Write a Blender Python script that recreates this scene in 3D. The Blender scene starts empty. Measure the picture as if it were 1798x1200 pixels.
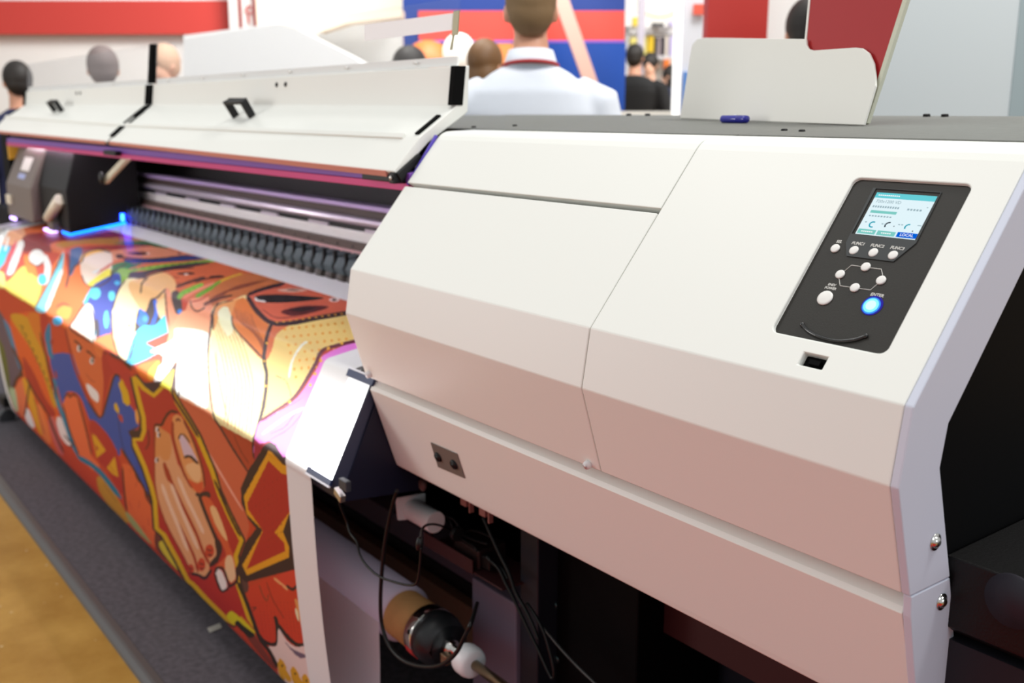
import bpy, bmesh, math, random
import numpy as np
from mathutils import Vector, Matrix
random.seed(4)
SC = bpy.context.scene
COL = SC.collection

# ------------------------------------------------------------------ calibration of the camera (36 mm lens, 1.48 m high)
F = 1800.0
PIT, YAW = math.radians(12.6088), math.radians(52.803)
CAM = np.array([1.75244, 0.0, 1.48])
FWD = np.array([-math.sin(YAW)*math.cos(PIT), math.cos(YAW)*math.cos(PIT), -math.sin(PIT)])
RGT = np.array([math.cos(YAW), math.sin(YAW), 0.0])
UPV = np.cross(RGT, FWD)
HOR = np.array([-math.sin(YAW), math.cos(YAW), 0.0])

def ray(x, y): return FWD + RGT*(x-899)/F - UPV*(y-600)/F
def on_x(x, y, X): d = ray(x, y); return CAM + d*((X-CAM[0])/d[0])
def on_y(x, y, Y): d = ray(x, y); return CAM + d*((Y-CAM[1])/d[1])
def on_z(x, y, Z): d = ray(x, y); return CAM + d*((Z-CAM[2])/d[2])
def on_n(x, y, p, n): d = ray(x, y); return CAM + d*((np.dot(np.array(p)-CAM, n))/np.dot(d, n))
def far(x, y, d):                     # the point at horizontal distance d in front of the camera
    r = ray(x, y); return CAM + r*(d/np.dot(r, HOR))

# ------------------------------------------------------------------ materials
def lin(c):
    return tuple(((v/255)/12.92 if v/255 <= 0.04045 else ((v/255+0.055)/1.055)**2.4) for v in c)
_M = {}
def mat(name, rgb, rough=0.5, metal=0.0, spec=0.5, bump=0.0, bscale=200, vary=0.0, vscale=8, emit=None, estr=0, coat=0.0, stretch=None):
    if name in _M: return _M[name]
    m = bpy.data.materials.new(name); m.use_nodes = True
    nt = m.node_tree; b = nt.nodes['Principled BSDF']
    c = lin(rgb)
    b.inputs['Base Color'].default_value = (*c, 1)
    b.inputs['Roughness'].default_value = rough
    b.inputs['Metallic'].default_value = metal
    b.inputs['Specular IOR Level'].default_value = spec
    b.inputs['Coat Weight'].default_value = coat
    if vary or bump:
        tc = nt.nodes.new('ShaderNodeTexCoord')
        src = tc.outputs['Object']
        if stretch:
            mp = nt.nodes.new('ShaderNodeMapping'); mp.inputs['Scale'].default_value = stretch
            nt.links.new(src, mp.inputs['Vector']); src = mp.outputs['Vector']
    if vary:
        n = nt.nodes.new('ShaderNodeTexNoise'); n.inputs['Scale'].default_value = vscale; n.inputs['Detail'].default_value = 6
        nt.links.new(src, n.inputs['Vector'])
        r = nt.nodes.new('ShaderNodeValToRGB')
        r.color_ramp.elements[0].position = 0.3; r.color_ramp.elements[1].position = 0.7
        r.color_ramp.elements[0].color = tuple(v*(1-vary) for v in c)+(1,)
        r.color_ramp.elements[1].color = tuple(min(1, v*(1+vary)) for v in c)+(1,)
        nt.links.new(n.outputs['Fac'], r.inputs['Fac']); nt.links.new(r.outputs['Color'], b.inputs['Base Color'])
    if bump:
        n2 = nt.nodes.new('ShaderNodeTexNoise'); n2.inputs['Scale'].default_value = bscale; n2.inputs['Detail'].default_value = 3
        nt.links.new(src, n2.inputs['Vector'])
        bp = nt.nodes.new('ShaderNodeBump'); bp.inputs['Strength'].default_value = bump; bp.inputs['Distance'].default_value = 0.002
        nt.links.new(n2.outputs['Fac'], bp.inputs['Height']); nt.links.new(bp.outputs['Normal'], b.inputs['Normal'])
    if emit:
        b.inputs['Emission Color'].default_value = (*lin(emit), 1); b.inputs['Emission Strength'].default_value = estr
    _M[name] = m
    return m

WHITE = mat('white_enamel', (236, 237, 231), 0.42, spec=0.45, bump=0.03, bscale=900)
WHITE2 = mat('white_enamel_lid', (233, 234, 228), 0.36, spec=0.45, bump=0.03, bscale=900)
GREYTOP = mat('grey_textured_top', (118, 119, 114), 0.62, bump=0.35, bscale=700, vary=0.06, vscale=60, spec=0.4)
BLACK = mat('black_plastic', (14, 14, 15), 0.5, spec=0.35)
BLACKP = mat('black_paint', (5, 5, 6), 0.6, spec=0.08)
FOAM = mat('black_foam', (12, 12, 12), 0.95, spec=0.1, bump=0.5, bscale=500)
CHAR = mat('charcoal_panel', (36, 33, 28), 0.5, spec=0.4, bump=0.12, bscale=900)
CHAR2 = mat('charcoal_panel_light', (54, 57, 58), 0.5, spec=0.4)
DKNAVY = mat('dark_navy_paint', (22, 24, 44), 0.45, spec=0.4)
NAVYE = mat('navy_edge', (58, 64, 86), 0.5)
STEEL = mat('brushed_steel', (206, 198, 210), 0.3, .45, vary=0.08, vscale=30, stretch=(1, 30, 30))
STEELD = mat('dull_aluminium', (220, 218, 214), 0.45, 0.15, vary=0.1, vscale=20, stretch=(1, 25, 25))
CHROME = mat('chrome', (214, 212, 208), 0.14, 1.0)
BTN = mat('white_button', (232, 230, 226), 0.35)
WPLAS = mat('white_plastic', (232, 232, 234), 0.4)
PINKB = mat('magenta_light_tint', (206, 58, 128), 0.4, 0.2)
PURPB = mat('purple_light_tint', (128, 78, 176), 0.4, 0.2)
COPPER = mat('rose_edge', (208, 138, 126), 0.45)
GREYP = mat('grey_plastic', (112, 104, 98), 0.5)
GREYD = mat('dark_grey_plastic', (74, 64, 62), 0.55)
RUBBER = mat('slate_rubber', (66, 78, 82), 0.7, bump=0.2)
BROWNB = mat('brown_beam', (128, 92, 70), 0.6)
PURPG = mat('purple_grey_steel', (112, 98, 114), 0.5)
DKRED = mat('red_bounce_steel', (54, 9, 11), 0.6)
CARD = mat('kraft_cardboard', (178, 130, 78), 0.8, vary=0.08, vscale=30, bump=0.1, bscale=200)
BROWNT = mat('dark_brown', (84, 68, 60), 0.6)
CABLE = mat('black_cable', (14, 15, 16), 0.42, spec=.3)
BRASS = mat('warm_steel_rod', (168, 146, 112), 0.28, 1.0)
REDM = mat('red_tape', (214, 62, 60), 0.5)
BLUEPEN = mat('blue_pen_plastic', (24, 26, 150), 0.3, coat=0.3)
ACRW = mat('white_acrylic', (240, 238, 230), 0.28, coat=0.2)
ACRE = mat('acrylic_edge', (205, 206, 186), 0.4)
ACRR = mat('red_acrylic', (170, 40, 42), 0.25)
SILV = mat('silver_plug', (190, 184, 178), 0.3, 0.9)

def emis(name, rgb, s):
    if name in _M: return _M[name]
    m = bpy.data.materials.new(name); m.use_nodes = True; nt = m.node_tree
    nt.nodes.clear(); e = nt.nodes.new('ShaderNodeEmission'); o = nt.nodes.new('ShaderNodeOutputMaterial')
    e.inputs['Color'].default_value = (*lin(rgb), 1); e.inputs['Strength'].default_value = s
    nt.links.new(e.outputs[0], o.inputs['Surface']); _M[name] = m
    return m

def clear_acrylic(name):
    m = bpy.data.materials.new(name); m.use_nodes = True; nt = m.node_tree; nt.nodes.clear()
    o = nt.nodes.new('ShaderNodeOutputMaterial'); mx = nt.nodes.new('ShaderNodeMixShader'); fr = nt.nodes.new('ShaderNodeFresnel')
    tr = nt.nodes.new('ShaderNodeBsdfTransparent'); gl = nt.nodes.new('ShaderNodeBsdfGlossy')
    fr.inputs['IOR'].default_value = 1.49; gl.inputs['Roughness'].default_value = 0.02
    tr.inputs['Color'].default_value = (0.985, 0.988, 0.988, 1)
    ge = nt.nodes.new('ShaderNodeNewGeometry'); sb = nt.nodes.new('ShaderNodeMath'); sb.operation = 'SUBTRACT'; sb.inputs[0].default_value = 1
    ml = nt.nodes.new('ShaderNodeMath'); ml.operation = 'MULTIPLY'; nt.links.new(ge.outputs['Backfacing'], sb.inputs[1]); nt.links.new(fr.outputs[0], ml.inputs[0]); nt.links.new(sb.outputs[0], ml.inputs[1])
    nt.links.new(ml.outputs[0], mx.inputs[0]); nt.links.new(tr.outputs[0], mx.inputs[1]); nt.links.new(gl.outputs[0], mx.inputs[2])
    nt.links.new(mx.outputs[0], o.inputs['Surface'])
    return m
ACRYL = clear_acrylic('clear_acrylic')

# ------------------------------------------------------------------ mesh helpers
class MB:
    def __init__(s): s.v = []; s.f = []; s.m = []; s.sm = []; s.cm = 0
    def add(s, vs, fs, smooth=False):
        o = len(s.v); s.v += [tuple(float(c) for c in p) for p in vs]
        for f in fs: s.f.append(tuple(i+o for i in f)); s.m.append(s.cm); s.sm.append(smooth)
    def hexa(s, p):     # 8 corners: bottom loop 0-3, top loop 4-7
        s.add(p, [(3,2,1,0),(4,5,6,7),(0,1,5,4),(1,2,6,5),(2,3,7,6),(3,0,4,7)])
    def box(s, x0, x1, y0, y1, z0, z1):
        s.hexa([(x0,y0,z0),(x1,y0,z0),(x1,y1,z0),(x0,y1,z0),(x0,y0,z1),(x1,y0,z1),(x1,y1,z1),(x0,y1,z1)])
    def prof(s, yz, x0, x1, yz2=None, smooth=False):     # closed profile in Y-Z swept along X
        n = len(yz); yz2 = yz2 or yz
        vs = [(x0, *p) for p in yz]+[(x1, *p) for p in yz2]
        fs = [(i, (i+1) % n, n+(i+1) % n, n+i) for i in range(n)]
        s.add(vs, fs, smooth); s.add(vs, [tuple(range(n))[::-1], tuple(range(n, 2*n))])
    def slab(s, pts, off):       # planar outline thickened by the vector off
        n = len(pts); off = np.array(off, float)
        a = [np.array(p, float) for p in pts]; vs = a+[p+off for p in a]
        s.add(vs, [(i, (i+1) % n, n+(i+1) % n, n+i) for i in range(n)]+[tuple(range(n))[::-1], tuple(range(n, 2*n))])
    def tube(s, pts, r, seg=8, caps=True, ends=None):
        P = [np.array(p, float) for p in pts]; n = len(P)
        rr = r if hasattr(r, '__len__') else [r]*n
        t0 = P[1]-P[0]; t0 /= np.linalg.norm(t0)
        u = np.cross(t0, [0, 0, 1.0]) if abs(t0[2]) < .9 else np.cross(t0, [1.0, 0, 0]); u /= np.linalg.norm(u)
        vs = []
        for i in range(n):
            t = (P[min(i+1, n-1)]-P[max(i-1, 0)]); t = t/(np.linalg.norm(t)+1e-12)
            u = u-t*np.dot(u, t); u /= np.linalg.norm(u); w = np.cross(t, u)
            for k in range(seg):
                a = 2*math.pi*k/seg; vs.append(P[i]+rr[i]*(math.cos(a)*u+math.sin(a)*w))
        fs = [(i*seg+k, i*seg+(k+1) % seg, (i+1)*seg+(k+1) % seg, (i+1)*seg+k) for i in range(n-1) for k in range(seg)]
        s.add(vs, fs, True)
        if caps: s.add([vs[k] for k in range(seg)], [tuple(range(seg))[::-1]]); s.add([vs[(n-1)*seg+k] for k in range(seg)], [tuple(range(seg))])
    def cyl(s, a, b, r, seg=24, r2=None): s.tube([a, b], [r, r if r2 is None else r2], seg)
    def lathe(s, base, axis, prof, seg=32):      # prof: (distance along the axis, radius)
        base = np.array(base, float); axis = np.array(axis, float); axis /= np.linalg.norm(axis)
        s.tube([base+axis*p[0]+axis*1e-6*i for i, p in enumerate(prof)], [max(p[1], 1e-5) for p in prof], seg)
    def ell(s, c, r, seg=20, rings=14, rot=None):
        vs = []; fs = []
        for i in range(rings+1):
            t = math.pi*i/rings
            for k in range(seg):
                a = 2*math.pi*k/seg
                p = Vector((r[0]*math.sin(t)*math.cos(a), r[1]*math.sin(t)*math.sin(a), r[2]*math.cos(t)))
                if rot is not None: p = rot @ p
                vs.append((c[0]+p.x, c[1]+p.y, c[2]+p.z))
        for i in range(rings):
            for k in range(seg): fs.append((i*seg+k, (i+1)*seg+k, (i+1)*seg+(k+1) % seg, i*seg+(k+1) % seg))
        s.add(vs, fs, True)
    def loft(s, rings, seg=20, power=2.0):       # rings: (cx, cy, cz, rx, ry)
        vs = []
        for (cx, cy, cz, rx, ry) in rings:
            for k in range(seg):
                a = 2*math.pi*k/seg; c, d = math.cos(a), math.sin(a)
                vs.append((cx+rx*math.copysign(abs(c)**(2/power), c), cy+ry*math.copysign(abs(d)**(2/power), d), cz))
        n = len(rings)
        fs = [(i*seg+k, i*seg+(k+1) % seg, (i+1)*seg+(k+1) % seg, (i+1)*seg+k) for i in range(n-1) for k in range(seg)]
        s.add(vs, fs, True); s.add([vs[k] for k in range(seg)], [tuple(range(seg))[::-1]]); s.add([vs[(n-1)*seg+k] for k in range(seg)], [tuple(range(seg))])
    def mesh(s, name, mats):
        me = bpy.data.meshes.new(name); me.from_pydata(s.v, [], s.f)
        for m in (mats if isinstance(mats, (list, tuple)) else [mats]): me.materials.append(m)
        for p, mi, sm in zip(me.polygons, s.m, s.sm): p.material_index = mi; p.use_smooth = sm
        bm = bmesh.new(); bm.from_mesh(me)
        bmesh.ops.remove_doubles(bm, verts=bm.verts, dist=1e-6)
        bmesh.ops.recalc_face_normals(bm, faces=bm.faces)
        bm.to_mesh(me); bm.free()
        return me
    def build(s, name, mats, parent=None, bevel=0.0, segs=2, **tags):
        me = s.mesh(name, mats)
        o = bpy.data.objects.new(name, me); COL.objects.link(o)
        if bevel:
            b = o.modifiers.new('Bevel', 'BEVEL'); b.width = bevel; b.segments = segs; b.limit_method = 'ANGLE'; b.angle_limit = math.radians(25)
            b.harden_normals = False
        if parent is not None: put(o, parent)
        for k, v in tags.items(): o[k] = v
        return o

def put(o, parent):
    o.parent = parent; o.matrix_parent_inverse = world_of(parent).inverted()
def world_of(o):
    m = o.matrix_basis.copy()
    if o.parent is not None: m = world_of(o.parent) @ o.matrix_parent_inverse @ m
    return m
def empty(name, loc, label, cat, group=None):
    o = bpy.data.objects.new(name, None); COL.objects.link(o); o.location = tuple(loc); o.empty_display_size = 0.1
    o['label'] = label; o['category'] = cat
    if group: o['group'] = group
    return o
def tag(o, label, cat, group=None, kind=None):
    o['label'] = label; o['category'] = cat
    if group: o['group'] = group
    if kind: o['kind'] = kind
    return o
def struct(o): o['kind'] = 'structure'; return o
def dup(root, delta, label=None, parent=None):
    c = root.copy(); COL.objects.link(c)
    c.location = Vector(root.location)+Vector(delta)
    if parent is not None: c.parent = parent; c.matrix_parent_inverse = root.matrix_parent_inverse.copy()
    if label: c['label'] = label
    for ch in list(root.children):
        d = ch.copy(); COL.objects.link(d); d.parent = c; d.matrix_parent_inverse = ch.matrix_parent_inverse.copy()
        for g in list(ch.children):
            e = g.copy(); COL.objects.link(e); e.parent = d; e.matrix_parent_inverse = g.matrix_parent_inverse.copy()
    return c
def spline(pts, n=10):
    P = [np.array(p, float) for p in pts]; P = [2*P[0]-P[1]]+P+[2*P[-1]-P[-2]]; out = []
    for i in range(1, len(P)-2):
        a, b, c, d = P[i-1:i+3]
        for k in range(n):
            t = k/n; out.append(.5*((2*b)+(-a+c)*t+(2*a-5*b+4*c-d)*t*t+(-a+3*b-3*c+d)*t**3))
    out.append(P[-2]); return out
def evaluated(o, name):
    dg = bpy.context.evaluated_depsgraph_get(); dg.update()
    return bpy.data.meshes.new_from_object(o.evaluated_get(dg))
def cut(o, cutter):              # subtract the cutter for good and throw it away
    mods = [(m.name) for m in o.modifiers]
    b = o.modifiers.new('Cut', 'BOOLEAN'); b.operation = 'DIFFERENCE'; b.object = cutter; b.solver = 'EXACT'
    if mods: o.modifiers.move(len(o.modifiers)-1, 0)
    hold = [(m, m.show_viewport) for m in o.modifiers if m.type != 'BOOLEAN']
    for m, _ in hold: m.show_viewport = False
    bpy.context.view_layer.update()
    me = evaluated(o, o.name)
    o.modifiers.remove(b)
    for m, sv in hold: m.show_viewport = sv
    old = o.data; o.data = me; me.name = old.name; bpy.data.meshes.remove(old)
    bpy.data.objects.remove(cutter)
def text(s, name, size, mat_, origin, xdir, ydir, parent, align='CENTER', depth=0.0004, bold=0.0, shear=0.0):
    cu = bpy.data.curves.new(name, 'FONT'); cu.body = s; cu.size = size; cu.align_x = align; cu.align_y = 'CENTER'
    cu.extrude = depth; cu.offset = bold; cu.shear = shear; cu.resolution_u = 3
    o = bpy.data.objects.new(name, cu); COL.objects.link(o)
    bpy.context.view_layer.update()
    me = evaluated(o, name); bpy.data.objects.remove(o); bpy.data.curves.remove(cu)
    me.materials.clear(); me.materials.append(mat_)
    x = Vector(xdir).normalized(); y = Vector(ydir).normalized(); z = x.cross(y)
    M = Matrix((( x.x, y.x, z.x, origin[0]), (x.y, y.y, z.y, origin[1]), (x.z, y.z, z.z, origin[2]), (0, 0, 0, 1)))
    me.transform(M)
    q = bpy.data.objects.new(name, me); COL.objects.link(q); put(q, parent)
    return q
def rrect(w, h, r, n=6):
    pts = []
    for (cx, cy, a0) in ((w/2-r, h/2-r, 0), (-w/2+r, h/2-r, 90), (-w/2+r, -h/2+r, 180), (w/2-r, -h/2+r, 270)):
        for k in range(n+1):
            a = math.radians(a0+90*k/n); pts.append((cx+r*math.cos(a), cy+r*math.sin(a)))
    return pts
# ================================================================== THE PRINTER
XM, XR = 0.697, 1.186
printer = empty('wide_format_printer', (-1.2, 1.4, 0), 'long white wide format printer with black control panel and two open lids', 'printer')
def P(mb, name, m, bevel=0.0, parent=None, segs=2, **t): return mb.build(name, m, parent if parent is not None else printer, bevel, segs, **t)

SL = [(1.0666, 1.3399), (0.9383, 1.1848), (0.9240, 1.0992), (0.9645, 0.9664)]   # slope, upper crease, lower crease, bottom edge
BK = [(0.9850, 0.9664), (0.9470, 1.0985), (0.9600, 1.1760), (1.0840, 1.3260)]
# left front cover, below the black slot
mb = MB(); mb.prof([(1.0650, 1.3381)]+SL[1:]+BK[:3]+[(1.0835, 1.3231)], 0.0, XM-0.001)
cover = P(mb, 'front_cover', WHITE, 0.0016, label='left front cover of the white cabinet, under the black slot')
# upper strip of cover on the left
def arc(c, r, a0, a1, n=6): return [(c[0]+r*math.cos(math.radians(a0+(a1-a0)*k/n)), c[1]+r*math.sin(math.radians(a0+(a1-a0)*k/n))) for k in range(n+1)]
RND = [(1.2301, 1.4453), (1.1740, 1.4432), (1.1640, 1.4422), (1.1555, 1.4395), (1.1478, 1.4345), (1.1400, 1.4268)]
mb = MB(); mb.prof([(1.0705, 1.3447)][::-1]+RND[::-1]+[(1.2301, 1.4250), (1.1650, 1.4230), (1.0890, 1.3330)], 0.0, XM-0.001)
P(mb, 'upper_cover', WHITE, 0.0012)
# right front cover in one sheet, with the pocket of the control panel and the usb port cut out
mb = MB(); mb.prof(RND+SL[1:]+BK[:3]+[(1.1650, 1.4200), (1.2301, 1.4220)], XM+0.001, XR)
cover_r = P(mb, 'front_cover', WHITE, 0.0016, label='right front cover of the white cabinet, around the control panel')
TS = np.array([0, 0.6349, 0.7726]); NS = np.array([0, -0.7726, 0.6349]); PS = np.array([0, 1.0666, 1.3399]); EX = np.array([1.0, 0, 0])
def pan(x, y, h=0.0): return on_n(x, y, PS+NS*h, NS)
def pv(u, v, h=0.0, c=None): return (c if c is not None else PC)+EX*u+TS*v+NS*h
PC = pan(1704, 320)*.25+pan(1498, 312)*.25+pan(1354, 583)*.25+pan(1560, 624)*.25
PW, PH = 0.1545, 0.2295
c = MB(); c.slab([pv(u, v, -0.006) for u, v in rrect(PW, PH, 0.010)], NS*0.02)
cut(cover_r, c.build('cutter', WHITE))
UC = (pan(1408, 620)+pan(1453, 630)+pan(1403, 637)+pan(1446, 648))/4
c = MB(); c.slab([pv(u, v, -0.016, UC) for u, v in ((-.0165, -.0085), (.0165, -.0085), (.0165, .0085), (-.0165, .0085))], NS*0.03)
cut(cover_r, c.build('cutter', WHITE))

# ---- control panel and what is on it
mb = MB(); mb.slab([pv(u, v, -0.0085) for u, v in rrect(PW-0.0006, PH-0.0006, 0.0098)], NS*0.0035)
panel = P(mb, 'control_panel', CHAR, 0.0, label='black control panel with a lit screen and white round buttons')
H0 = -0.005
def PB(mb, name, m, bevel=0.0, **t): return mb.build(name, m, panel, bevel, 2, **t)
def ppt(x, y, h=H0): return on_n(x, y, PS+NS*h, NS)
# raised dark grey bezel running down around the three function buttons, with a recessed window for the screen
S4 = [ppt(*p) for p in ((1540, 338.5), (1645, 345), (1608, 421.5), (1502, 411))]
sc_ = sum(S4)/4; SW = (np.dot(S4[1]-S4[0]+S4[2]-S4[3], EX))/2; SH = np.dot(S4[0]-S4[3]+S4[1]-S4[2], TS)/2
out = [ppt(*p) for p in ((1534, 331), (1654, 338.5), (1609, 428), (1569, 460.5), (1487, 450.5), (1486, 427))]
inn = [sc_+EX*u+TS*v for u, v in ((-SW/2-.004, SH/2+.005), (SW/2+.002, SH/2+.005), (SW/2+.002, -SH/2-.001), (-SW/2-.004, -SH/2-.001))]
mb = MB()
mb.slab([out[5], out[0], inn[0], inn[3]], NS*.0012); mb.slab([out[0], out[1], inn[1], inn[0]], NS*.0012)
mb.slab([out[1], out[2], inn[2], inn[1]], NS*.0012); mb.slab([out[5], inn[3], inn[2], out[2], out[3], out[4]], NS*.0012)
PB(mb, 'screen_bezel', CHAR2)
SCB = emis('screen_glow', (226, 245, 251), 1.0); SCC = emis('screen_cyan', (112, 222, 232), .85); SCT = emis('screen_teal', (140, 224, 216), .8)
SCL = emis('screen_blue', (0, 98, 220), .95); SCG = emis('screen_grey', (170, 196, 206), .8); SCK = emis('screen_ink', (30, 44, 60), .8); SCW = emis('screen_white', (255, 255, 255), 1.0)
SCTL = emis('screen_arc', (20, 172, 196), .85)
def sp(u, v, h=0): return sc_+EX*(u-.5)*SW+TS*(v-.5)*SH+NS*(h)     # screen coordinates, 0..1 from its lower left corner
def srect(mb, u0, v0, u1, v1, h=.00012): mb.slab([sp(u0, v0, .0001), sp(u1, v0, .0001), sp(u1, v1, .0001), sp(u0, v1, .0001)], NS*h)
mb = MB()
mb.cm = 0; srect(mb, 0, 0, 1, 1, .0002)
mb.cm = 1; srect(mb, 0, .875, 1, 1, .0004)
mb.cm = 2; srect(mb, .06, .515, .50, .575, .0004); srect(mb, .02, .02, .32, .125, .0004); srect(mb, .35, .02, .65, .125, .0004)
mb.cm = 3; srect(mb, .68, .02, 1, .135, .0004)
mb.cm = 4
srect(mb, .93, .72, .95, .74, .0004); srect(mb, .93, .31, .99, .325, .0004)
for (ua, ub, v0, v1, step) in ((.05, .50, .645, .69, .042), (.64, .86, .635, .675, .05), (.07, .46, .43, .46, .05), (.06, .10, .28, .30, .05), (.35, .40, .27, .29, .05), (.62, .68, .29, .31, .05)):
    uu_ = ua
    while uu_ < ub: srect(mb, uu_, v0, uu_+step*.62, v1, .0004); uu_ += step
mb.cm = 7
for (ua, ub, v0, v1) in ((.05, .42, .925, .95), (.08, .26, .062, .085), (.42, .59, .062, .085)):
    uu_ = ua
    while uu_ < ub: srect(mb, uu_, v0, uu_+.022, v1, .0006); uu_ += .034
mb.cm = 5; srect(mb, .89, .17, .905, .195, .0004); srect(mb, .56, .24, .575, .26, .0004)
def sarc(cx, cy, r, a0, a1, w=.028):
    p = []; n = 12
    for k in range(n+1):
        a = math.radians(a0+(a1-a0)*k/n); p.append((cx+r*math.cos(a)*.78, cy+r*math.sin(a)))
    for k in range(n+1):
        a = math.radians(a1+(a0-a1)*k/n); p.append((cx+(r-w)*math.cos(a)*.78, cy+(r-w)*math.sin(a)))
    for i in range(n): mb.slab([sp(*p[i], .0001), sp(*p[i+1], .0001), sp(*p[2*n-i], .0001), sp(*p[2*n+1-i], .0001)], NS*.0004)
mb.cm = 6; sarc(.205, .245, .075, 60, 300); sarc(.80, .255, .08, 80, 215)
mb.cm = 5; sarc(.475, .255, .085, 80, 215)
screen = PB(mb, 'screen', [SCB, SCC, SCT, SCL, SCG, SCK, SCTL, SCW], label='lit white and cyan screen with a blue tab at its lower right')
def st(s, u, v, size, m, align='LEFT'): text(s, 'screen_lettering', size, m, sp(u, v, .0006), EX, TS, panel, align, .0001)
st('720x1200 VD', .06, .79, .0060, SCG); st('LOCAL', (.84), .078, .0054, SCW, 'CENTER')
# buttons
def button(x, y, r, m=BTN, h=.0022):
    b = MB(); p = ppt(x, y); b.lathe(p, NS, [(0, r), (h*.6, r), (h*.9, r*.9), (h, r*.7), (h+.0001, 0)], 24)
    b.cm = 0
    o = PB(b, 'button', m); return o
R0 = .0059
for x, y in ((1467, 437), (1500, 440.5), (1534, 444.5), (1568.5, 449), (1520.5, 469.5), (1475.5, 482.5), (1547.5, 493), (1501.5, 506)): button(x, y, R0)
button(1449, 524, .0098)
glow = emis('enter_glow', (120, 214, 255), 1.5)
b = MB(); pb_ = ppt(1530.5, 538)
for k_, (ra, ha) in enumerate(((.0108, .0016), (.0092, .0021), (.0062, .0024))): b.cm = k_; b.lathe(pb_, NS, [(0, ra), (ha, ra), (ha+.0001, 0)], 28)
o = PB(b, 'button', [emis('enter_rim', (60, 150, 255), 1.1), glow, emis('enter_core', (190, 238, 255), 1.5)]); o['label'] = 'glowing blue enter button'
ring = MB(); p = ppt(1531.5, 537); ring.lathe(p, NS, [(0, .0128), (.0008, .0128), (.0008, .0110), (0, .0110)], 32)
PB(ring, 'button_ring', emis('ring_violet', (70, 60, 210), .55))
LET = mat('panel_print', (214, 212, 206), .5)
def lab(s, x, y, size=.0054): text(s, 'lettering', size, LET, ppt(x, y, H0+.0001), EX, TS, panel, 'CENTER', .0001, .00012, .12)
lab('SEL', 1473.5, 424.5); 
def lab2(s, x, y, size=.0056): text(s, 'lettering', size, LET, ppt(x, y, H0+.0013), EX, TS, panel, 'CENTER', .0001, .00012, .12)
lab2('FUNC1', 1507, 428); lab2('FUNC2', 1540.5, 432); lab2('FUNC3', 1575.5, 436)
lab('END/', 1460.5, 500.5, .0045); lab('POWER', 1458, 506.5, .0045); lab('ENTER', 1540, 518.5, .0056)
hexp = [(1475.5, 482.5), (1495, 466), (1520.5, 469.5), (1547.5, 473), (1550, 484), (1547.5, 493), (1528.5, 509.5), (1501.5, 506), (1475, 502), (1473.5, 490), (1475.5, 482.5)]
mb = MB(); mb.tube([ppt(*q, H0+.0002) for q in hexp], .00045, 6); PB(mb, 'button_outline', LET)
mb = MB(); mb.tube(spline([ppt(*q, H0+.0012) for q in ((1408, 570), (1420, 582), (1440, 592), (1470, 599), (1500, 597), (1521, 590))], 6), [.0014]+[.0022]*29+[.0014] if False else .0021, 10)
mb.ell(ppt(1408.5, 570.5, H0+.001), (.003, .003, .003), 10, 8); mb.ell(ppt(1520, 590.5, H0+.001), (.003, .003, .003), 10, 8)
PB(mb, 'cord_loop', mat('glossy_black_cord', (16, 15, 15), .18, coat=.5))
# usb port
mb = MB(); mb.slab([pv(u, v, -.0155, UC) for u, v in ((-.0164, -.0084), (.0164, -.0084), (.0164, .0084), (-.0164, .0084))], NS*.006)
mb.slab([pv(u, v, -.0098, UC) for u, v in ((-.0075, -.003), (.0075, -.003), (.0075, .003), (-.0075, .003))], NS*.006)
P(mb, 'usb_port', BLACKP)

# ---- end panels on the right
FE = SL
end_up = [(1.2301, 1.4453), (1.1740, 1.4432), (1.1555, 1.4395), (1.1400, 1.4268)]+SL[1:]+[(1.0448, 0.9664), (1.0011, 1.1054), (1.0098, 1.1540), (1.2301, 1.4255)]
mb = MB(); mb.prof(end_up, XR+.0004, XR+.0105); P(mb, 'end_panel', mat('enamel_cool_side_light', (206, 211, 226), .45, bump=.03, bscale=900), .0016)  # white enamel toned cooler and darker for the bluish side light
mb = MB(); mb.prof([(.9700, .9395), (.9672, .9655), (1.0448, .9655), (1.0875, .8146), (1.1350, .6470), (1.0650, .6470), (1.0130, .7756), (.9850, .8790)], XR+.0004, XR+.0105)
P(mb, 'end_panel', _M['enamel_cool_side_light'], .0016)
for (x, y) in ((1642, 952), (1653, 1057)):
    p = on_x(x, y, XR+.0105); mb = MB(); mb.lathe(p, (1, 0, 0), [(0, .0072), (.0005, .0072), (.003, .0062), (.0052, .0036), (.0052, 0)], 20)
    s = P(mb, 'screw', CHROME)
    w = MB(); w.lathe(p, (1, 0, 0), [(0, .0100), (.0012, .0100), (.0012, 0)], 20); w.build('washer', CHROME, s)
# ---- lower front panel with its ledge
LP = [(1.0050, .9570), (.9860, .9560), (.9735, .9470), (.9695, .9400), (1.0222, .7800), (1.0265, .7690), (1.0340, .7630), (1.0480, .7610), (1.0480, .7700), (1.0400, .7780), (1.0060, .9000), (1.0050, .9400)]
mb = MB(); mb.prof(LP, .006, XR); P(mb, 'lower_front_panel', WHITE, .001)
mb = MB(); mb.box(.004, XR-.002, .9920, 1.0040, .9400, 1.0000); P(mb, 'groove_shadow_strip', mat('rose_shadow_tint', (172, 112, 104), .6))  # strip in the groove tinted rose for the reddish shadow there
# switch plate
q = [on_n(x, y, (0, .9872, .8850), np.array([0, -.9497, -.3128])) for x, y in ((757, 777), (803, 797), (817, 840), (770, 820))]
mb = MB(); nl = np.array([0, -.9497, -.3128]); mb.slab(q, nl*.0015); plate = P(mb, 'switch_plate', GREYP)
cq = sum(q)/4
for x, y in ((771, 802), (799, 815)):
    b = MB(); p = on_n(x, y, (0, .9872, .8850), nl); b.lathe(p, nl, [(0, .0098), (.004, .0098), (.006, .0082), (.006, .0062), (.0045, .0058), (.0045, 0)], 24); b.build('switch_button', BLACK, plate)
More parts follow.
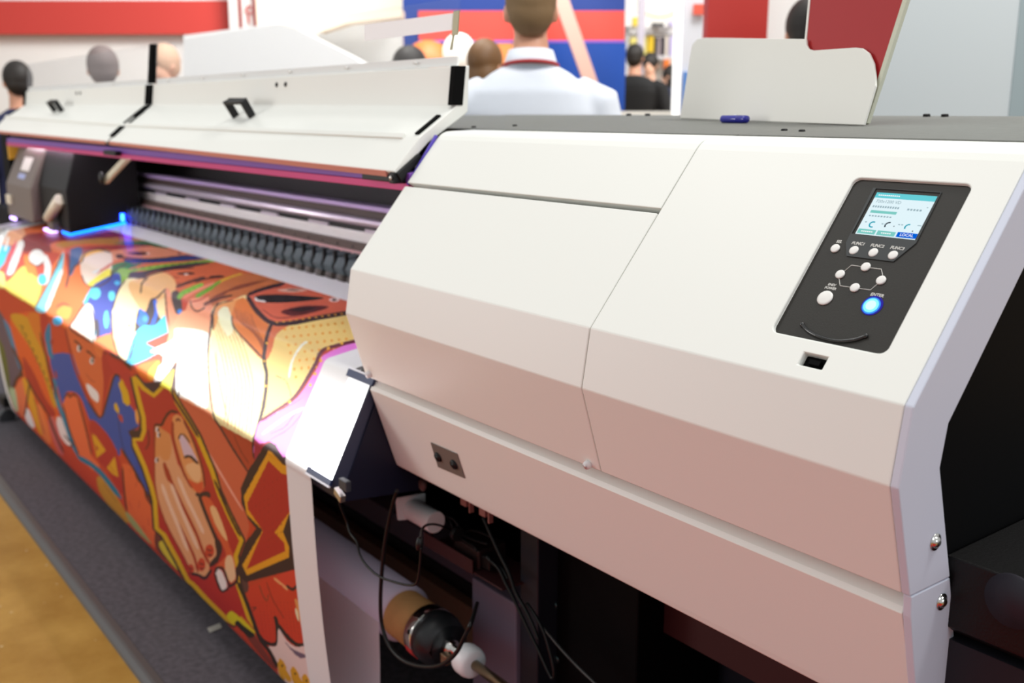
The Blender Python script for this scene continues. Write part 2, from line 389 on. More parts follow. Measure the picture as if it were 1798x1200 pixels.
# cover latches
for (x, y, X) in ((1034, 815, 0), (649, 657, 0)):
    nn = np.array([0, -.957, -.29]); p = on_n(x, y, (0, .9645, .9664), nn)
    b = MB(); b.lathe(p, nn, [(-.001, .0068), (.004, .0068), (.0075, .0058), (.0085, .0036), (.0065, .0028), (.0065, 0)], 24); P(b, 'cover_latch', WPLAS)

# ---- grey top panels rising gently to the back
mb = MB(); mb.prof([(1.2315, 1.4440), (1.2315, 1.4472), (1.786, 1.4735), (1.786, 1.4700)], -.62, XM-.0008); P(mb, 'top_panel', GREYTOP, .0006)
mb = MB(); mb.prof([(1.2315, 1.4440), (1.2315, 1.4472), (1.786, 1.4735), (1.786, 1.4700)], XM+.0008, XR+.0105); P(mb, 'top_panel', GREYTOP, .0006)
NT = np.array([0, -.0474, .9989]); PT = np.array([0, 1.2315, 1.4472])
def top(x, y): return on_n(x, y, PT, NT)
for x, y in ((904, 221.5), (832, 224.0), (1377, 229.5), (1408, 231)):
    p = top(x, y); b = MB(); b.lathe(p, NT, [(0, .0052), (.0016, .0052), (.003, .0040), (.0032, 0)], 16); P(b, 'top_screw', BLACK)
for x in (-.05, -.0, ): pass
for px in (1104, 1137, 1627, 1659):
    d = ray(px, 204.0); t = (1.760-CAM[1])/d[1]; p = np.array([CAM[0]+d[0]*t, 1.760, 1.4472+(1.760-1.2315)*.0474])
    b = MB(); b.lathe(p, NT, [(0, .0065), (.004, .0065), (.005, .005), (.005, 0)], 16); P(b, 'top_screw', BLACK)
# ---- body of the cabinet behind the covers
mb = MB(); mb.prof([(1.045, .7700), (1.010, .9500), (1.010, 1.1000), (1.2000, 1.4150), (1.7840, 1.4680), (1.7840, .7700)], .012, XR-.012); P(mb, 'cabinet_body', BLACKP)
mb = MB(); mb.prof([(1.0900, .7000), (1.0500, .9600), (1.0050, 1.1050), (1.2100, 1.4250), (1.7860, 1.4680), (1.7860, .7000)], XR-.010, XR-.001); P(mb, 'side_panel', BLACKP)
mb = MB(); mb.prof([(1.2100, 1.4240), (1.2310, 1.4440), (1.2310, 1.4240)], 0, XR); P(mb, 'top_edge_strip', BLACK)
# ink bay standing out from the side
p0 = on_x(1664, 975, XR+.002); zt = p0[2]; yb = p0[1]
p1 = on_y(1798, 1033, yb)
mb = MB(); mb.prof([(yb, zt), (1.78, zt+.004), (1.78, zt-.10), (yb+.02, zt-.10), (yb, zt-.085)], XR+.001, XR+.36)
bay = P(mb, 'ink_bay', mat('satin_black', (13, 12, 12), .42, spec=.3, bump=.2, bscale=300), .002)
pc = on_y(1778, 1056, yb); b = MB(); b.lathe(pc, (0, -1, 0), [(0, .031), (.0015, .031), (.0015, 0)], 36); b.build('round_cap', mat('slate_cap', (46, 44, 51), .5, spec=.2), bay)
mb = MB(); mb.box(XR+.001, XR+.36, yb+.006, 1.78, .02, zt-.103); P(mb, 'pedestal_panel', mat('slate_panel', (36, 35, 41), .5, spec=.2))

# ---- lids: bent white sheets, hinged at their lower edge, each with a clear window
def pyz(x, y, Y): p = on_y(x, y, Y); return p
LIDP = [(1.0504, 1.3660), (1.1080, 1.4270), (1.1125, 1.4315), (1.1960, 1.4880), (1.2020, 1.4940), (1.2110, 1.5720)]
LIDL = [(1.0504, 1.3840), (1.1080, 1.4330), (1.1125, 1.4375), (1.1960, 1.4995), (1.2020, 1.5060), (1.2110, 1.5730)]
def lid_shell(pr):
    b = [(y+.030*(.7 if i < 3 else 1), z-.012-(.004 if i == 0 else 0)) for i, (y, z) in enumerate(pr)]
    b[0] = (pr[0][0]+.012, pr[0][1]-.010); b[-1] = (pr[-1][0]+.026, pr[-1][1]+.001)
    return pr+b[::-1]
def lerp(a, b, t): return [tuple(np.array(p)*(1-t)+np.array(q)*t) for p, q in zip(a, b)]
def make_lid(x0, x1, pr0, pr1, handle_x, lab_):
    mb = MB(); mb.prof(lid_shell(pr0), x0, x1, lid_shell(pr1)); o = P(mb, 'lid', WHITE2, .0025, label=lab_)
    L = x1-x0
    def at(x, i): t = (x-x0)/L; return np.array([x, *lerp(pr0, pr1, t)[i]])
    # rose tinted return edge under the lower lip
    mb = MB(); a, b_ = at(x0+.002, 0), at(x1-.03, 0)
    mb.slab([a+(0, -.0005, -.0005), b_+(0, -.0005, -.0005), b_+(0, .003, -.012), a+(0, .003, -.012)], (0, .004, .002)); mb.build('lip', COPPER, o)
    # step bead along the fold
    mb = MB(); a, b_ = at(x0+.004, 2), at(x1-.055, 2); a1, b1 = at(x0+.004, 1), at(x1-.055, 1)
    nn = np.array([0, -.66, .75])
    mb.hexa([a1, b1, b_+(0, .004, .003), a+(0, .004, .003), a1+nn*.004, b1+nn*.004, b_+(0, .004, .003)+nn*.006, a+(0, .004, .003)+nn*.006]); mb.build('fold_bead', WHITE2, o, .001)
    # foam seals at the ends
    for xs, sg in ((x1, -1), (x0, 1)):
        f = MB(); a, c_ = at(xs, 4), at(xs, 5); w = np.array([sg*.016, 0, 0]); n2 = np.array([0, -.995, .1])
        e = np.array([-sg*.002, 0, 0])
        f.hexa([a+e, a+w, a+w+(0, .026, 0), a+e+(0, .026, 0), c_+e, c_+w, c_+w+(0, .026, 0), c_+e+(0, .026, 0)])
        f.v = [(p[0], p[1]-.010, p[2]) for p in f.v]
        f.build('foam_seal', FOAM, o, .001)
        f = MB(); a, c_ = at(xs, 2), at(xs, 3); d = c_-a; n3 = np.array([0, -.56, .83])
        q0, q1 = a+d*.08, a+d*.72; w = np.array([sg*.014, 0, 0])+0
        s_ = np.array([sg*.010, 0, 0])
        f.hexa([q0+s_, q0+s_+w, q1+s_+w, q1+s_, q0+s_+n3*.004, q0+s_+w+n3*.004, q1+s_+w+n3*.004, q1+s_+n3*.004]); f.build('edge_seal', FOAM, o)
    # handle: a black hoop standing on the sloping face
    hb = lerp(pr0, pr1, (handle_x-x0)/L); B = np.array([handle_x, hb[2][0]*.42+hb[3][0]*.58, hb[2][1]*.42+hb[3][1]*.58])
    hd = np.array([0, -.50, .865]); ht = np.array([0, .83, .56])
    h = MB(); W = .062; Hh = .050
    for xx in (-W, W-.012): h.hexa([B+(xx, 0, 0)-ht*.010, B+(xx+.012, 0, 0)-ht*.010, B+(xx+.012, 0, 0)+ht*.010, B+(xx, 0, 0)+ht*.010]+[B+hd*Hh+(xx, 0, 0)-ht*.010, B+hd*Hh+(xx+.012, 0, 0)-ht*.010, B+hd*Hh+(xx+.012, 0, 0)+ht*.010, B+hd*Hh+(xx, 0, 0)+ht*.010])
    h.hexa([B+hd*(Hh-.008)+(-W, 0, 0)-ht*.010, B+hd*(Hh-.008)+(W, 0, 0)-ht*.010, B+hd*(Hh-.008)+(W, 0, 0)+ht*.010, B+hd*(Hh-.008)+(-W, 0, 0)+ht*.010]+[B+hd*Hh+(-W, 0, 0)-ht*.010, B+hd*Hh+(W, 0, 0)-ht*.010, B+hd*Hh+(W, 0, 0)+ht*.010, B+hd*Hh+(-W, 0, 0)+ht*.010])
    h.build('handle', BLACK, o, .0015)
    # two black dots near the top
    for dx in (0, .055):
        a, c_ = at(handle_x+.12+dx, 4), at(handle_x+.12+dx, 5); p = a+(c_-a)*.72
        b = MB(); b.lathe(p, (0, -1, .12), [(-.002, .006), (.003, .006), (.004, .004), (.004, 0)], 14); b.build('lid_screw', BLACK, o)
    # the clear window: upright sheet with a foot
    w = MB(); a, c_ = at(x0+.02, 5), at(x1-.022, 5); tz = 1.707
    w.hexa([a+(0, .004, .001), c_+(0, .004, .001), c_+(0, .008, .001), a+(0, .008, .001),
            (a[0], 1.2290, tz), (c_[0], 1.2290, tz), (c_[0], 1.2330, tz), (a[0], 1.2330, tz)]); w.build('clear_window', ACRYL, o)
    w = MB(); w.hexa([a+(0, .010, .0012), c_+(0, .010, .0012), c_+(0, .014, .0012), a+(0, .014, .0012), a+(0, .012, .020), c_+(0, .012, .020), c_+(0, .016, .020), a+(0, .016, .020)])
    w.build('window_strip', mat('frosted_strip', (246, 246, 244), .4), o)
    n = int(L/.31)
    for k in range(n):
        xx = x0+.15+k*.31; p = np.array([xx, 1.2150, 1.5835]); b = MB(); b.lathe(p, (0, -1, .1), [(-.004, .0032), (.0030, .0032), (.0036, .002), (.0036, 0)], 12); b.build('window_screw', STEELD, o)
    return o
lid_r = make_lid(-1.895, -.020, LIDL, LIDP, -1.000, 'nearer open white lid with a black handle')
LIDLL = [(y, z+dz) for (y, z), dz in zip(LIDL, (.012, .022, .022, .012, .008, .006))]
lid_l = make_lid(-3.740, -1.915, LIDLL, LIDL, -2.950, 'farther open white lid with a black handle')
mb = MB(); mb.prof([(y+.001, z-.003) for y, z in lid_shell(LIDL)], -1.9145, -1.8955); mb.build('seam_seal', FOAM, lid_r)
for i0, t0, t1, wd in ((0, .30, .95, .022), (2, .45, 1.0, .026)):
    a_, c_ = np.array([-1.905, *LIDL[i0]]), np.array([-1.905, *LIDL[i0+1]]); d_ = c_-a_; n_ = np.array([0, -d_[2], d_[1]]); n_ /= np.linalg.norm(n_)
    if n_[2] < 0: n_ = -n_
    q0, q1 = a_+d_*t0, a_+d_*t1; w_ = np.array([wd, 0, 0])
    mb = MB(); mb.hexa([q0-w_, q0+w_, q1+w_, q1-w_]+[v+n_*.006 for v in (q0-w_, q0+w_, q1+w_, q1-w_)]); mb.build('edge_seal', FOAM, lid_r)
# black foam post on the join of the two windows, steel clips at the near end
mb = MB(); mb.hexa([(-1.925, 1.206, 1.577), (-1.893, 1.206, 1.577), (-1.893, 1.226, 1.577), (-1.925, 1.226, 1.577), (-1.925, 1.222, 1.709), (-1.893, 1.222, 1.709), (-1.893, 1.242, 1.709), (-1.925, 1.242, 1.709)])
mb.build('window_seal', FOAM, lid_r, .001)
OLV = mat('olive_steel', (156, 150, 122), .45, .3)
mb = MB(); c0 = [on_y(x, y, 1.222) for x, y in ((798, 20), (808, 18), (805, 62), (795, 63))]; mb.slab(c0, (0, -.003, 0)); cl = mb.build('window_clip', OLV, lid_r)
mb = MB(); c0 = [on_y(x, y, 1.222) for x, y in ((796, 62), (799, 62), (795, 88), (791, 88))]; mb.slab(c0, (0, -.003, 0)); mb.build('window_clip', OLV, lid_r)
mb = MB(); c0 = [on_y(x, y, 1.222) for x, y in ((640, 43), (795, 23), (793, 53), (640, 72))]; mb.slab(c0, (0, .001, 0)); mb.build('painted_glare_strip', mat('glare_strip_white', (248, 248, 250), .4), lid_r)  # white strip painted in for a bright reflection on the window
# hinge bracket at the near lower corner
mb = MB(); mb.box(-.155, -.030, 1.055, 1.072, 1.3440, 1.3580); mb.box(-.036, -.018, 1.050, 1.100, 1.3420, 1.3640)
mb.hexa([(-.034, 1.066, 1.345), (-.012, 1.066, 1.345), (-.012, 1.115, 1.392), (-.034, 1.115, 1.392), (-.034, 1.055, 1.362), (-.012, 1.055, 1.362), (-.012, 1.108, 1.400), (-.034, 1.108, 1.400)])
hb = P(mb, 'hinge_bracket', BLACK, .002)
b = MB(); b.lathe(np.array([-.026, 1.049, 1.353]), (0, -1, 0), [(0, .0046), (.002, .0046), (.003, .003), (.003, 0)], 16); b.build('hinge_bolt', SILV, hb)
mb = MB(); mb.box(-1.985, -1.850, 1.055, 1.075, 1.336, 1.352); P(mb, 'hinge_bracket', BLACK, .002)
# ---- beam under the lids, magenta and purple light put into its colours
zA, zB, zC_ = on_y(630, 326, 1.075)[2], on_y(630, 313.5, 1.075)[2], on_y(630, 297, 1.075)[2]
mb = MB(); mb.prof([(1.075, zA), (1.075, zB), (1.100, zB), (1.100, zA)], -3.60, -.004); P(mb, 'front_beam', PINKB, .001)
mb = MB(); mb.prof([(1.078, zB+.0005), (1.078, zC_), (1.110, zC_+.004), (1.110, zB+.0005)], -3.60, -.004); P(mb, 'front_beam', PURPB, .001)
mb = MB(); mb.prof([(1.125, zB+.004), (1.140, zB+.004), (1.140, zB+.010), (1.125, zB+.010)], -3.50, -.05); P(mb, 'added_fill_strip', emis('fill_strip_glow', (248, 240, 252), 24.0))  # glowing strip added out of sight to brighten the rails
mb = MB(); mb.prof([(1.072, 1.3405), (1.140, 1.4360), (1.145, 1.4340), (1.080, 1.3400)], -.006, -.001); P(mb, 'cabinet_cheek', mat('violet_sheet', (92, 74, 190), .45))
# ---- inside: back plate, rails, scale bars, roller row
mb = MB(); mb.prof([(1.60, .90), (1.60, 1.36), (1.62, 1.36), (1.62, .90)], -3.62, -.004); P(mb, 'inner_back_plate', mat('inner_dark', (26, 22, 22), .6))
mb = MB(); mb.prof([(1.10, 1.372), (1.60, 1.40), (1.60, 1.385), (1.10, 1.356)], -3.62, -.004); P(mb, 'inner_roof', BLACK)
mb = MB(); mb.prof([(1.60, 1.405), (1.10, 1.376), (1.20, 1.440), (1.786, 1.472), (1.786, 1.405)], -3.62, -.622); P(mb, 'rear_hood', GREYTOP)
def zrow(px, py, Y): return on_y(px, py, Y)[2]
def xbar(name, px, ya, yb_, Y, dep, m, x0=-3.60, x1=-.006, bev=.001):
    za, zb = zrow(px, yb_, Y), zrow(px, ya, Y)
    mb = MB(); mb.prof([(Y, za), (Y, zb), (Y+dep, zb), (Y+dep, za)], x0, x1); return P(mb, name, m, bev)
xbar('guide_rail', 655, 363, 371, 1.440, .05, mat('violet_steel', (190, 170, 215), .35, .3), bev=.002)
sb = xbar('scale_bar', 655, 371, 386, 1.450, .05, mat('scale_brown', (62, 48, 44), .5))
mb = MB(); za, zb = zrow(655, 402, 1.43), zrow(655, 387, 1.43); mb.cyl((-3.6, 1.44, (za+zb)/2), (-.006, 1.44, (za+zb)/2), (zb-za)/2*1.05, 20); P(mb, 'guide_rail', STEEL)
xbar('rail_bracket', 655, 400, 413, 1.446, .05, BLACK)
for k in range(9):
    x0 = -.35-k*.36; z0 = zrow(655, 412, 1.45)
    mb = MB(); mb.box(x0-.13, x0, 1.438, 1.4455, z0+.004, z0+.014); P(mb, 'rail_clip', STEEL)
xbar('lower_rail', 655, 411, 434, 1.440, .06, STEELD, bev=.004)
xbar('pinch_beam', 655, 433, 448, 1.420, .06, BROWNT)
for k in range(36):
    x0 = -.12-k*.095; z0 = (zrow(655, 433, 1.42)+zrow(655, 448, 1.42))/2
    mb = MB(); mb.lathe((x0, 1.42, z0), (0, -1, 0), [(-.002, .0035), (.002, .0035), (.002, 0)], 8); P(mb, 'beam_screw', BLACK)
xbar('pinch_beam_edge', 655, 448, 462, 1.410, .07, mat('rose_steel', (214, 170, 168), .4, .1))
# pinch rollers: each a ribbed slate housing with a little roller foot
ZP = lambda y: .957+.158*(y-.984)
mb = MB()
mb.prof([(1.352, ZP(1.34)+.018), (1.340, ZP(1.34)+.020), (1.332, ZP(1.34)+.040), (1.345, ZP(1.34)+.068), (1.400, ZP(1.34)+.076), (1.405, ZP(1.34)+.020)], -.050, .0)
proto = P(mb, 'pinch_roller', RUBBER, .004, segs=3)
w = MB(); w.cyl((-.044, 1.345, ZP(1.345)+.0115), (-.006, 1.345, ZP(1.345)+.0115), .0105, 16); w.build('roller_wheel', mat('roller_brown', (74, 66, 60), .6), proto)
w = MB(); w.box(-.0610, -.0535, 1.338, 1.348, ZP(1.34)+.030, ZP(1.34)+.086); w.build('spring_pin', BLACK, proto, .001)
proto.location.x -= .060
for k in range(1, 47):
    c_ = proto.copy(); COL.objects.link(c_); c_.parent = printer; c_.matrix_parent_inverse = proto.matrix_parent_inverse.copy(); c_.location = proto.location+Vector((-k*.0660, 0, 0))
    for ch in list(proto.children):
        d = ch.copy(); COL.objects.link(d); d.parent = c_; d.matrix_parent_inverse = ch.matrix_parent_inverse.copy()
# platen under the sheet
mb = MB(); mb.prof([(1.42, ZP(1.42)-.004), (.990, ZP(.990)-.004), (.990, .900), (1.42, .940)], -3.60, -.004); P(mb, 'platen', mat('platen_grey', (170, 168, 172), .45))
mb = MB(); mb.prof([(1.60, .70), (1.12, .70), (1.12, .905), (1.60, .94)], -3.60, -.004); P(mb, 'platen_frame', mat('frame_black', (22, 20, 22), .55))
# ---- print carriage with its lamps
CX0, CXM, CX1 = -3.66, -3.17, -2.72
mb = MB(); mb.prof([(1.100, 1.006), (1.100, 1.165), (1.150, 1.330), (1.400, 1.330), (1.400, 1.046)], CXM+.002, CX1)
car = P(mb, 'print_carriage', BLACK, .006)
mb = MB(); mb.prof([(1.062, .998), (1.066, 1.150), (1.140, 1.318), (1.280, 1.330), (1.280, 1.030)], CX0, CXM); mb.build('carriage_cover', mat('taupe_cover', (112, 100, 94), .45), car, .008)
q = np.array([0, 1.140-1.066, 1.318-1.150]); q /= np.linalg.norm(q); base = np.array([CXM-.30, 1.066, 1.150]); no = np.array([0, -q[2], q[1]])
mb = MB(); mb.slab([base+q*.075, base+q*.075+(.16, 0, 0), base+q*.140+(.16, 0, 0), base+q*.140], no*.001); mb.build('carriage_sticker', mat('sticker_white', (238, 232, 228), .5), car)
mb = MB(); mb.slab([base+q*.035, base+q*.035+(.13, 0, 0), base+q*.060+(.13, 0, 0), base+q*.060], no*.001); mb.build('carriage_sticker', mat('sticker_blue', (160, 170, 214), .5), car)
a_, b2_ = on_y(105, 350, 1.088), on_y(86, 383, 1.070)
mb = MB(); mb.tube([a_, b2_], .024, 14); mb.build('carriage_lever', mat('lever_ivory', (226, 216, 196), .4), car)
mb = MB(); mb.box(b2_[0]-.03, b2_[0]+.05, 1.068, 1.099, .990, b2_[2]-.012); mb.build('lever_base', mat('taupe_cover', (112, 100, 94), .45), car, .003)
mb = MB(); mb.box(CX0+.04, CX0+.12, 1.050, 1.064, 1.055, 1.100); mb.build('carriage_knob', mat('lever_ivory', (226, 216, 196), .4), car, .004)
mb = MB(); mb.box(CX0+.06, CX0+.16, 1.056, 1.064, .984, .996); mb.build('curing_lamp', emis('lamp_violet', (200, 170, 255), 5.0), car)
mb = MB(); mb.box(-3.02, -2.90, 1.070, 1.098, .980, .989); mb.build('curing_lamp', emis('lamp_violet', (200, 170, 255), 5.0), car)
mb = MB(); mb.prof([(1.105, ZP(1.105)+.005), (1.105, ZP(1.105)+.013), (1.36, ZP(1.36)+.012), (1.36, ZP(1.36)+.005)], CX1-.14, CX1-.012); mb.build('curing_lamp', emis('lamp_blue', (20, 110, 255), 6.0), car)
mb = MB(); mb.prof([(1.105, ZP(1.105)+.014), (1.105, 1.010), (1.39, 1.060), (1.39, ZP(1.39)+.014)], CX1-.15, CX1-.004); mb.build('lamp_skirt', BLACK, car)
mb = MB(); mb.box(CX1-.002, CX1+.003, 1.312, 1.326, 1.030, 1.060); mb.build('curing_lamp', emis('lamp_deep_blue', (10, 40, 255), 80.0), car)
# stay arm hanging from the beam at the lid join
a, b_ = on_y(222, 275, 1.10), on_y(182, 318, 1.06)
mb = MB(); d = (b_-a); u = np.cross(d, [0, 1, 0]); u = u/np.linalg.norm(u)*.012
mb.hexa([a-u, a+u, a+u+(0, .016, 0), a-u+(0, .016, 0), b_-u, b_+u, b_+u+(0, .016, 0), b_-u+(0, .016, 0)])
arm = P(mb, 'stay_arm', mat('arm_ivory', (200, 192, 170), .4, .3), .002)
mb = MB(); mb.lathe(b_+(0, -.004, .012), (0, -1, 0), [(0, .020), (.006, .020), (.009, .014), (.009, 0)], 20); mb.build('arm_pivot', BLACK, arm)
mb = MB(); mb.box(-3.84, -3.70, 1.10, 1.60, .95, 1.40); P(mb, 'far_cheek', BLACKP)
mb = MB(); mb.box(-3.705, -3.68, 1.098, 1.30, 1.26, 1.33); P(mb, 'ochre_plate', mat('ochre_sheet', (226, 170, 30), .5))

# ---- light box the sheet runs over on its way down
B1 = np.array([.984, .957]); B2 = np.array([.880, .753])
dB = B2-B1; nB = np.array([dB[1], -dB[0]]); nB = nB/np.linalg.norm(nB)     # outward, to the front and up
if nB[0] > 0: nB = -nB
def inset(p, h): return tuple(p+nB*h)
mb = MB(); mb.prof([inset(B1, -.0075), inset(B2, -.0075), (.895, .720), (1.085, .700), (1.110, .900)], -3.46, -.006)
box = P(mb, 'light_box', DKNAVY, .002, label='dark navy light box whose front glows behind the banner')
def lamp_mat():
    m = bpy.data.materials.new('light_box_glow'); m.use_nodes = True; nt = m.node_tree; nt.nodes.clear()
    o = nt.nodes.new('ShaderNodeOutputMaterial'); e = nt.nodes.new('ShaderNodeEmission'); tc = nt.nodes.new('ShaderNodeTexCoord'); sx = nt.nodes.new('ShaderNodeSeparateXYZ')
    nt.links.new(tc.outputs['Object'], sx.inputs[0])
    r1 = nt.nodes.new('ShaderNodeMapRange'); r1.inputs[1].default_value = B1[1]; r1.inputs[2].default_value = B2[1]+.07; r1.inputs[3].default_value = .06; r1.inputs[4].default_value = 1.0; r1.interpolation_type = 'SMOOTHSTEP'
    nt.links.new(sx.outputs['Z'], r1.inputs[0])
    r2 = nt.nodes.new('ShaderNodeMapRange'); r2.inputs[1].default_value = -2.6; r2.inputs[2].default_value = -.9; r2.inputs[3].default_value = .45; r2.inputs[4].default_value = 1.0; r2.interpolation_type = 'SMOOTHSTEP'
    nt.links.new(sx.outputs['X'], r2.inputs[0])
    a = nt.nodes.new('ShaderNodeMath'); a.operation = 'MULTIPLY'; nt.links.new(r1.outputs[0], a.inputs[0]); nt.links.new(r2.outputs[0], a.inputs[1])
    b = nt.nodes.new('ShaderNodeMath'); b.operation = 'MULTIPLY'; nt.links.new(a.outputs[0], b.inputs[0]); b.inputs[1].default_value = LAMP
    e.inputs['Color'].default_value = (1.0, .985, .97, 1); nt.links.new(b.outputs[0], e.inputs['Strength']); nt.links.new(e.outputs[0], o.inputs['Surface'])
    return m
LAMP = 13.0
G1, G2 = B1+dB*.01, B2-dB*.02
mb = MB(); mb.prof([inset(G1, -.004), inset(G2, -.004), inset(G2, -.007), inset(G1, -.007)], -3.44, -.008); gl = mb.build('glow_panel', lamp_mat(), box)
mb = MB(); mb.prof([inset(G2+dB*.001, -.0035), inset(B2+dB*.004, -.0035), inset(B2+dB*.004, -.030), inset(G2+dB*.001, -.030)], -3.45, -.007); mb.build('lower_lip', DKNAVY, box)
mb = MB(); mb.prof([inset(B1-dB*.004, -.0035), inset(G1-dB*.001, -.0035), inset(G1-dB*.001, -.028), inset(B1-dB*.004, -.028)], -3.45, -.007); mb.build('upper_lip', DKNAVY, box)
# dark end strip, end plate, clamps
eb = -.006
mb = MB(); mb.prof([inset(B1+dB*.02, .002), inset(B2+dB*.015, .002), (.905, .735), (1.000, .950)], eb, eb+.004); mb.build('end_strip', NAVYE, box)
mb = MB(); mb.prof([(1.000, .945), (.905, .738), (.905, .716), (1.080, .700), (1.080, .945)], eb+.0045, eb+.009); mb.build('end_plate', DKNAVY, box)
for t, l0, l1 in ((-.005, -.095, .012), (1.0, -.100, .004)):
    p = B1+dB*t; tdir = dB/np.linalg.norm(dB)
    mb = MB(); a = p+nB*.003; b_ = a+tdir*(.016 if t < .5 else -.012)
    mb.prof([tuple(a), tuple(b_), tuple(b_+nB*.006), tuple(a+nB*.006)], l0, l1); cl = mb.build('clamp', mat('navy_clamp', (24, 40, 86), .4), box, .001)
    mb = MB(); e = p+nB*.009; f = e+tdir*(-.004 if t < .5 else .004)
    mb.prof([tuple(e), tuple(f), tuple(f-nB*.004), tuple(e-nB*.004)], l0, l1); mb.build('clamp_edge', mat('clamp_edge_white', (236, 238, 246), .4), cl)
mb = MB(); mb.prof([(.985, .962), (1.010, .990), (1.040, .985), (1.03, .950)], -.060, -.004); mb.build('guide_block', mat('olive_block', (52, 48, 42), .6), box)

mb = MB(); mb.box(-3.5, 1.17, 1.640, 1.655, .12, .96); P(mb, 'rear_panel', BLACKP)
mb = MB(); mb.box(.004, .30, 1.300, 1.310, .620, .768); P(mb, 'inner_shield', BLACKP)
# ---- beams, posts and feet behind the hanging sheet
xbar('cross_beam', 640, 872, 908, 1.36, .08, PURPG, -3.5, .16)
xbar('cross_beam', 640, 910, 944, 1.37, .05, BLACK, -3.5, .16)
xbar('cross_beam', 640, 946, 1012, 1.34, .05, BROWNB, -3.5, .40)
mb = MB(); mb.box(.25, 1.18, 1.33, 1.345, zrow(1100, 1075, 1.33), .765); P(mb, 'inner_apron', DKRED)  # red light bounced off the floor is put into the apron's colour
pA = on_y(828, 1015, 1.20); pB = on_y(906, 1000, 1.20)
mb = MB(); mb.box(pA[0], pB[0], 1.20, 1.36, .03, on_y(830, 1016, 1.20)[2]); post = P(mb, 'stand_post', PURPG, .004)
mb = MB(); mb.box(pB[0]+.001, pB[0]+.06, 1.21, 1.40, .03, .760); P(mb, 'stand_post', mat('blue_black_steel', (24, 26, 36), .5), .003)
mb = MB(); mb.box(.30, 1.18, 1.52, 1.54, .04, .765); P(mb, 'stand_back_plate', mat('slate_back', (36, 42, 52), .55))
mb = MB(); mb.box(pB[0]+.06, pB[0]+.30, 1.26, 1.50, .20, .70); ep = P(mb, 'electronics_case', BLACKP, .004)
for x, y in ((975, 1063), (978, 1158)):
    p = on_y(x, y, 1.26); b = MB(); b.lathe(p, (0, -1, 0), [(0, .008), (.003, .008), (.004, .005), (.004, 0)], 14); b.build('case_screw', mat('case_screw', (70, 90, 92), .3, .8), ep)
mb = MB(); mb.box(.02, 1.16, 1.05, 1.13, .04, .10); P(mb, 'stand_foot', mat('foot_slate', (48, 60, 64), .5), .006)
# shaft cradle under the winding shaft
# far leg and caster at the left end
mb = MB(); mb.box(-3.60, -3.50, 1.00, 1.60, .10, .70); P(mb, 'stand_leg', BLACK, .004)
mb = MB(); mb.box(-3.60, -3.50, .92, 1.60, .09, .14); P(mb, 'stand_foot', BLACK, .004)
cw = MB(); cw.lathe((-3.535, .935, .038), (1, 0, 0), [(-.018, .030), (-.018, .036), (-.012, .038), (.012, .038), (.018, .036), (.018, .030), (.018, 0)], 24); P(cw, 'caster', mat('caster_grey', (52, 54, 58), .4))
# white roller end and its bracket below the cabinet
a, b_ = on_y(722, 899, 1.13), on_y(757, 926, 1.13)
ax = np.array([1, 0, 0]); r = .025; zc = a[2]
mb = MB(); mb.cyl((a[0]-.010, 1.14, zc), (b_[0]+.004, 1.14, zc), r, 28); wr = P(mb, 'media_roller_end', WPLAS, .002)
mb = MB(); mb.prof([(1.100, zc+.036), (1.104, zc-.018), (1.175, zc-.030), (1.175, zc+.030)], a[0]-.018, a[0]-.011); mb.build('bracket_plate', WPLAS, wr)
# pink terminal blocks hanging under the panel, round knob
for x, y in ((813, 884), (846, 902)):
    p = on_y(x, y, 1.10); mb = MB(); mb.box(p[0]-.010, p[0]+.010, 1.10, 1.12, p[2]-.006, .768); P(mb, 'connector_block', mat('pink_connector', (150, 98, 92), .5), .001)
    mb = MB(); mb.box(p[0]+.020, p[0]+.024, 1.10, 1.11, p[2]-.014, .768); P(mb, 'connector_pin', mat('pink_connector', (150, 98, 92), .5))
p = on_y(742, 852, 1.12); mb = MB(); mb.ell(p, (.012, .008, .014)); P(mb, 'lock_knob', mat('knob_taupe', (96, 80, 78), .5))
# ================================================================== THE BANNER ON THE MACHINE
YC = 1.096; ZC = on_y(722, 1087, YC)[2]
XA, XB, XPR, XPL = -.095, -3.36, -.215, -3.30      # sheet edges, print edges
def fillet(pts, i, r, n=6):
    p, a, b = np.array(pts[i]), np.array(pts[i-1]), np.array(pts[i+1])
    u = (a-p)/np.linalg.norm(a-p); w = (b-p)/np.linalg.norm(b-p)
    return [tuple((p+u*r)*(1-t)**2+2*p*t*(1-t)+(p+w*r)*t*t) for t in np.linspace(0, 1, n)]
b1 = (B1[0], B1[1]+.0008); b2 = (B2[0]-.0008, B2[1])
raw = [(1.40, ZP(1.40)+.001), b1, b2, (.8835, .690)]
path = [raw[0]]+fillet(raw, 1, .012)+fillet(raw, 2, .012)
hang = spline([(.8815, .735), (.8835, .640), (.887, .530), (.895, .390), (.906, .260), (.916, .180), (.934, .112), (.964, .085), (1.000, .096), (1.022, .150), (1.0285, .250), (1.0292, .330), (1.0295, ZC)], 6)
path += [tuple(p) for p in hang]
path = np.array(path)
ARC = np.concatenate([[0], np.cumsum(np.linalg.norm(np.diff(path, axis=0), axis=1))])
def at_v(v): return np.stack([np.interp(v, ARC, path[:, 0]), np.interp(v, ARC, path[:, 1])], -1)
V_PRINT = float(np.interp(1.40-1.2495, [0, 1], [0, np.hypot(1, .158)]))    # where the print starts
V_FACE = float(ARC[int(np.argmin(path[:, 1]))])+.02                      # rows past this are on the underside of the loop
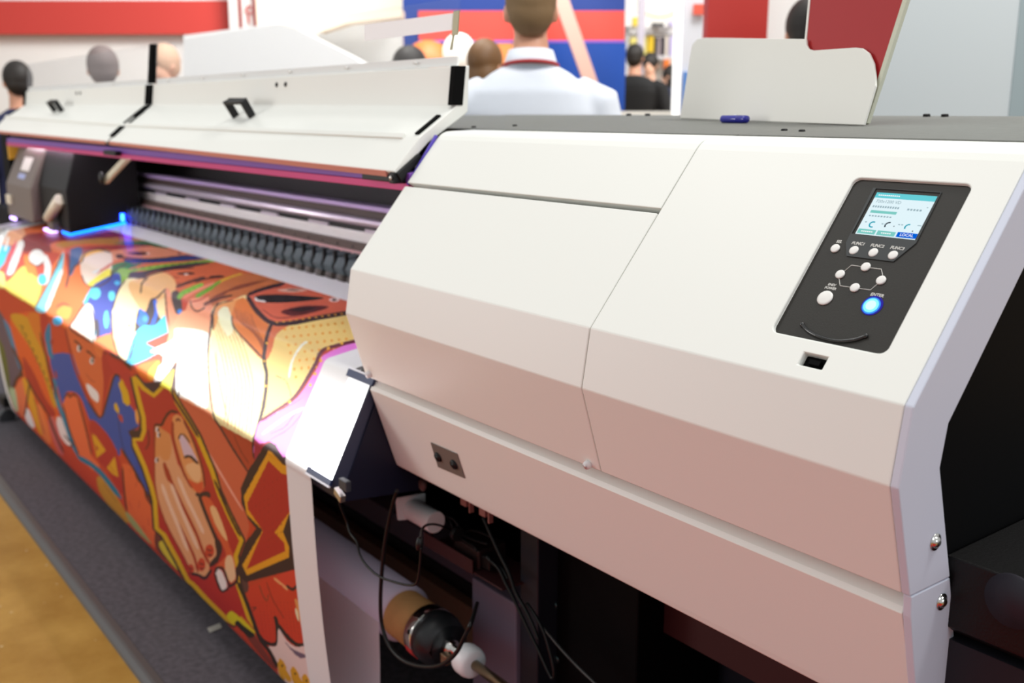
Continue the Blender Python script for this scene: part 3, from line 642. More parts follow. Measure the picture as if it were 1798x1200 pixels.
# the printed artwork, backlight and shade put into its tones, in millimetres from the right edge line and down from the top of the sheet
INK = """190,60,34 4282,432 4145,418 4073,397 3025,15 2973,0 597,0 -88,419 -102,432 -249,637 -255,649 -256,661 -252,676 -237,847 -219,987 -194,1122 4,1235 46,1260 107,1301 126,1303 295,1303 301,1294 551,1294 551,1284 678,1284 672,1274 729,1274 718,1262 740,1262 726,1249 738,1249 704,1224 758,1236 825,1236 883,1249 1070,1249 1134,1262 1445,1262 1519,1274 1959,1274 2047,1284 2838,1284 2949,1294 3901,1294 4037,1303 4480,1303 4469,1269 4358,1206 4292,1154 4235,1105 4135,1013 4051,926 3978,843 3917,764 3831,649 3884,620
204,98,54 4743,344 510,52 219,230 170,260 399,401 1361,414 2292,423 4167,486 4243,450 4367,411
226,160,120 3725,417 3705,395 3637,371 3538,353 3433,347 3312,357 3174,378 3046,403 2975,421 2983,435 3027,450 3090,465 3164,475 3258,481 3377,483 3497,483 3591,478 3660,467 3713,451 3734,434
128,32,38 3021,427 3029,414 3059,396 3061,373 3020,339 2911,284 2752,216 2597,157 2493,125 2446,127 2432,150 2440,184 2460,218 2508,253 2546,274 2584,295 2654,337 2684,373 2647,398 2575,416 2526,426 2521,434 2564,440 2763,454 2807,461 2872,477 2903,477 2942,470 2987,458 3018,442
176,122,44 2645,373 2647,355 2633,331 2609,304 2579,278 2542,252 2496,226 2447,200 2402,179 2362,162 2323,149 2286,138 2249,131 2206,126 2160,124 2123,126 2108,135 2120,152 2151,177 2194,205 2239,230 2292,251 2416,291 2462,311 2483,334 2487,358 2488,379 2500,392 2533,396 2578,394 2621,386
36,104,60 2320,242 2306,224 2270,194 2222,163 2173,142 2114,132 2045,127 1984,128 1947,133 1941,145 1955,164 1980,183 2008,197 2042,203 2128,205 2171,208 2216,218 2304,242
150,42,36 2430,392 2430,375 2419,354 2396,329 2362,302 2307,269 2237,231 2167,197 2114,176 2080,170 2056,175 2044,186 2046,199 2067,215 2149,260 2184,283 2207,305 2240,349 2281,399 2294,410 2316,415 2346,416 2379,413 2411,405
214,136,104 2163,304 2163,276 2143,241 2109,208 2070,184 2022,171 1965,165 1857,159 1766,143 1732,139 1717,145 1727,166 1756,198 1793,232 1828,259 1859,274 1924,290 1948,300 1957,317 1956,337 1957,353 1972,361 2013,356 2072,344 2129,325
70,22,26 2050,275 2048,268 2034,256 2015,244 1997,236 1979,233 1958,231 1940,232 1929,235 1926,241 1929,251 1938,261 1951,269 1973,273 2004,277 2034,277
220,200,190 1931,231 1923,235 1920,238 1921,241 1928,242 1937,241 1947,238 1954,235 1958,232 1956,229 1950,228
60,20,24 2057,315 2062,309 2062,304 2057,299 2049,296 2015,301 1983,310 1977,315 1974,322 1976,328 1982,330 2020,325
120,60,50 1794,163 1785,168 1781,172 1783,175 1791,177 1802,176 1814,172 1823,168 1827,164 1825,160 1817,159 1805,160
24,52,116 1938,324 1932,317 1889,298 1861,281 1748,188 1712,164 1681,151 1651,145 1625,143 1608,143 1597,144 1593,148 1596,156 1608,170 1673,226 1715,258 1752,284 1780,302 1805,315 1828,325 1851,331 1877,334 1905,333 1928,330
22,112,62 1865,392 1886,378 1896,362 1898,348 1893,338 1881,333 1817,329 1804,323 1785,308 1776,309 1768,319 1761,335 1753,354 1742,372 1724,390 1702,409 1699,422 1714,430 1729,435 1740,438 1749,438 1758,436 1791,421
128,172,52 1766,397 1794,379 1776,372 1741,368 1718,361 1713,348 1710,317 1703,301 1689,283 1632,227 1584,165 1569,152 1550,145 1529,144 1513,147 1508,156 1520,172 1571,219 1593,242 1608,263 1639,322 1652,337 1667,350 1676,362 1670,376 1649,390 1586,419 1573,431 1565,445 1540,479 1536,491 1541,498 1551,504 1566,504 1585,498 1615,481 1656,454 1692,426
92,150,40 1707,350 1699,354 1695,358 1697,361 1704,362 1715,362 1726,359 1734,356 1738,352 1736,348 1728,347 1718,348
92,150,40 1690,330 1682,333 1679,337 1681,341 1688,342 1698,341 1709,339 1718,335 1721,331 1719,328 1712,326 1701,327
92,150,40 1674,309 1666,313 1662,317 1664,320 1672,322 1682,321 1693,318 1701,315 1705,311 1702,307 1695,306 1685,307
92,150,40 1657,289 1649,293 1646,297 1648,300 1655,301 1666,301 1676,298 1685,294 1688,290 1686,287 1679,286 1668,286
92,150,40 1641,269 1633,273 1629,277 1632,280 1639,281 1649,280 1660,278 1668,274 1672,270 1669,267 1662,265 1652,266
92,150,40 1625,248 1617,252 1613,256 1615,260 1622,261 1633,260 1643,257 1652,253 1655,249 1653,246 1646,245 1635,246
92,150,40 1608,228 1600,232 1597,236 1599,239 1606,241 1616,240 1627,237 1635,233 1639,229 1636,226 1629,224 1619,225
92,150,40 1592,208 1584,212 1580,216 1583,219 1590,221 1600,220 1610,217 1619,213 1622,209 1620,205 1613,204 1602,205
92,150,40 1575,188 1568,192 1564,196 1566,199 1573,200 1584,199 1594,197 1602,192 1606,188 1603,185 1596,184 1586,185
54,36,48 1670,388 1681,378 1674,371 1658,364 1647,352 1635,287 1624,263 1604,236 1577,207 1551,181 1531,167 1518,166 1509,175 1506,190 1509,208 1524,230 1572,284 1586,309 1589,328 1586,344 1574,360 1549,378 1500,400 1448,421 1431,434 1427,442 1432,443 1456,432 1471,429 1486,431 1525,440 1542,439 1583,422 1629,405
206,100,58 1527,391 1552,371 1564,351 1570,314 1578,288 1573,274 1555,256 1519,225 1471,186 1416,153 1362,138 1301,147 1234,172 1180,202 1155,225 1174,240 1279,266 1314,283 1318,304 1305,328 1270,375 1247,415 1260,428 1282,439 1296,452 1312,477 1325,483 1346,480 1373,471 1399,459 1420,447 1455,425
60,24,24 1482,295 1480,289 1471,279 1459,270 1448,263 1436,261 1422,260 1411,261 1404,264 1404,270 1408,277 1415,285 1424,291 1438,294 1456,297 1473,297
226,206,196 1420,279 1413,282 1411,286 1413,289 1419,290 1428,290 1437,288 1443,284 1446,281 1443,278 1437,276
60,24,24 1316,251 1315,246 1307,238 1298,231 1288,225 1278,224 1267,224 1257,225 1251,228 1252,233 1257,239 1264,246 1272,250 1297,254 1310,254
70,30,24 1282,370 1273,363 1286,332 1292,311 1332,299 1326,320 1313,352 1296,366
70,30,24 1292,311 1297,280 1312,265 1327,260 1338,267 1332,299
150,66,40 1456,405 1454,396 1461,373 1462,362 1460,352 1453,343 1470,337 1477,347 1480,357 1478,368 1471,391 1462,404
150,66,40 1453,343 1442,335 1415,319 1408,309 1414,307 1432,313 1459,329 1470,337
150,66,40 1325,437 1306,430 1296,421 1298,410 1319,386 1323,376 1343,370 1339,381 1330,393 1317,406 1309,418 1317,427 1329,436
150,66,40 1323,376 1324,367 1321,350 1326,339 1334,337 1341,343 1344,360 1343,370
232,108,36 2436,488 2409,446 2394,427 2406,410 2428,395 2427,387 2404,385 2361,390 2281,409 2219,429 2194,445 2171,454 2155,450 2143,439 2128,428 2103,425 2052,434 1991,450 1933,467 1893,482 1874,493 1869,501 1876,524 1883,544 1918,613 1920,629 1918,642 1929,653 1960,661 2012,664 2132,655 2191,652 2244,655 2301,663 2351,668 2371,661 2387,642 2423,617 2454,589 2473,564 2476,544 2466,525
44,84,140 2355,402 2411,379 2432,361 2430,349 2414,344 2382,348 2330,359 2271,375 2214,392 2161,411 2139,426 2152,452 2153,464 2153,478 2157,487 2168,488 2197,475 2239,453 2279,428
196,50,36 2416,401 2469,384 2476,377 2446,378 2389,389 2296,413 2243,435 2195,477 2180,495 2169,512 2159,533 2162,524 2171,512 2189,497 2226,477 2330,426
190,50,30 2171,610 2154,606 2121,592 2097,588 2099,582 2118,584 2135,588 2148,593 2171,603 2177,609
190,50,30 2097,588 2044,589 2025,587 2024,585 2041,582 2099,582
244,156,60 2150,626 2147,619 2136,610 2121,601 2102,595 2078,590 2048,587 2019,586 1999,588 1987,595 1981,606 1982,617 1989,625 2006,630 2063,635 2108,635 2128,633 2143,630
246,206,84 2973,650 2995,640 2979,627 2945,611 2916,596 2874,558 2847,540 2816,529 2778,527 2734,531 2644,544 2544,549 2497,553 2462,563 2440,581 2427,605 2421,629 2425,646 2435,654 2442,656 2504,654 2742,657 2883,656
238,130,40 2881,490 2866,485 2828,483 2780,484 2735,488 2695,497 2575,535 2470,560 2462,563 2578,546 2621,541 2650,542 2697,549 2725,547 2767,537 2817,520 2861,503
120,204,228 2436,657 2426,643 2417,623 2403,601 2393,581 2389,566 2383,539 2381,523 2386,456 2384,439 2382,427 2390,413 2370,417 2338,429 2316,448 2296,469 2284,489 2283,507 2296,542 2299,560 2290,582 2274,607 2263,629 2269,645 2310,656 2371,664 2420,665
244,246,250 2267,639 2253,621 2263,535 2314,537 2304,623 2285,640
244,246,250 2263,535 2265,491 2282,476 2300,476 2316,492 2314,537
246,240,236 2619,458 2612,471 2557,485 2536,491 2519,499 2506,509 2423,501 2440,488 2464,477 2493,468 2549,453 2596,452
246,240,236 2506,509 2495,520 2478,547 2440,559 2411,556 2393,541 2411,514 2423,501
248,242,236 2578,462 2569,478 2591,493 2639,504 2700,507 2759,501 2799,488 2808,472 2784,456 2734,445 2672,443 2615,449
60,190,226 2426,536 2418,547 2428,557 2453,564 2486,565 2519,561 2543,552 2551,541 2541,531 2515,525 2482,523 2449,528
46,22,32 2784,504 2722,508 2660,510 2632,508 2610,504 2621,500 2639,504 2661,505 2751,502 2783,503
46,22,32 2610,504 2592,497 2563,483 2553,476 2558,475 2578,481 2606,495 2621,500
44,186,226 3432,521 3387,504 3303,490 3216,481 3158,478 3137,483 3136,495 3143,509 3147,522 3137,541 3135,551 3142,562 3160,578 3185,597 3216,613 3251,617 3301,603 3365,576 3417,546
248,236,236 3028,434 3061,450 3047,496 3042,528 2928,526 2932,494 2946,448 2988,434
248,236,236 3042,528 3043,578 3005,594 2965,593 2928,576 2928,526
214,80,110 3109,444 3115,462 3081,545 3041,543 3076,461 3096,444
214,80,110 3081,545 3059,590 3039,604 3026,603 3020,588 3041,543
248,236,236 3274,444 3232,506 3192,504 3234,443
250,216,120 3251,617 3225,607 3179,599 3127,594 3083,594 3042,604 3001,620 2972,637 2973,650 3017,659 3094,667 3164,669 3210,667 3218,656 3232,642 3250,628
244,180,20 3536,446 3509,438 3464,430 3420,424 3387,422 3362,427 3348,437 3345,448 3351,457 3371,466 3403,474 3438,481 3468,482 3494,477 3520,468 3536,456
240,206,194 2120,427 2143,416 2186,400 2224,384 2253,369 2269,354 2275,339 2271,326 2258,317 2238,310 2211,305 2174,305 2125,311 2061,327 1984,349 1786,411 1755,424 1746,434 1747,443 1757,453 1774,463 1795,472 1816,479 1840,484 1894,491 1921,491 1948,490 1974,487 2000,482 2025,475 2052,465 2079,453 2103,439
250,214,74 1941,492 1940,485 1924,474 1855,436 1834,423 1834,402 1802,408 1762,420 1746,432 1744,443 1751,452 1764,462 1783,472 1806,479 1839,486 1880,491 1919,494
214,220,238 1942,446 1918,443 1899,438 1864,428 1851,423 1848,416 1883,409 1879,417 1885,422 1898,427 1934,437 1947,444
214,220,238 1848,416 1857,407 1888,386 1917,373 1931,371 1928,379 1883,409
232,168,60 2120,427 2196,402 2233,387 2254,372 2269,354 2277,338 2275,324 2260,314 2233,305 2205,299 2188,299 2185,306 2199,332 2201,346 2196,358 2187,370 2176,383 2162,394 2119,418 2116,425
200,90,60 1902,445 1877,428 1875,413 1915,385 1927,374 1934,366 1932,363 1896,377 1853,399 1842,407 1838,415 1842,420 1851,426 1883,439
36,60,160 1895,495 1871,479 1834,461 1761,433 1740,423 1726,409 1706,409 1671,417 1641,427 1625,440 1613,455 1606,472 1599,515 1591,534 1576,552 1539,582 1531,594 1537,604 1552,611 1589,620 1625,624 1644,623 1666,619 1692,608 1751,577 1779,565 1806,561 1855,560 1874,555 1888,544 1899,529 1903,512
80,200,240 1775,496 1769,507 1780,517 1804,524 1835,525 1865,521 1886,513 1892,502 1880,492 1856,485 1824,484 1795,488
80,200,240 1631,484 1625,492 1629,499 1642,504 1660,504 1679,500 1693,493 1699,485 1694,478 1681,474 1663,473 1645,477
80,200,240 1597,562 1584,575 1579,586 1586,591 1602,590 1623,582 1643,570 1657,556 1661,545 1654,540 1638,541 1617,550
60,170,236 1637,440 1636,444 1643,448 1654,451 1668,451 1681,450 1689,447 1690,443 1684,440 1672,437 1658,436 1645,437
70,190,236 1884,558 1871,550 1867,526 1862,514 1898,512 1904,525 1908,550 1897,558
70,190,236 1862,514 1849,503 1856,497 1868,496 1884,499 1898,512
40,30,50 1708,602 1715,594 1716,585 1712,579 1704,577 1688,582 1665,592 1628,612 1621,619 1619,626 1621,631 1628,633 1668,620 1692,611
60,190,226 1705,602 1648,639 1639,637 1696,600
250,230,214 1919,652 1929,638 1923,620 1896,584 1889,572 1881,562 1872,553 1859,548 1843,545 1824,546 1804,548 1785,554 1765,563 1744,575 1705,601 1655,631 1640,645 1656,655 1712,661 1796,663 1872,660
248,212,170 1623,468 1624,454 1622,441 1616,431 1574,403 1544,398 1496,403 1435,420 1401,437 1378,456 1360,474 1348,490 1330,536 1306,573 1302,586 1298,617 1300,632 1308,643 1323,649 1341,651 1361,650 1380,646 1432,632 1461,622 1490,610 1545,581 1570,564 1591,546 1605,527 1615,506 1620,486
240,176,118 1558,435 1556,424 1546,413 1542,398 1542,383 1559,343 1558,325 1541,316 1503,316 1450,322 1388,335 1321,355 1241,387 1168,423 1164,447 1167,465 1171,477 1179,486 1189,491 1201,492 1216,486 1251,460 1268,454 1283,459 1311,483 1325,491 1337,494 1347,495 1360,494 1479,465 1530,449
52,38,50 1384,492 1373,489 1337,493 1325,491 1322,482 1327,455 1323,446 1309,444 1290,445 1205,456 1186,460 1173,466 1168,475 1168,487 1173,499 1181,510 1192,520 1207,531 1224,540 1242,548 1260,554 1301,561 1319,562 1332,560 1343,555 1360,541 1378,516 1384,502
28,104,220 1383,489 1374,488 1340,489 1311,493 1284,500 1277,505 1274,512 1275,521 1280,529 1288,534 1303,536 1323,535 1358,530 1362,525 1360,513 1360,508 1382,492
28,90,214 1301,443 1297,452 1262,472 1254,479 1249,486 1222,484 1228,475 1237,468 1273,446 1293,441
28,90,214 1249,486 1246,495 1244,511 1245,525 1247,531 1220,532 1218,525 1217,511 1219,493 1222,484
28,90,214 1247,531 1252,541 1246,548 1237,548 1226,543 1220,532
60,150,236 1281,506 1279,511 1282,515 1292,518 1304,519 1316,517 1325,513 1327,508 1323,503 1314,500 1301,500 1289,502
248,200,150 1268,454 1262,445 1245,437 1225,430 1208,429 1195,434 1182,444 1172,455 1167,465 1166,473 1170,482 1178,488 1189,490 1208,485 1233,476 1256,464
46,22,32 1398,548 1396,550 1398,553 1401,554 1412,553 1416,551 1418,549 1417,546 1413,545 1408,545
46,22,32 1340,566 1355,530 1360,530 1345,566
230,120,50 1658,655 1647,646 1631,636 1612,625 1574,610 1553,604 1530,600 1505,601 1475,609 1410,635 1381,645 1348,651 1311,654 1279,657 1429,653 1482,654 1518,658 1580,674 1604,677 1627,676 1649,671 1660,664
60,182,232 1320,654 1320,637 1328,614 1332,590 1333,570 1328,556 1320,545 1308,537 1294,530 1275,525 1231,520 1211,515 1198,505 1175,479 1159,472 1131,472 1097,477 1068,484 1057,494 1073,506 1107,522 1216,569 1213,572 1191,573 1121,572 1105,575 1114,585 1139,599 1169,614 1229,640 1303,660 1317,661
26,70,150 1279,647 1276,639 1294,605 1306,606 1288,641 1283,647
26,70,150 1294,605 1306,584 1313,577 1317,578 1317,585 1306,606
228,146,112 1281,403 1311,390 1310,387 1287,390 1252,399 1198,414 1157,430 1130,444 1108,453 1089,457 1072,457 1058,454 1047,449 1043,441 1043,429 1055,416 1079,402 1089,393 1088,389 1082,386 1077,380 1076,358 1072,346 1062,340 1049,339 1033,340 1008,346 902,387 828,419 811,441 819,460 855,479 913,499 977,517 1031,526 1067,526 1095,517 1143,489 1172,470 1229,424
62,44,46 1222,405 1243,394 1247,385 1235,382 1207,386 1154,402 1094,422 1069,437 1057,448 1055,453 1060,456 1090,459 1099,458 1111,454 1185,419
30,120,214 1059,447 1057,450 1061,454 1069,456 1078,457 1087,455 1093,452 1095,449 1091,445 1083,443 1073,442 1064,444
112,176,50 1128,418 1121,413 1151,396 1163,385 1221,370 1213,379 1202,388 1162,410 1141,416
112,176,50 1163,385 1187,339 1247,322 1227,362 1221,370
112,176,50 1187,339 1195,322 1219,307 1241,300 1256,303 1247,322
100,164,44 1087,381 1078,377 1120,329 1169,316 1126,365 1103,377
100,164,44 1120,329 1160,284 1169,271 1175,261 1178,252 1232,234 1228,244 1222,255 1212,269 1169,316
100,164,44 1178,252 1180,236 1199,221 1218,215 1234,217 1232,234
214,180,34 1194,263 1183,258 1195,229 1199,214 1246,197 1241,214 1229,243 1210,258
214,180,34 1199,214 1201,195 1217,183 1234,177 1248,178 1246,197
226,130,106 1118,407 1117,397 1149,360 1166,334 1203,324 1185,350 1152,388 1130,404
226,130,106 1166,334 1184,295 1202,278 1216,274 1222,283 1203,324
186,76,52 1047,408 1040,406 1038,403 1037,395 1039,388 1044,379 1064,374 1059,382 1057,388 1057,393 1060,400 1055,406
186,76,52 1044,379 1069,345 1074,335 1076,325 1075,316 1097,309 1097,318 1095,328 1090,339 1082,351 1064,374
186,76,52 1075,316 1072,299 1077,288 1084,285 1093,291 1097,309
150,200,70 1167,392 1161,395 1158,398 1173,395 1181,391 1181,390
150,200,70 1180,371 1175,374 1172,376 1172,377 1186,375 1195,370 1195,369
150,200,70 1194,350 1188,353 1185,355 1185,356 1200,354 1208,349 1208,347
150,200,70 1207,329 1202,331 1199,334 1199,335 1214,332 1222,327 1222,326
150,200,70 1221,307 1216,310 1213,312 1213,313 1228,310 1237,305 1237,304
190,108,58 1087,342 1123,322 1155,299 1183,273 1203,249 1217,224 1225,198 1223,175 1203,156 1155,141 1086,129 1020,124 974,132 954,158 950,197 951,218 956,293 963,322 961,336 949,354 916,386 919,393 946,389 992,377 1043,361
130,60,36 952,412 969,397 1013,364 1032,347 1046,330 1053,311 1065,307 1058,326 1044,344 1024,362 1002,379 956,411
130,60,36 1053,311 1054,291 1048,251 1051,229 1056,227 1061,246 1066,287 1065,307
130,60,36 956,403 974,387 1020,352 1039,335 1053,316 1059,297 1072,293 1065,313 1051,332 1031,350 1008,368 960,402
130,60,36 1059,297 1059,278 1051,238 1052,216 1057,214 1064,233 1072,273 1072,293
130,60,36 960,393 979,376 1026,340 1046,322 1060,303 1065,284 1078,280 1072,299 1058,319 1037,338 1013,356 964,393
130,60,36 1065,284 1064,265 1053,225 1054,204 1058,202 1066,220 1077,260 1078,280
130,60,36 965,384 984,366 1033,328 1053,309 1067,290 1072,271 1085,266 1079,286 1065,306 1044,326 1019,345 968,383
130,60,36 1072,271 1070,251 1056,212 1055,191 1059,189 1069,207 1082,246 1085,266
130,60,36 969,374 989,356 1039,316 1060,296 1074,276 1078,257 1091,252 1087,272 1072,293 1050,314 1025,334 973,374
130,60,36 1078,257 1075,238 1059,199 1056,178 1061,177 1071,194 1088,233 1091,252
130,60,36 974,365 994,345 1046,304 1067,283 1081,263 1085,243 1098,238 1094,259 1079,280 1057,301 1031,322 977,364
130,60,36 1085,243 1080,224 1061,186 1057,166 1062,164 1074,181 1093,219 1098,238
236,158,120 1086,519 1088,498 1084,477 1075,459 1060,445 1039,439 1012,437 951,439 887,439 855,442 829,451 810,468 783,515 764,540 738,564 676,614 614,659 605,669 586,679 537,700 513,710 456,729 432,738 419,746 414,756 417,767 432,775 469,775 543,762 652,739 767,711 852,686 882,662 891,642 902,627 919,615 946,610 998,610 1021,603 1042,587 1062,565 1077,541
250,236,220 1051,495 1063,502 1043,518 1044,528 1071,542 1150,576 1168,587 1155,589 1086,580 1060,583 1050,597 1048,618 1047,639 1050,654 1049,662 1039,665 1017,660 996,651 983,633 972,585 963,575 951,584 921,629 902,654 895,657 884,658 853,657 787,649 721,653 689,652 672,643 684,622 784,533 798,512 803,495 811,481 833,473 879,472 942,478 1006,487
198,92,62 876,660 635,651 616,664 593,674 430,739 483,800 456,889 501,958 520,949 632,886 673,809 758,739 833,694 857,678
244,164,120 870,661 668,647 646,648 634,649 631,652 635,653 732,652
64,34,50 884,621 885,625 873,644 864,643 876,624 881,621
64,34,50 873,644 872,653 873,657 872,661 868,660 863,655 863,647 864,643
234,158,138 878,666 856,683 722,754 711,748 843,678 872,663
234,158,138 722,754 570,826 559,820 711,748
234,158,138 570,826 517,850 488,860 484,859 506,845 559,820
150,46,36 858,670 836,688 718,763 710,760 828,684 855,669
150,46,36 718,763 653,803 630,815 627,813 646,799 710,760
160,56,38 634,911 624,920 563,951 552,945 613,914 630,909
160,56,38 563,951 535,964 523,966 519,964 524,957 552,945
216,110,80 597,887 589,896 536,925 525,919 578,890 593,885
216,110,80 536,925 514,935 504,936 500,934 504,929 525,919
247,214,156 889,413 919,397 937,384 947,373 953,362 956,352 953,344 947,336 944,327 949,315 958,301 962,289 949,285 915,292 766,335 633,362 596,372 569,385 528,414 517,425 502,449 485,473 475,481 453,493 442,502 419,532 399,564 390,587 386,609 369,635 369,648 389,658 437,666 499,670 564,671 611,668 629,660 645,638 661,625 712,593 739,574 762,555 778,535 815,475 831,458 865,427
214,118,48 793,397 829,380 864,363 894,345 930,319 939,308 935,302 908,303 852,312 776,327 693,346 617,371 536,405 493,434 483,458 483,473 494,477 517,474 658,445 705,431
172,62,38 611,668 389,658 387,679 382,698 436,746 524,709
206,136,70 821,449 706,513 702,512 780,469 819,449
206,136,70 706,513 645,551 628,563 604,585 600,584 624,561 641,549 702,512
206,136,70 604,585 571,625 560,641 555,641 566,624 590,595 600,584
206,136,70 560,641 558,650 558,659 556,659 553,649 555,641
206,136,70 818,442 734,483 691,507 687,505 751,471 794,451 817,441
206,136,70 691,507 626,546 609,558 584,580 580,579 604,557 622,545 687,505
206,136,70 584,580 552,621 539,639 535,638 547,620 571,590 580,579
206,136,70 539,639 536,648 536,658 534,658 531,647 535,638
206,136,70 816,434 723,476 676,500 672,499 742,464 789,443 814,433
206,136,70 676,500 607,541 589,554 565,576 560,575 585,553 603,540 672,499
206,136,70 565,576 532,617 519,636 515,635 551,585 560,575
206,136,70 519,636 514,646 513,657 512,656 510,645 515,635
206,136,70 815,426 711,469 661,494 658,493 708,468 733,457 784,436
206,136,70 661,494 588,537 570,550 545,572 541,571 566,549 584,536 658,493
206,136,70 545,572 513,613 499,634 495,633 532,581 541,571
206,136,70 499,634 494,644 492,656 490,655 489,643 495,633
206,136,70 821,417 727,451 674,474 647,488 643,487 670,473 724,449 780,428
206,136,70 647,488 570,532 551,546 526,567 522,566 547,544 566,531 643,487
206,136,70 526,567 495,609 480,631 475,630 514,576 522,566
206,136,70 480,631 473,642 470,654 468,654 469,642 475,630
206,136,70 838,405 748,433 689,455 632,482 628,481 685,454 744,431 781,420
206,136,70 632,482 552,528 532,541 517,553 507,563 503,562 513,552 528,540 548,527 600,496 628,481
206,136,70 507,563 476,605 460,629 456,628 495,572 503,562
206,136,70 460,629 453,641 449,653 447,653 449,640 456,628
206,136,70 861,391 742,426 709,437 648,461 618,476 614,475 644,460 705,435 740,424
206,136,70 618,476 588,492 534,524 513,537 498,549 488,559 484,558 494,548 509,536 530,522 584,491 614,475
206,136,70 488,559 441,626 437,625 477,568 484,558
206,136,70 441,626 433,639 428,652 427,652 429,638 437,625
206,136,70 884,378 700,430 635,455 603,470 600,469 631,453 663,440 697,428
206,136,70 603,470 572,487 516,519 495,533 480,545 470,555 466,554 476,544 491,532 512,518 568,485 600,469
206,136,70 470,555 422,624 418,623 459,563 466,554
206,136,70 422,624 414,637 408,651 406,651 410,636 418,623
150,70,28 860,360 745,401 714,409 685,415 688,412 717,406 746,398 830,369
150,70,28 685,415 606,425 584,429 548,439 545,437 582,427 605,422 688,412
150,70,28 548,439 516,451 497,456 545,437
150,70,28 844,359 729,400 698,408 669,415 671,412 730,397 815,368
150,70,28 669,415 591,427 571,431 539,442 536,440 568,429 590,425 671,412
150,70,28 539,442 511,454 495,458 536,440
150,70,28 829,358 714,399 653,415 654,412 715,396 799,367
150,70,28 653,415 577,429 558,434 530,445 527,443 555,432 575,427 654,412
150,70,28 530,445 507,456 493,461 527,443
150,70,28 813,357 698,398 636,415 638,413 699,395 784,366
150,70,28 636,415 563,431 546,436 522,447 518,446 543,435 560,430 638,413
150,70,28 522,447 503,459 492,464 490,463 518,446
150,70,28 798,356 683,397 621,416 621,413 684,395 769,365
150,70,28 621,416 549,434 533,439 513,450 509,449 530,437 546,432 621,413
150,70,28 513,450 499,461 489,466 488,466 509,449
150,70,28 783,355 668,396 605,416 605,414 669,394 754,364
150,70,28 605,416 536,436 521,442 504,453 500,452 518,440 533,434 605,414
150,70,28 504,453 494,464 487,469 486,468 500,452
150,70,28 768,354 653,396 589,416 589,414 654,393 739,363
150,70,28 589,416 540,431 523,438 509,444 501,450 496,455 491,454 497,449 505,443 519,436 537,429 589,414
150,70,28 496,455 490,466 485,471 483,471 491,454
222,150,84 882,410 909,396 927,385 939,375 947,365 950,355 940,329 943,297 941,293 929,318 915,331 885,348 810,387 793,397 802,396 860,376 880,370 885,373 884,379 876,388 861,399 837,412 819,424 813,434 811,442 811,456 813,460 817,460 827,452 856,425
250,226,190 868,402 886,390 898,378 897,370 880,370 835,384 771,405 722,423 705,434 701,443 703,450 710,455 719,458 733,456 751,451 787,438
46,22,32 892,407 899,401 929,379 935,372 938,364 951,360 948,368 941,376 931,384 909,399 895,407
46,22,32 938,364 938,356 935,339 938,330 942,328 947,335 951,351 951,360
54,22,34 895,408 859,433 833,475 819,496 803,515 784,534 773,532 791,513 807,494 847,432 892,407
54,22,34 784,534 743,569 685,613 667,625 657,622 732,567 773,532
54,22,34 667,625 635,646 626,655 619,667 613,669 598,662 608,657 625,643 657,622
54,22,34 613,669 596,675 535,706 523,700 598,662
54,22,34 535,706 451,742 432,748 428,745 441,737 523,700
54,22,34 792,397 719,429 703,435 682,440 677,437 712,427 764,405 791,396
54,22,34 682,440 541,466 537,462 677,437
54,22,34 541,466 507,472 489,474 488,473 503,469 537,462
130,40,26 506,671 500,678 469,704 461,708 454,705 470,695 493,675 503,670
130,40,26 461,708 436,718 426,720 423,719 430,714 454,705
206,98,70 962,279 987,250 995,215 991,180 976,155 948,144 908,141 863,141 819,137 778,123 736,104 693,89 648,88 595,104 538,133 490,164 464,192 465,214 486,236 540,279 579,324 599,343 621,356 643,360 665,359 727,345 846,320 913,302
20,14,18 917,276 917,267 908,255 892,243 869,229 831,213 781,195 735,180 704,173 694,176 695,186 714,213 727,227 764,258 782,270 813,285 828,290 844,292 864,291 887,288 907,283
236,226,222 906,279 894,285 873,293 863,295 853,294 870,286 882,285 896,279 905,277
236,226,222 853,294 827,289 824,284 830,281 844,280 870,286
90,22,26 690,302 695,291 694,275 687,257 678,243 662,230 641,219 620,210 605,208 596,212 592,223 590,236 590,249 594,279 600,293 610,303 627,308 652,310 675,308
40,12,18 678,286 680,280 677,270 671,259 663,250 653,243 640,237 628,233 620,233 618,239 620,250 624,262 630,272 641,278 656,283 670,286
220,180,160 914,208 915,203 910,193 900,182 888,174 872,167 851,162 832,159 821,159 821,165 826,175 836,185 847,193 863,200 884,205 903,208
40,18,24 885,193 888,191 888,187 885,181 880,178 857,173 840,173 860,184
226,206,200 636,159 628,166 625,173 629,178 639,181 652,179 665,175 674,168 676,161 672,155 662,153 649,154
60,20,26 644,163 638,167 636,171 637,174 642,175 649,173 657,170 663,166 665,162 664,160 659,159
46,22,32 948,284 939,278 950,247 953,223 994,208 990,233 978,265 961,279
46,22,32 953,223 950,181 962,161 977,155 991,164 994,208
150,60,44 760,325 677,339 653,341 634,340 620,333 633,327 646,333 664,335 687,333 740,324 763,322
150,60,44 620,333 610,323 596,298 592,285 597,283 609,292 623,317 633,327
242,196,120 580,380 590,367 583,360 567,353 551,337 537,304 521,259 498,219 466,201 414,216 352,250 296,288 261,316 252,332 261,344 274,353 282,363 284,380 280,389 271,400 256,414 249,425 249,436 257,480 262,498 273,517 295,541 324,570 354,594 380,605 398,594 413,568 426,537 439,511 476,467 497,439 511,422 547,401
206,104,60 601,375 614,355 601,341 578,333 559,333 547,342 522,381 503,401 480,417 469,429 465,440 463,449 464,459 466,468 469,473 476,471 508,435 546,407
238,150,36 519,369 513,372 509,375 509,377 519,376 526,373 535,367 535,365 532,365
238,150,36 451,397 445,400 442,403 442,405 451,403 457,401 467,395 467,393 463,393
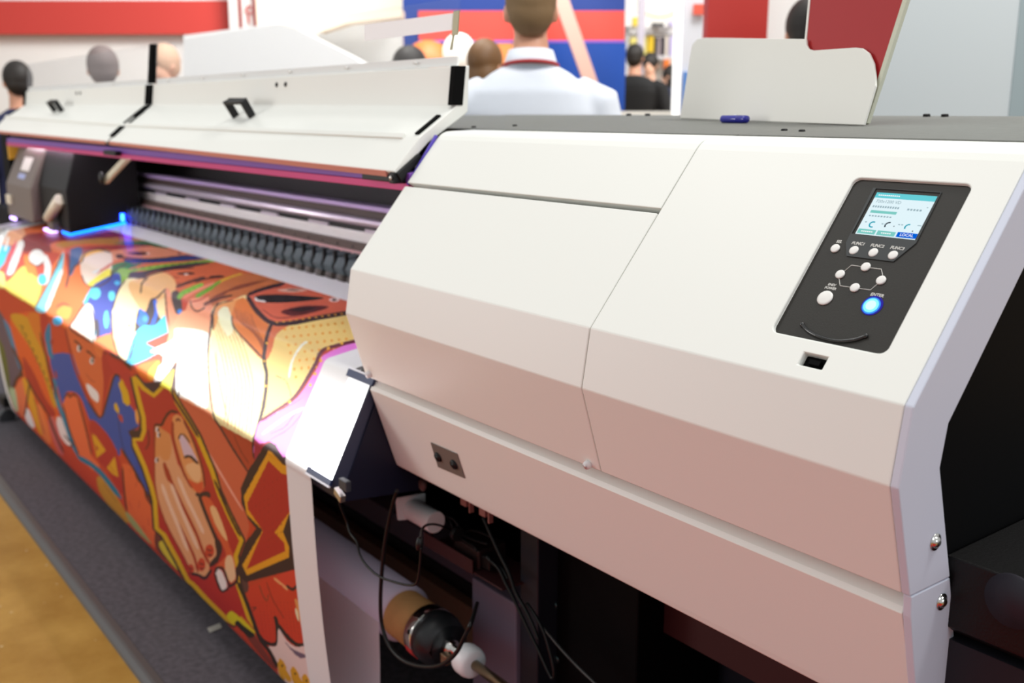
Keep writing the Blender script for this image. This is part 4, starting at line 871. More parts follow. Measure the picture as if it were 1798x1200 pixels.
238,150,36 394,420 391,422 392,424 394,425 404,423 407,421 407,419 406,417
238,150,36 366,436 365,437 366,439 369,440 376,439 378,438 379,436 375,433 371,433
238,150,36 343,451 343,454 346,455 353,454 355,453 356,451 352,448 348,448
238,150,36 320,465 321,469 324,470 330,469 332,468 333,466 329,463 326,463
238,150,36 298,480 299,483 302,484 308,484 310,482 311,480 307,478 304,478
238,150,36 507,355 501,359 498,362 498,364 507,362 514,359 524,353 524,351 520,351
238,150,36 439,383 434,387 430,389 430,391 439,390 446,387 455,381 455,379 452,379
238,150,36 375,410 371,413 369,415 370,416 378,415 383,413 390,408 390,406 387,406
238,150,36 336,428 336,431 338,432 342,432 347,430 348,428 345,426
238,150,36 313,443 313,446 316,447 322,446 325,445 325,443 322,441 318,440
238,150,36 291,457 291,461 294,462 300,461 303,460 303,458 300,455 296,455
238,150,36 495,342 489,345 486,348 486,350 495,349 502,346 512,339 512,337 508,337
238,150,36 428,370 422,373 419,376 419,378 428,377 435,374 444,368 444,366 440,366
238,150,36 364,397 359,400 356,403 356,404 364,403 371,401 379,395 379,393 376,393
238,150,36 311,420 308,422 308,423 310,424 320,422 322,420 322,417
238,150,36 283,435 284,438 286,439 293,439 295,437 296,435 292,433 289,433
238,150,36 262,449 262,453 265,454 271,453 273,452 274,450 270,447 267,447
238,150,36 484,328 478,332 474,335 474,337 484,335 490,332 500,326 500,324 497,324
238,150,36 417,357 411,360 408,363 408,365 417,363 423,361 432,354 432,353 429,352
238,150,36 353,384 348,387 345,390 345,392 353,390 359,388 368,382 368,380 365,380
238,150,36 293,410 289,412 287,415 288,416 300,413 307,408 307,406 304,406
238,150,36 255,427 255,431 258,432 266,430 266,426 265,425
238,150,36 234,442 234,445 236,446 243,445 245,444 245,442 242,440 239,440
238,150,36 472,315 466,318 463,321 463,323 472,321 479,319 488,312 488,310 485,310
238,150,36 405,344 400,347 397,350 397,352 405,350 412,347 421,341 421,339 417,339
238,150,36 342,371 337,374 334,377 334,379 342,377 348,375 357,369 357,367 354,367
238,150,36 282,397 277,400 275,403 275,404 283,403 288,401 296,395 296,393 293,393
238,150,36 232,419 229,423 231,424 241,422 243,420 242,417
238,150,36 460,301 454,304 451,308 451,309 460,308 467,305 476,298 476,296 473,296
238,150,36 394,330 388,334 385,337 385,338 394,337 400,334 409,328 409,326 406,326
238,150,36 331,358 326,361 323,364 323,366 331,365 337,362 346,356 346,354 343,354
238,150,36 272,384 267,387 264,390 264,392 272,391 278,388 286,382 286,381 283,380
238,150,36 215,409 209,414 210,416 222,413 228,408 228,406 225,406
238,150,36 449,287 443,291 439,294 439,296 448,294 455,291 465,285 465,283 461,283
238,150,36 383,317 377,320 374,323 374,325 383,324 389,321 398,314 398,313 395,313
238,150,36 320,345 315,348 312,351 312,353 320,352 326,349 335,343 335,341 332,341
238,150,36 261,372 256,375 253,378 253,379 261,378 267,376 275,370 275,368 272,368
238,150,36 205,397 200,400 197,403 198,404 205,403 211,401 218,395 218,394 215,393
238,150,36 437,274 431,277 428,281 428,282 437,281 444,278 453,271 453,269 449,269
238,150,36 371,304 366,307 363,310 363,312 371,311 378,308 386,301 386,299 383,299
238,150,36 309,332 304,336 301,338 301,340 309,339 315,336 324,330 324,328 321,328
238,150,36 250,359 245,362 243,365 243,367 251,366 256,363 264,357 264,355 261,355
238,150,36 425,260 419,264 416,267 416,269 425,267 432,264 441,257 441,255 438,255
238,150,36 360,291 355,294 351,297 351,299 360,297 366,294 375,288 375,286 372,286
238,150,36 298,319 293,323 290,326 290,327 298,326 304,323 313,317 313,315 310,315
238,150,36 240,347 235,350 232,353 232,354 240,353 246,350 253,344 253,343 250,343
252,240,214 333,489 333,481 343,458 345,450 344,442 354,442 355,451 351,467 343,482 336,489
252,240,214 344,442 339,425 342,417 360,397 377,392 373,397 354,415 350,424 354,442
252,240,214 360,397 362,391 369,386 375,384 379,385 377,392
80,30,40 399,498 359,497 342,499 340,498 358,495 389,496
80,30,40 342,499 326,506 305,517 301,516 331,501 340,498
80,30,40 305,517 298,523 292,525 301,516
46,22,32 947,288 903,305 826,328 752,348 717,356 738,337 805,321 916,288 952,282
46,22,32 717,356 648,370 617,374 592,375 573,373 560,368 599,349 610,354 625,356 646,355 673,351 738,337
46,22,32 560,368 550,360 536,343 530,335 524,315 564,298 570,317 575,326 590,342 599,349
46,22,32 524,315 516,291 479,217 519,198 556,273 564,298
46,22,32 479,217 482,192 496,185 519,198
46,22,32 612,366 596,379 535,416 524,425 518,435 499,433 505,424 516,415 576,379 605,366
46,22,32 518,435 501,466 493,475 485,483 475,489 459,484 476,471 483,463 499,433
46,22,32 475,489 455,501 447,508 422,542 404,539 421,515 430,505 439,496 459,484
46,22,32 422,542 404,575 396,601 379,599 386,572 404,539
46,22,32 396,601 388,638 387,648 390,658 370,654 369,645 370,636 379,599
46,22,32 390,658 397,669 399,695 392,701 385,699 377,688 377,672 370,654
224,160,30 596,353 593,356 591,358 592,359 603,357 608,353 607,352
224,160,30 587,340 583,342 582,344 582,346 593,344 599,340 598,338
224,160,30 577,327 574,329 572,331 573,333 584,331 589,326 589,325
224,160,30 568,314 565,316 563,318 564,319 575,317 580,313 579,312
224,160,30 559,300 555,302 554,305 554,306 565,304 570,300 570,298
224,160,30 549,287 546,289 544,291 545,293 556,291 561,286 560,285
224,160,30 540,274 537,276 535,278 536,280 546,277 552,273 551,272
224,160,30 531,260 527,263 526,265 526,266 537,264 542,260 542,258
224,160,30 521,247 518,249 516,252 517,253 528,251 533,246 532,245
224,160,30 512,234 509,236 507,238 508,240 518,238 523,233 523,232
224,160,30 503,221 499,223 498,225 498,227 509,224 514,220 513,218 511,218
224,160,30 493,207 490,210 488,212 489,213 500,211 505,206 504,205 501,205
236,170,40 494,436 494,438 495,439 498,440 508,439 508,437 504,434
236,170,40 472,476 471,478 473,479 476,480 485,479 485,477 481,475
236,170,40 418,528 419,531 422,532 431,531 431,529 427,527
234,122,216 383,609 374,599 324,570 291,546 275,533 261,518 251,500 232,445 231,433 246,403 256,379 262,350 259,325 239,318 202,328 152,350 94,385 63,410 51,428 79,477 102,509 126,543 179,608 207,638 227,655 272,673 281,663 284,645 295,636 311,635 321,641 351,664 373,678 386,685 391,684 390,678 386,668 378,655 377,644 385,620
246,190,240 349,631 329,617 280,577 254,558 262,555 289,574 339,615 353,630
246,190,240 254,558 226,542 219,535 222,534 234,539 262,555
206,90,190 307,633 256,600 237,581 242,581 260,598 297,624 309,633
206,90,190 237,581 218,552 214,542 215,542 223,552 242,581
160,26,60 378,651 374,648 357,652 347,652 310,637 305,636 307,641 317,649 352,672 382,702 387,704 389,696 388,680
96,20,46 269,302 280,311 290,349 292,368 268,378 265,360 256,322 261,306
96,20,46 292,368 293,380 290,388 282,398 258,420 242,420 267,395 269,389 268,378
96,20,46 258,420 253,428 253,437 268,489 253,490 240,448 238,438 238,429 242,420
96,20,46 268,489 274,503 281,516 289,527 300,537 323,555 310,559 286,540 275,530 266,518 259,505 253,490
96,20,46 323,555 380,597 387,607 382,608 366,601 310,559
236,170,40 277,342 272,345 269,348 270,350 279,349 285,346 293,340 293,338 290,337
236,170,40 274,377 269,381 266,384 267,386 276,385 282,382 290,375 290,373 286,373
236,170,40 224,425 223,427 227,430 234,429 237,428 237,424 235,423 231,422
236,170,40 224,456 223,458 225,460 228,461 235,461 238,459 238,457 233,454 230,454
236,170,40 224,483 224,485 225,486 228,488 236,487 238,486 239,484 234,481 230,481
236,170,40 282,536 281,538 283,540 286,541 294,541 296,539 297,538 292,534 288,534
88,72,92 3306,816 3236,779 3168,773 3107,783 3059,798 3029,818 3012,848 3000,882 2980,911 2942,931 2855,963 2840,980 2860,1000 2906,1022 3015,1067 3153,1127 3202,1151 3313,1220 3397,1263 3504,1303 3848,1302 3699,1217 3634,1159 3486,1005 3399,910 3350,862
84,94,36 3393,932 3335,913 3277,915 3226,930 3189,949 3171,975 3167,1010 3173,1048 3184,1082 3199,1109 3221,1134 3246,1157 3305,1199 3341,1219 3385,1237 3439,1251 3690,1303 3769,1303 3735,1259 3650,1179 3601,1129 3556,1081 3464,990
60,118,156 3084,802 3063,801 3030,805 2993,813 2964,822 2944,835 2898,886 2840,932 2814,955 2804,972 2818,985 2848,994 2884,997 2914,995 2934,982 2952,961 2985,917 3035,867 3078,821 3087,809
214,84,32 2906,763 2764,728 2570,691 2391,666 2281,664 2263,695 2294,750 2342,813 2368,866 2356,899 2297,948 2287,985 2309,1047 2354,1127 2383,1167 2417,1210 2517,1286 2528,1303 2535,1303 2748,1303 2892,1299 3017,1283 3109,1262 3145,1234 3150,1199 3140,1165 3116,1132 3062,1099 2904,1034 2858,1003 2854,975 2876,948 2905,920 2940,859 2962,827 2961,794
200,142,26 2930,767 2892,750 2803,734 2700,723 2617,718 2555,717 2498,721 2449,731 2411,748 2388,774 2378,810 2371,848 2361,883 2338,911 2287,962 2278,983 2289,1003 2314,1022 2345,1036 2373,1037 2393,1021 2434,959 2461,931 2491,908 2523,888 2562,868 2613,848 2693,827 2797,806 2890,786
206,110,30 2596,714 2565,695 2497,680 2425,673 2377,680 2359,708 2356,755 2362,802 2368,834 2370,846 2372,847 2379,839 2399,826 2511,773 2571,740
104,76,20 2783,783 2768,783 2722,777 2717,777 2718,779 2696,776 2696,772 2708,771 2762,777 2780,781
104,76,20 2718,779 2742,795 2745,800 2737,799 2722,793 2696,776
104,76,20 2732,806 2717,806 2673,800 2669,800 2669,802 2648,799 2649,795 2660,794 2676,795 2711,800 2729,804
104,76,20 2669,802 2692,818 2694,822 2687,822 2672,816 2648,799
104,76,20 2681,829 2668,829 2626,823 2622,823 2622,825 2601,821 2602,818 2612,817 2628,818 2661,823 2679,827
104,76,20 2622,825 2644,840 2645,845 2638,844 2624,838 2601,821
104,76,20 2633,851 2620,851 2580,846 2576,846 2576,848 2555,844 2556,840 2566,839 2581,841 2613,845 2630,849
104,76,20 2576,848 2597,863 2597,868 2590,867 2577,860 2555,844
104,76,20 2585,874 2574,874 2536,868 2532,868 2532,870 2511,866 2512,863 2522,862 2536,863 2567,868 2583,872
104,76,20 2532,870 2551,885 2551,890 2544,889 2531,883 2511,866
104,76,20 2540,896 2528,896 2492,891 2489,891 2489,893 2468,888 2469,885 2478,884 2492,885 2521,890 2537,894
104,76,20 2489,893 2506,908 2506,912 2499,911 2487,905 2468,888
104,76,20 2495,918 2484,918 2450,913 2447,913 2447,915 2426,910 2427,907 2436,906 2449,907 2477,912 2492,916
104,76,20 2447,915 2463,930 2462,934 2455,932 2443,926 2426,910
104,76,20 2451,940 2441,940 2409,935 2406,935 2405,937 2385,932 2386,929 2395,928 2407,929 2434,934 2448,937
104,76,20 2405,937 2420,951 2419,955 2412,954 2401,948 2385,932
104,76,20 2408,961 2399,961 2369,956 2365,957 2365,959 2345,954 2346,950 2354,950 2367,951 2392,955 2405,959
104,76,20 2365,959 2378,973 2377,977 2370,975 2359,969 2345,954
104,76,20 2366,982 2358,983 2329,978 2326,978 2326,980 2306,975 2307,972 2315,971 2326,972 2350,977 2363,980
104,76,20 2326,980 2338,994 2336,998 2329,996 2318,990 2306,975
168,36,30 2795,916 2762,915 2716,925 2668,940 2625,955 2589,973 2525,1015 2492,1032 2452,1042 2369,1054 2355,1061 2373,1074 2414,1090 2465,1103 2514,1109 2559,1102 2606,1087 2696,1054 2768,1037 2797,1028 2815,1015 2823,991 2822,960 2813,932
176,40,34 2377,680 2343,662 2302,653 2263,653 2245,663 2262,687 2330,763 2350,799 2344,829 2325,855 2303,880 2288,904 2282,929 2279,954 2281,974 2287,985 2302,984 2322,973 2343,957 2359,937 2368,914 2373,886 2387,745 2387,707
220,110,70 3129,1145 3080,1116 3015,1084 2949,1056 2894,1036 2847,1025 2803,1020 2769,1020 2754,1027 2762,1041 2790,1063 2868,1118 2956,1186 3014,1224 3073,1253 3123,1269 3159,1273 3178,1266 3183,1253 3178,1231 3168,1203 3154,1174
216,150,32 2896,1039 2879,1027 2850,1020 2817,1019 2790,1022 2770,1030 2752,1043 2736,1061 2719,1084 2700,1116 2680,1158 2668,1198 2679,1231 2707,1251 2746,1262 2782,1263 2806,1255 2819,1235 2830,1206 2863,1148 2877,1119 2890,1088 2898,1060
70,24,30 3127,1129 3079,1110 3005,1065 2982,1054 2959,1045 2987,1041 3027,1055 3061,1071 3090,1088 3143,1120 3149,1133
70,24,30 2959,1045 2866,1019 2836,1006 2840,1003 2876,1009 2947,1028 2987,1041
224,116,60 2711,1122 2689,1104 2655,1091 2621,1087 2594,1094 2574,1120 2559,1161 2557,1205 2578,1240 2618,1261 2675,1276 2722,1278 2741,1264 2726,1190 2722,1151
228,218,222 2995,1206 2973,1194 2946,1183 2919,1175 2896,1174 2877,1185 2861,1204 2856,1227 2864,1246 2887,1259 2923,1271 2964,1280 2997,1285 3019,1284 3035,1277 3045,1268 3048,1258 3042,1246 3030,1232 3013,1218
226,206,206 2369,1093 2353,1080 2327,1068 2299,1061 2272,1061 2242,1074 2210,1095 2183,1119 2171,1137 2178,1148 2198,1157 2224,1163 2250,1167 2277,1169 2307,1168 2336,1163 2357,1156 2369,1143 2376,1125 2376,1107
170,186,150 3261,1164 3229,1149 3183,1134 3139,1125 3113,1128 3110,1151 3122,1188 3156,1231 3197,1262 3230,1271 3252,1266 3268,1253 3277,1238 3279,1221 3278,1200 3274,1180
196,90,90 2537,1139 2513,1119 2472,1101 2429,1092 2397,1095 2376,1118 2363,1158 2360,1200 2378,1234 2409,1254 2450,1265 2487,1267 2509,1257 2518,1233 2528,1198 2539,1165
32,72,156 2285,818 2207,793 2092,768 1981,751 1907,746 1881,757 1882,779 1892,806 1893,829 1881,847 1866,863 1847,878 1824,890 1794,902 1758,912 1721,918 1686,914 1654,899 1623,875 1536,794 1480,738 1457,720 1439,713 1424,713 1411,718 1400,725 1392,736 1381,766 1371,778 1352,784 1306,791 1288,797 1274,805 1263,816 1257,828 1260,840 1281,852 1349,879 1361,891 1344,900 1266,912 1236,922 1218,936 1206,953 1198,973 1193,994 1192,1022 1194,1054 1199,1084 1208,1102 1218,1104 1231,1094 1247,1080 1263,1068 1346,1032 1410,994 1429,984 1462,971 1477,969 1490,969 1499,976 1505,988 1512,1000 1528,1007 1552,1006 1656,986 1779,978 1817,970 1846,953 1894,907 1925,894 1968,892 2020,898 2072,909 2115,922 2144,940 2181,987 2197,997 2211,992 2222,978 2242,934 2263,908 2291,877 2306,846
18,112,152 2325,733 2303,717 2272,698 2243,684 2225,681 2223,696 2244,753 2250,777 2247,792 2231,811 2232,817 2246,822 2268,825 2292,826 2311,823 2322,816 2329,804 2333,791 2338,768 2338,756 2335,745
40,170,226 2039,642 2043,651 2071,662 2115,672 2153,676 2179,674 2184,666 2165,654 2143,644 2115,638 2084,635 2056,637
16,118,152 2300,907 2322,931 2324,969 2323,987 2319,1003 2312,1017 2243,996 2250,984 2254,968 2255,951 2254,913 2276,901
16,118,152 2312,1017 2302,1028 2277,1048 2265,1060 2239,1096 2170,1073 2196,1038 2209,1025 2234,1006 2243,996
16,118,152 2239,1096 2212,1134 2198,1149 2184,1160 2169,1167 2154,1171 2089,1145 2116,1134 2130,1125 2143,1111 2170,1073
16,118,152 2154,1171 2140,1176 2104,1172 2081,1163 2075,1149 2089,1145
150,34,36 2260,757 2249,751 2231,744 2212,739 2202,737 2203,743 2212,753 2224,763 2233,769 2243,769 2253,766 2260,761
150,34,36 2249,864 2241,864 2230,868 2220,874 2216,880 2222,886 2233,893 2245,899 2253,901 2255,894 2255,883 2253,871
24,56,128 1476,837 1482,862 1483,910 1482,933 1477,953 1466,970 1446,963 1457,946 1462,926 1463,904 1462,856 1469,835
24,56,128 1466,970 1452,985 1417,1009 1395,1020 1389,1017 1398,1001 1432,977 1446,963
222,100,58 2207,989 2119,930 2052,925 1957,903 1938,957 1922,1012 1910,1061 1900,1111 1801,1123 1926,1175 2104,1174 2164,1116 2192,1049
208,96,54 1970,650 1906,646 1809,647 1713,650 1648,654 1627,660 1636,671 1646,680 1645,685 1624,680 1595,670 1564,662 1554,667 1555,688 1566,720 1599,790 1618,823 1641,859 1664,891 1685,912 1699,919 1708,914 1717,904 1731,893 1803,854 1873,812 1895,799 1913,784 1928,768 1939,752 1957,719 1989,681 1990,662
220,112,60 1648,654 1637,648 1621,644 1583,639 1537,640 1515,642 1502,646 1504,654 1526,668 1549,679 1570,687 1590,691 1611,691 1631,688 1645,685 1654,679 1659,671
150,40,30 2013,663 2020,683 1998,734 1978,766 1946,758 1966,726 1988,676 1999,660
150,40,30 1978,766 1953,798 1938,813 1920,828 1874,860 1844,850 1889,819 1907,804 1922,789 1946,758
150,40,30 1874,860 1823,889 1800,900 1779,909 1741,918 1715,907 1751,898 1771,890 1818,865 1844,850
150,40,30 1741,918 1723,922 1697,923 1687,919 1697,911 1715,907
214,204,200 1818,702 1825,709 1838,716 1853,721 1868,722 1877,719 1879,713 1872,706 1859,699 1843,695 1828,694 1819,696
50,24,26 1822,703 1826,708 1833,712 1841,714 1848,715 1852,712 1853,708 1849,704 1842,700 1834,697 1827,697 1823,699
60,24,24 1907,690 1901,693 1867,694 1849,696 1830,689 1850,686 1885,685 1902,688
60,24,24 1849,696 1828,702 1814,702 1807,699 1808,695 1830,689
214,204,200 1675,718 1682,725 1694,732 1709,736 1722,737 1731,735 1732,729 1726,722 1714,715 1699,711 1685,710 1677,713
50,24,26 1681,718 1684,723 1691,727 1698,729 1705,730 1709,728 1709,724 1705,719 1699,715 1692,713 1685,712 1681,714
60,24,24 1760,699 1753,702 1720,702 1702,704 1685,697 1705,695 1739,694 1755,697
60,24,24 1702,704 1680,709 1667,708 1660,706 1662,702 1685,697
228,216,214 1809,823 1783,820 1743,820 1703,822 1677,826 1669,833 1671,845 1681,856 1693,864 1711,866 1735,866 1760,864 1779,860 1794,852 1808,841 1815,830
176,72,44 1807,787 1798,791 1747,800 1734,800 1725,794 1747,793 1785,786 1802,785
176,72,44 1734,800 1701,797 1688,794 1686,792 1694,792 1725,794
172,36,36 1557,662 1522,650 1476,645 1425,645 1340,647 1298,651 1267,656 1259,664 1279,673 1316,683 1473,721 1495,731 1517,748 1640,875 1668,902 1681,911 1670,896 1616,824 1595,789 1587,756 1585,720 1580,687
46,22,32 1546,667 1515,667 1413,658 1352,656 1344,649 1405,651 1500,658 1539,663
46,22,32 1352,656 1265,656 1233,654 1230,652 1256,649 1344,649
180,40,40 1519,661 1498,658 1460,660 1386,668 1295,671 1289,675 1313,685 1359,698 1412,710 1454,714 1483,707 1509,690 1524,673
46,22,32 1658,908 1624,883 1511,779 1533,782 1648,887 1666,909
46,22,32 1511,779 1458,730 1444,721 1436,718 1431,717 1419,709 1439,712 1460,720 1478,732 1495,746 1533,782
46,22,32 1431,717 1408,718 1391,716 1386,713 1393,710 1419,709
208,162,22 1425,742 1379,717 1356,733 1325,748 1320,780 1353,797 1397,795 1401,768
208,162,22 1503,829 1473,812 1447,831 1458,848 1497,843
176,60,50 1466,851 1446,846 1433,844 1424,845 1421,848 1419,855 1420,861 1424,866 1430,869 1440,870 1458,868 1463,865 1467,861 1468,855
176,40,44 1399,707 1376,699 1338,689 1298,681 1270,678 1257,683 1252,693 1247,717 1237,741 1234,753 1236,764 1245,774 1259,783 1275,789 1289,791 1301,785 1311,774 1349,725 1356,719 1370,716 1401,711
222,150,70 1277,794 1259,785 1249,783 1242,783 1240,788 1244,806 1248,814 1260,827 1267,833 1273,835 1277,833 1281,829 1283,823 1285,811 1281,799
46,22,32 1378,883 1361,877 1300,862 1275,854 1261,844 1243,823 1236,817 1227,814 1219,815 1213,817 1212,823 1217,832 1227,845 1240,858 1255,869 1273,878 1296,885 1336,894 1353,894 1369,892 1379,888
172,36,36 1861,991 1848,973 1826,958 1795,949 1757,946 1704,949 1641,957 1582,972 1543,993 1529,1029 1532,1078 1547,1126 1570,1156 1602,1159 1644,1145 1688,1125 1726,1111 1754,1109 1777,1111 1796,1111 1813,1102 1831,1080 1848,1049 1860,1016
214,152,26 1840,1012 1789,1007 1686,1032 1827,1098
172,36,36 1816,1043 1776,1050 1819,1069
214,152,26 1715,1103 1582,1025 1581,1073 1582,1097 1649,1108
172,36,36 1675,1083 1624,1096 1617,1093 1668,1079
190,132,42 1887,1189 1864,1178 1834,1170 1798,1165 1760,1166 1712,1176 1658,1192 1612,1211 1584,1229 1576,1244 1581,1259 1600,1274 1635,1289 1687,1303 1835,1303 1875,1300 1886,1283 1905,1271 1917,1257 1919,1240 1913,1221 1902,1203
18,112,142 2146,1183 2101,1187 1981,1172 1926,1167 1874,1166 1823,1168 1764,1139 1816,1136 1871,1138 1929,1142 1988,1149 2047,1156 2126,1172
18,112,142 1823,1168 1775,1174 1681,1189 1616,1187 1596,1177 1623,1161 1715,1145 1764,1139
110,70,30 1811,1192 1682,1222 1675,1218 1804,1189
216,94,50 1502,1025 1379,998 1352,1036 1301,1043 1288,1081 1226,1095 1250,1167 1269,1198 1296,1231 1332,1270 1372,1266 1454,1257 1578,1224 1561,1190 1543,1129
170,50,40 1428,1024 1424,1038 1417,1035 1421,1021
170,50,40 1373,1050 1398,1076 1391,1075 1367,1048
170,50,40 1381,1118 1403,1149 1396,1147 1374,1116
170,50,40 1319,1156 1331,1188 1324,1185 1312,1154
170,50,40 1514,1161 1491,1182 1484,1179 1506,1158
170,50,40 1411,1217 1387,1229 1379,1224 1403,1213
24,66,152 1364,990 1346,979 1316,969 1284,961 1259,960 1242,966 1229,978 1219,993 1212,1008 1207,1026 1206,1047 1208,1067 1212,1081 1221,1088 1234,1090 1248,1088 1259,1083 1266,1072 1277,1041 1285,1031 1295,1028 1318,1034 1329,1033 1342,1025 1356,1013 1365,1001
110,52,40 1255,1177 1238,1168 1217,1164 1196,1163 1174,1164 1153,1168 1131,1175 1110,1184 1092,1194 1076,1209 1062,1227 1056,1246 1062,1260 1084,1268 1118,1272 1191,1273 1269,1277 1303,1275 1318,1265 1312,1244 1293,1218 1273,1193
206,182,54 1254,1220 1237,1209 1212,1196 1187,1185 1163,1181 1141,1184 1119,1193 1099,1204 1085,1215 1077,1225 1073,1235 1074,1246 1081,1254 1096,1260 1117,1264 1141,1266 1164,1266 1187,1263 1233,1252 1249,1246 1258,1240 1263,1234 1262,1228
150,150,100 1595,1230 1585,1224 1567,1219 1542,1217 1514,1219 1476,1225 1430,1236 1390,1248 1365,1258 1359,1263 1365,1267 1401,1271 1481,1275 1528,1274 1562,1271 1580,1262 1592,1250 1597,1238
64,26,24 2056,466 2043,473 2026,478 1990,489 1945,493 1943,489 1981,484 2030,469 2052,465
64,26,24 1945,493 1894,493 1868,491 1844,487 1819,481 1794,473 1806,470 1852,483 1896,489 1943,489
64,26,24 1794,473 1752,454 1739,445 1735,437 1738,429 1750,422 1763,423 1752,430 1749,437 1753,444 1765,452 1806,470
64,26,24 1750,422 1773,413 1810,402 1813,403 1763,423
64,26,24 1891,545 1904,559 1918,588 1928,613 1934,623 1916,624 1909,613 1899,588 1886,559 1885,545
64,26,24 1934,623 1950,640 1950,649 1934,655 1898,659 1845,660 1832,653 1884,652 1918,649 1930,645 1931,640 1916,624
64,26,24 1845,660 1720,659 1660,656 1656,654 1709,652 1832,653
64,26,24 1655,655 1651,642 1671,620 1682,609 1708,591 1721,593 1695,611 1674,633 1666,644 1661,656
64,26,24 1708,591 1739,575 1774,563 1813,557 1818,562 1784,567 1767,572 1751,578 1721,593
64,26,24 1813,557 1852,555 1873,555 1875,556 1856,559 1818,562
64,26,24 1601,536 1583,552 1518,599 1495,611 1472,622 1461,619 1484,609 1506,596 1571,550 1597,535
64,26,24 1472,622 1423,639 1384,650 1353,654 1346,649 1360,648 1392,641 1438,628 1461,619
64,26,24 1353,654 1335,654 1317,650 1303,644 1296,635 1295,624 1295,611 1307,612 1306,624 1308,635 1313,642 1323,647 1333,649 1346,649
64,26,24 1295,611 1296,598 1300,586 1304,586 1308,599 1307,612
64,26,24 2380,399 2302,422 2269,437 2221,465 2203,478 2189,492 2172,491 2186,477 2205,463 2252,434 2289,419 2378,398
64,26,24 2189,492 2178,507 2163,536 2149,534 2155,528 2172,530 2165,536 2146,536 2148,530 2161,506 2172,491
64,26,24 2155,528 2172,509 2176,500 2176,482 2174,472 2191,472 2194,482 2195,491 2194,500 2189,510 2172,530
64,26,24 2174,472 2169,463 2163,455 2153,448 2112,430 2126,427 2169,446 2179,453 2186,462 2191,472
64,26,24 2112,430 2107,423 2113,422 2126,427
64,26,24 2466,563 2439,618 2429,646 2421,645 2432,618 2459,563
64,26,24 2432,657 2403,637 2377,554 2396,554 2423,637 2439,657
64,26,24 2377,554 2364,475 2383,475 2396,554
64,26,24 2364,475 2358,438 2374,419 2381,418 2377,437 2383,475
64,26,24 2100,425 2111,416 2215,382 2238,371 2253,360 2284,353 2267,367 2238,380 2106,425
64,26,24 2253,360 2261,348 2263,336 2259,326 2250,319 2233,315 2208,314 2236,304 2262,306 2281,310 2291,318 2296,328 2294,340 2284,353
64,26,24 2208,314 2148,314 2128,311 2137,308 2174,305 2236,304
64,26,24 1606,423 1624,448 1628,457 1630,468 1628,480 1614,480 1616,468 1614,458 1610,449 1598,432 1601,423
64,26,24 1628,480 1611,522 1601,536 1597,535 1598,521 1614,480
64,26,24 1082,659 1043,655 1022,652 1001,647 985,639 975,629 988,628 997,637 1009,643 1023,646 1059,651 1080,656
64,26,24 975,629 968,617 958,590 956,577 961,577 971,589 981,617 988,628
64,26,24 1483,655 1465,656 1405,653 1362,655 1350,649 1374,647 1418,647 1458,649 1480,652
64,26,24 1362,655 1318,662 1300,667 1273,668 1266,664 1279,658 1350,649
64,26,24 912,655 908,646 912,638 934,608 945,609 923,640 917,656
64,26,24 934,608 947,584 956,576 960,577 959,585 945,609
64,26,24 1523,392 1522,386 1538,370 1545,361 1550,352 1553,340 1581,333 1577,344 1572,354 1565,364 1548,380 1532,390
64,26,24 1553,340 1555,315 1554,302 1549,289 1540,278 1528,266 1555,257 1568,268 1577,280 1581,293 1583,307 1581,333
64,26,24 1528,266 1499,244 1494,230 1503,227 1526,235 1555,257
64,26,24 979,401 975,398 984,386 988,375 1011,367 1006,379 997,392 987,399
64,26,24 988,375 993,352 992,331 1015,323 1016,344 1011,367
64,26,24 992,331 988,317 994,308 1003,305 1012,309 1015,323
64,26,24 1276,313 1273,307 1283,284 1283,276 1281,269 1301,262 1303,269 1303,277 1296,293 1292,301 1283,311
64,26,24 1281,269 1267,249 1268,240 1275,237 1286,241 1301,262
64,26,24 1418,447 1419,440 1434,425 1476,403 1498,400 1460,419 1447,426 1433,441 1423,448
64,26,24 1476,403 1486,397 1499,385 1515,376 1524,374 1524,379 1510,392 1498,400
64,26,24 1269,408 1224,428 1176,461 1167,459 1215,426 1233,418 1268,407
64,26,24 1176,461 1129,489 1111,498 1108,497 1120,487 1167,459
64,26,24 1310,450 1293,447 1271,437 1264,431 1277,429 1290,438 1310,445 1314,449
64,26,24 1264,431 1259,424 1261,416 1275,406 1300,393 1307,392 1295,402 1278,414 1274,422 1277,429
64,26,24 2005,324 1983,323 1904,302 1931,293 2010,314 2015,320
64,26,24 1904,302 1854,288 1829,278 1806,266 1786,249 1768,229 1794,220 1812,240 1832,257 1855,270 1880,279 1931,293
64,26,24 1768,229 1734,184 1725,159 1734,156 1759,175 1794,220
64,26,24 1747,435 1739,429 1740,423 1747,416 1778,398 1792,388 1816,382 1802,394 1764,415 1755,422 1752,435
64,26,24 1792,388 1802,377 1819,355 1837,342 1846,340 1845,349 1827,371 1816,382
64,26,24 1080,402 1011,427 1001,429 997,426 1016,421 1059,406 1079,401
64,26,24 1001,429 979,432 958,431 949,429 942,425 951,422 962,427 978,428 997,426
64,26,24 942,425 938,421 937,416 943,409 949,408 950,413 949,418 951,422
64,26,24 817,460 822,449 832,439 841,430 855,420 899,399 910,399 864,422 852,431 832,451 820,460
64,26,24 899,399 945,372 966,362 970,361 959,370 910,399
64,26,24 2989,913 2977,932 2915,962 2894,976 2889,990 2902,1005 2855,997 2840,979 2845,963 2866,948 2928,919 2972,909
64,26,24 2902,1005 2929,1020 3049,1072 3114,1104 3070,1099 3008,1068 2889,1016 2855,997
64,26,24 3114,1104 3177,1134 3195,1149 3179,1147 3132,1129 3070,1099
64,26,24 2755,1022 2789,1042 2859,1100 2916,1144 2878,1137 2823,1093 2754,1036 2743,1019
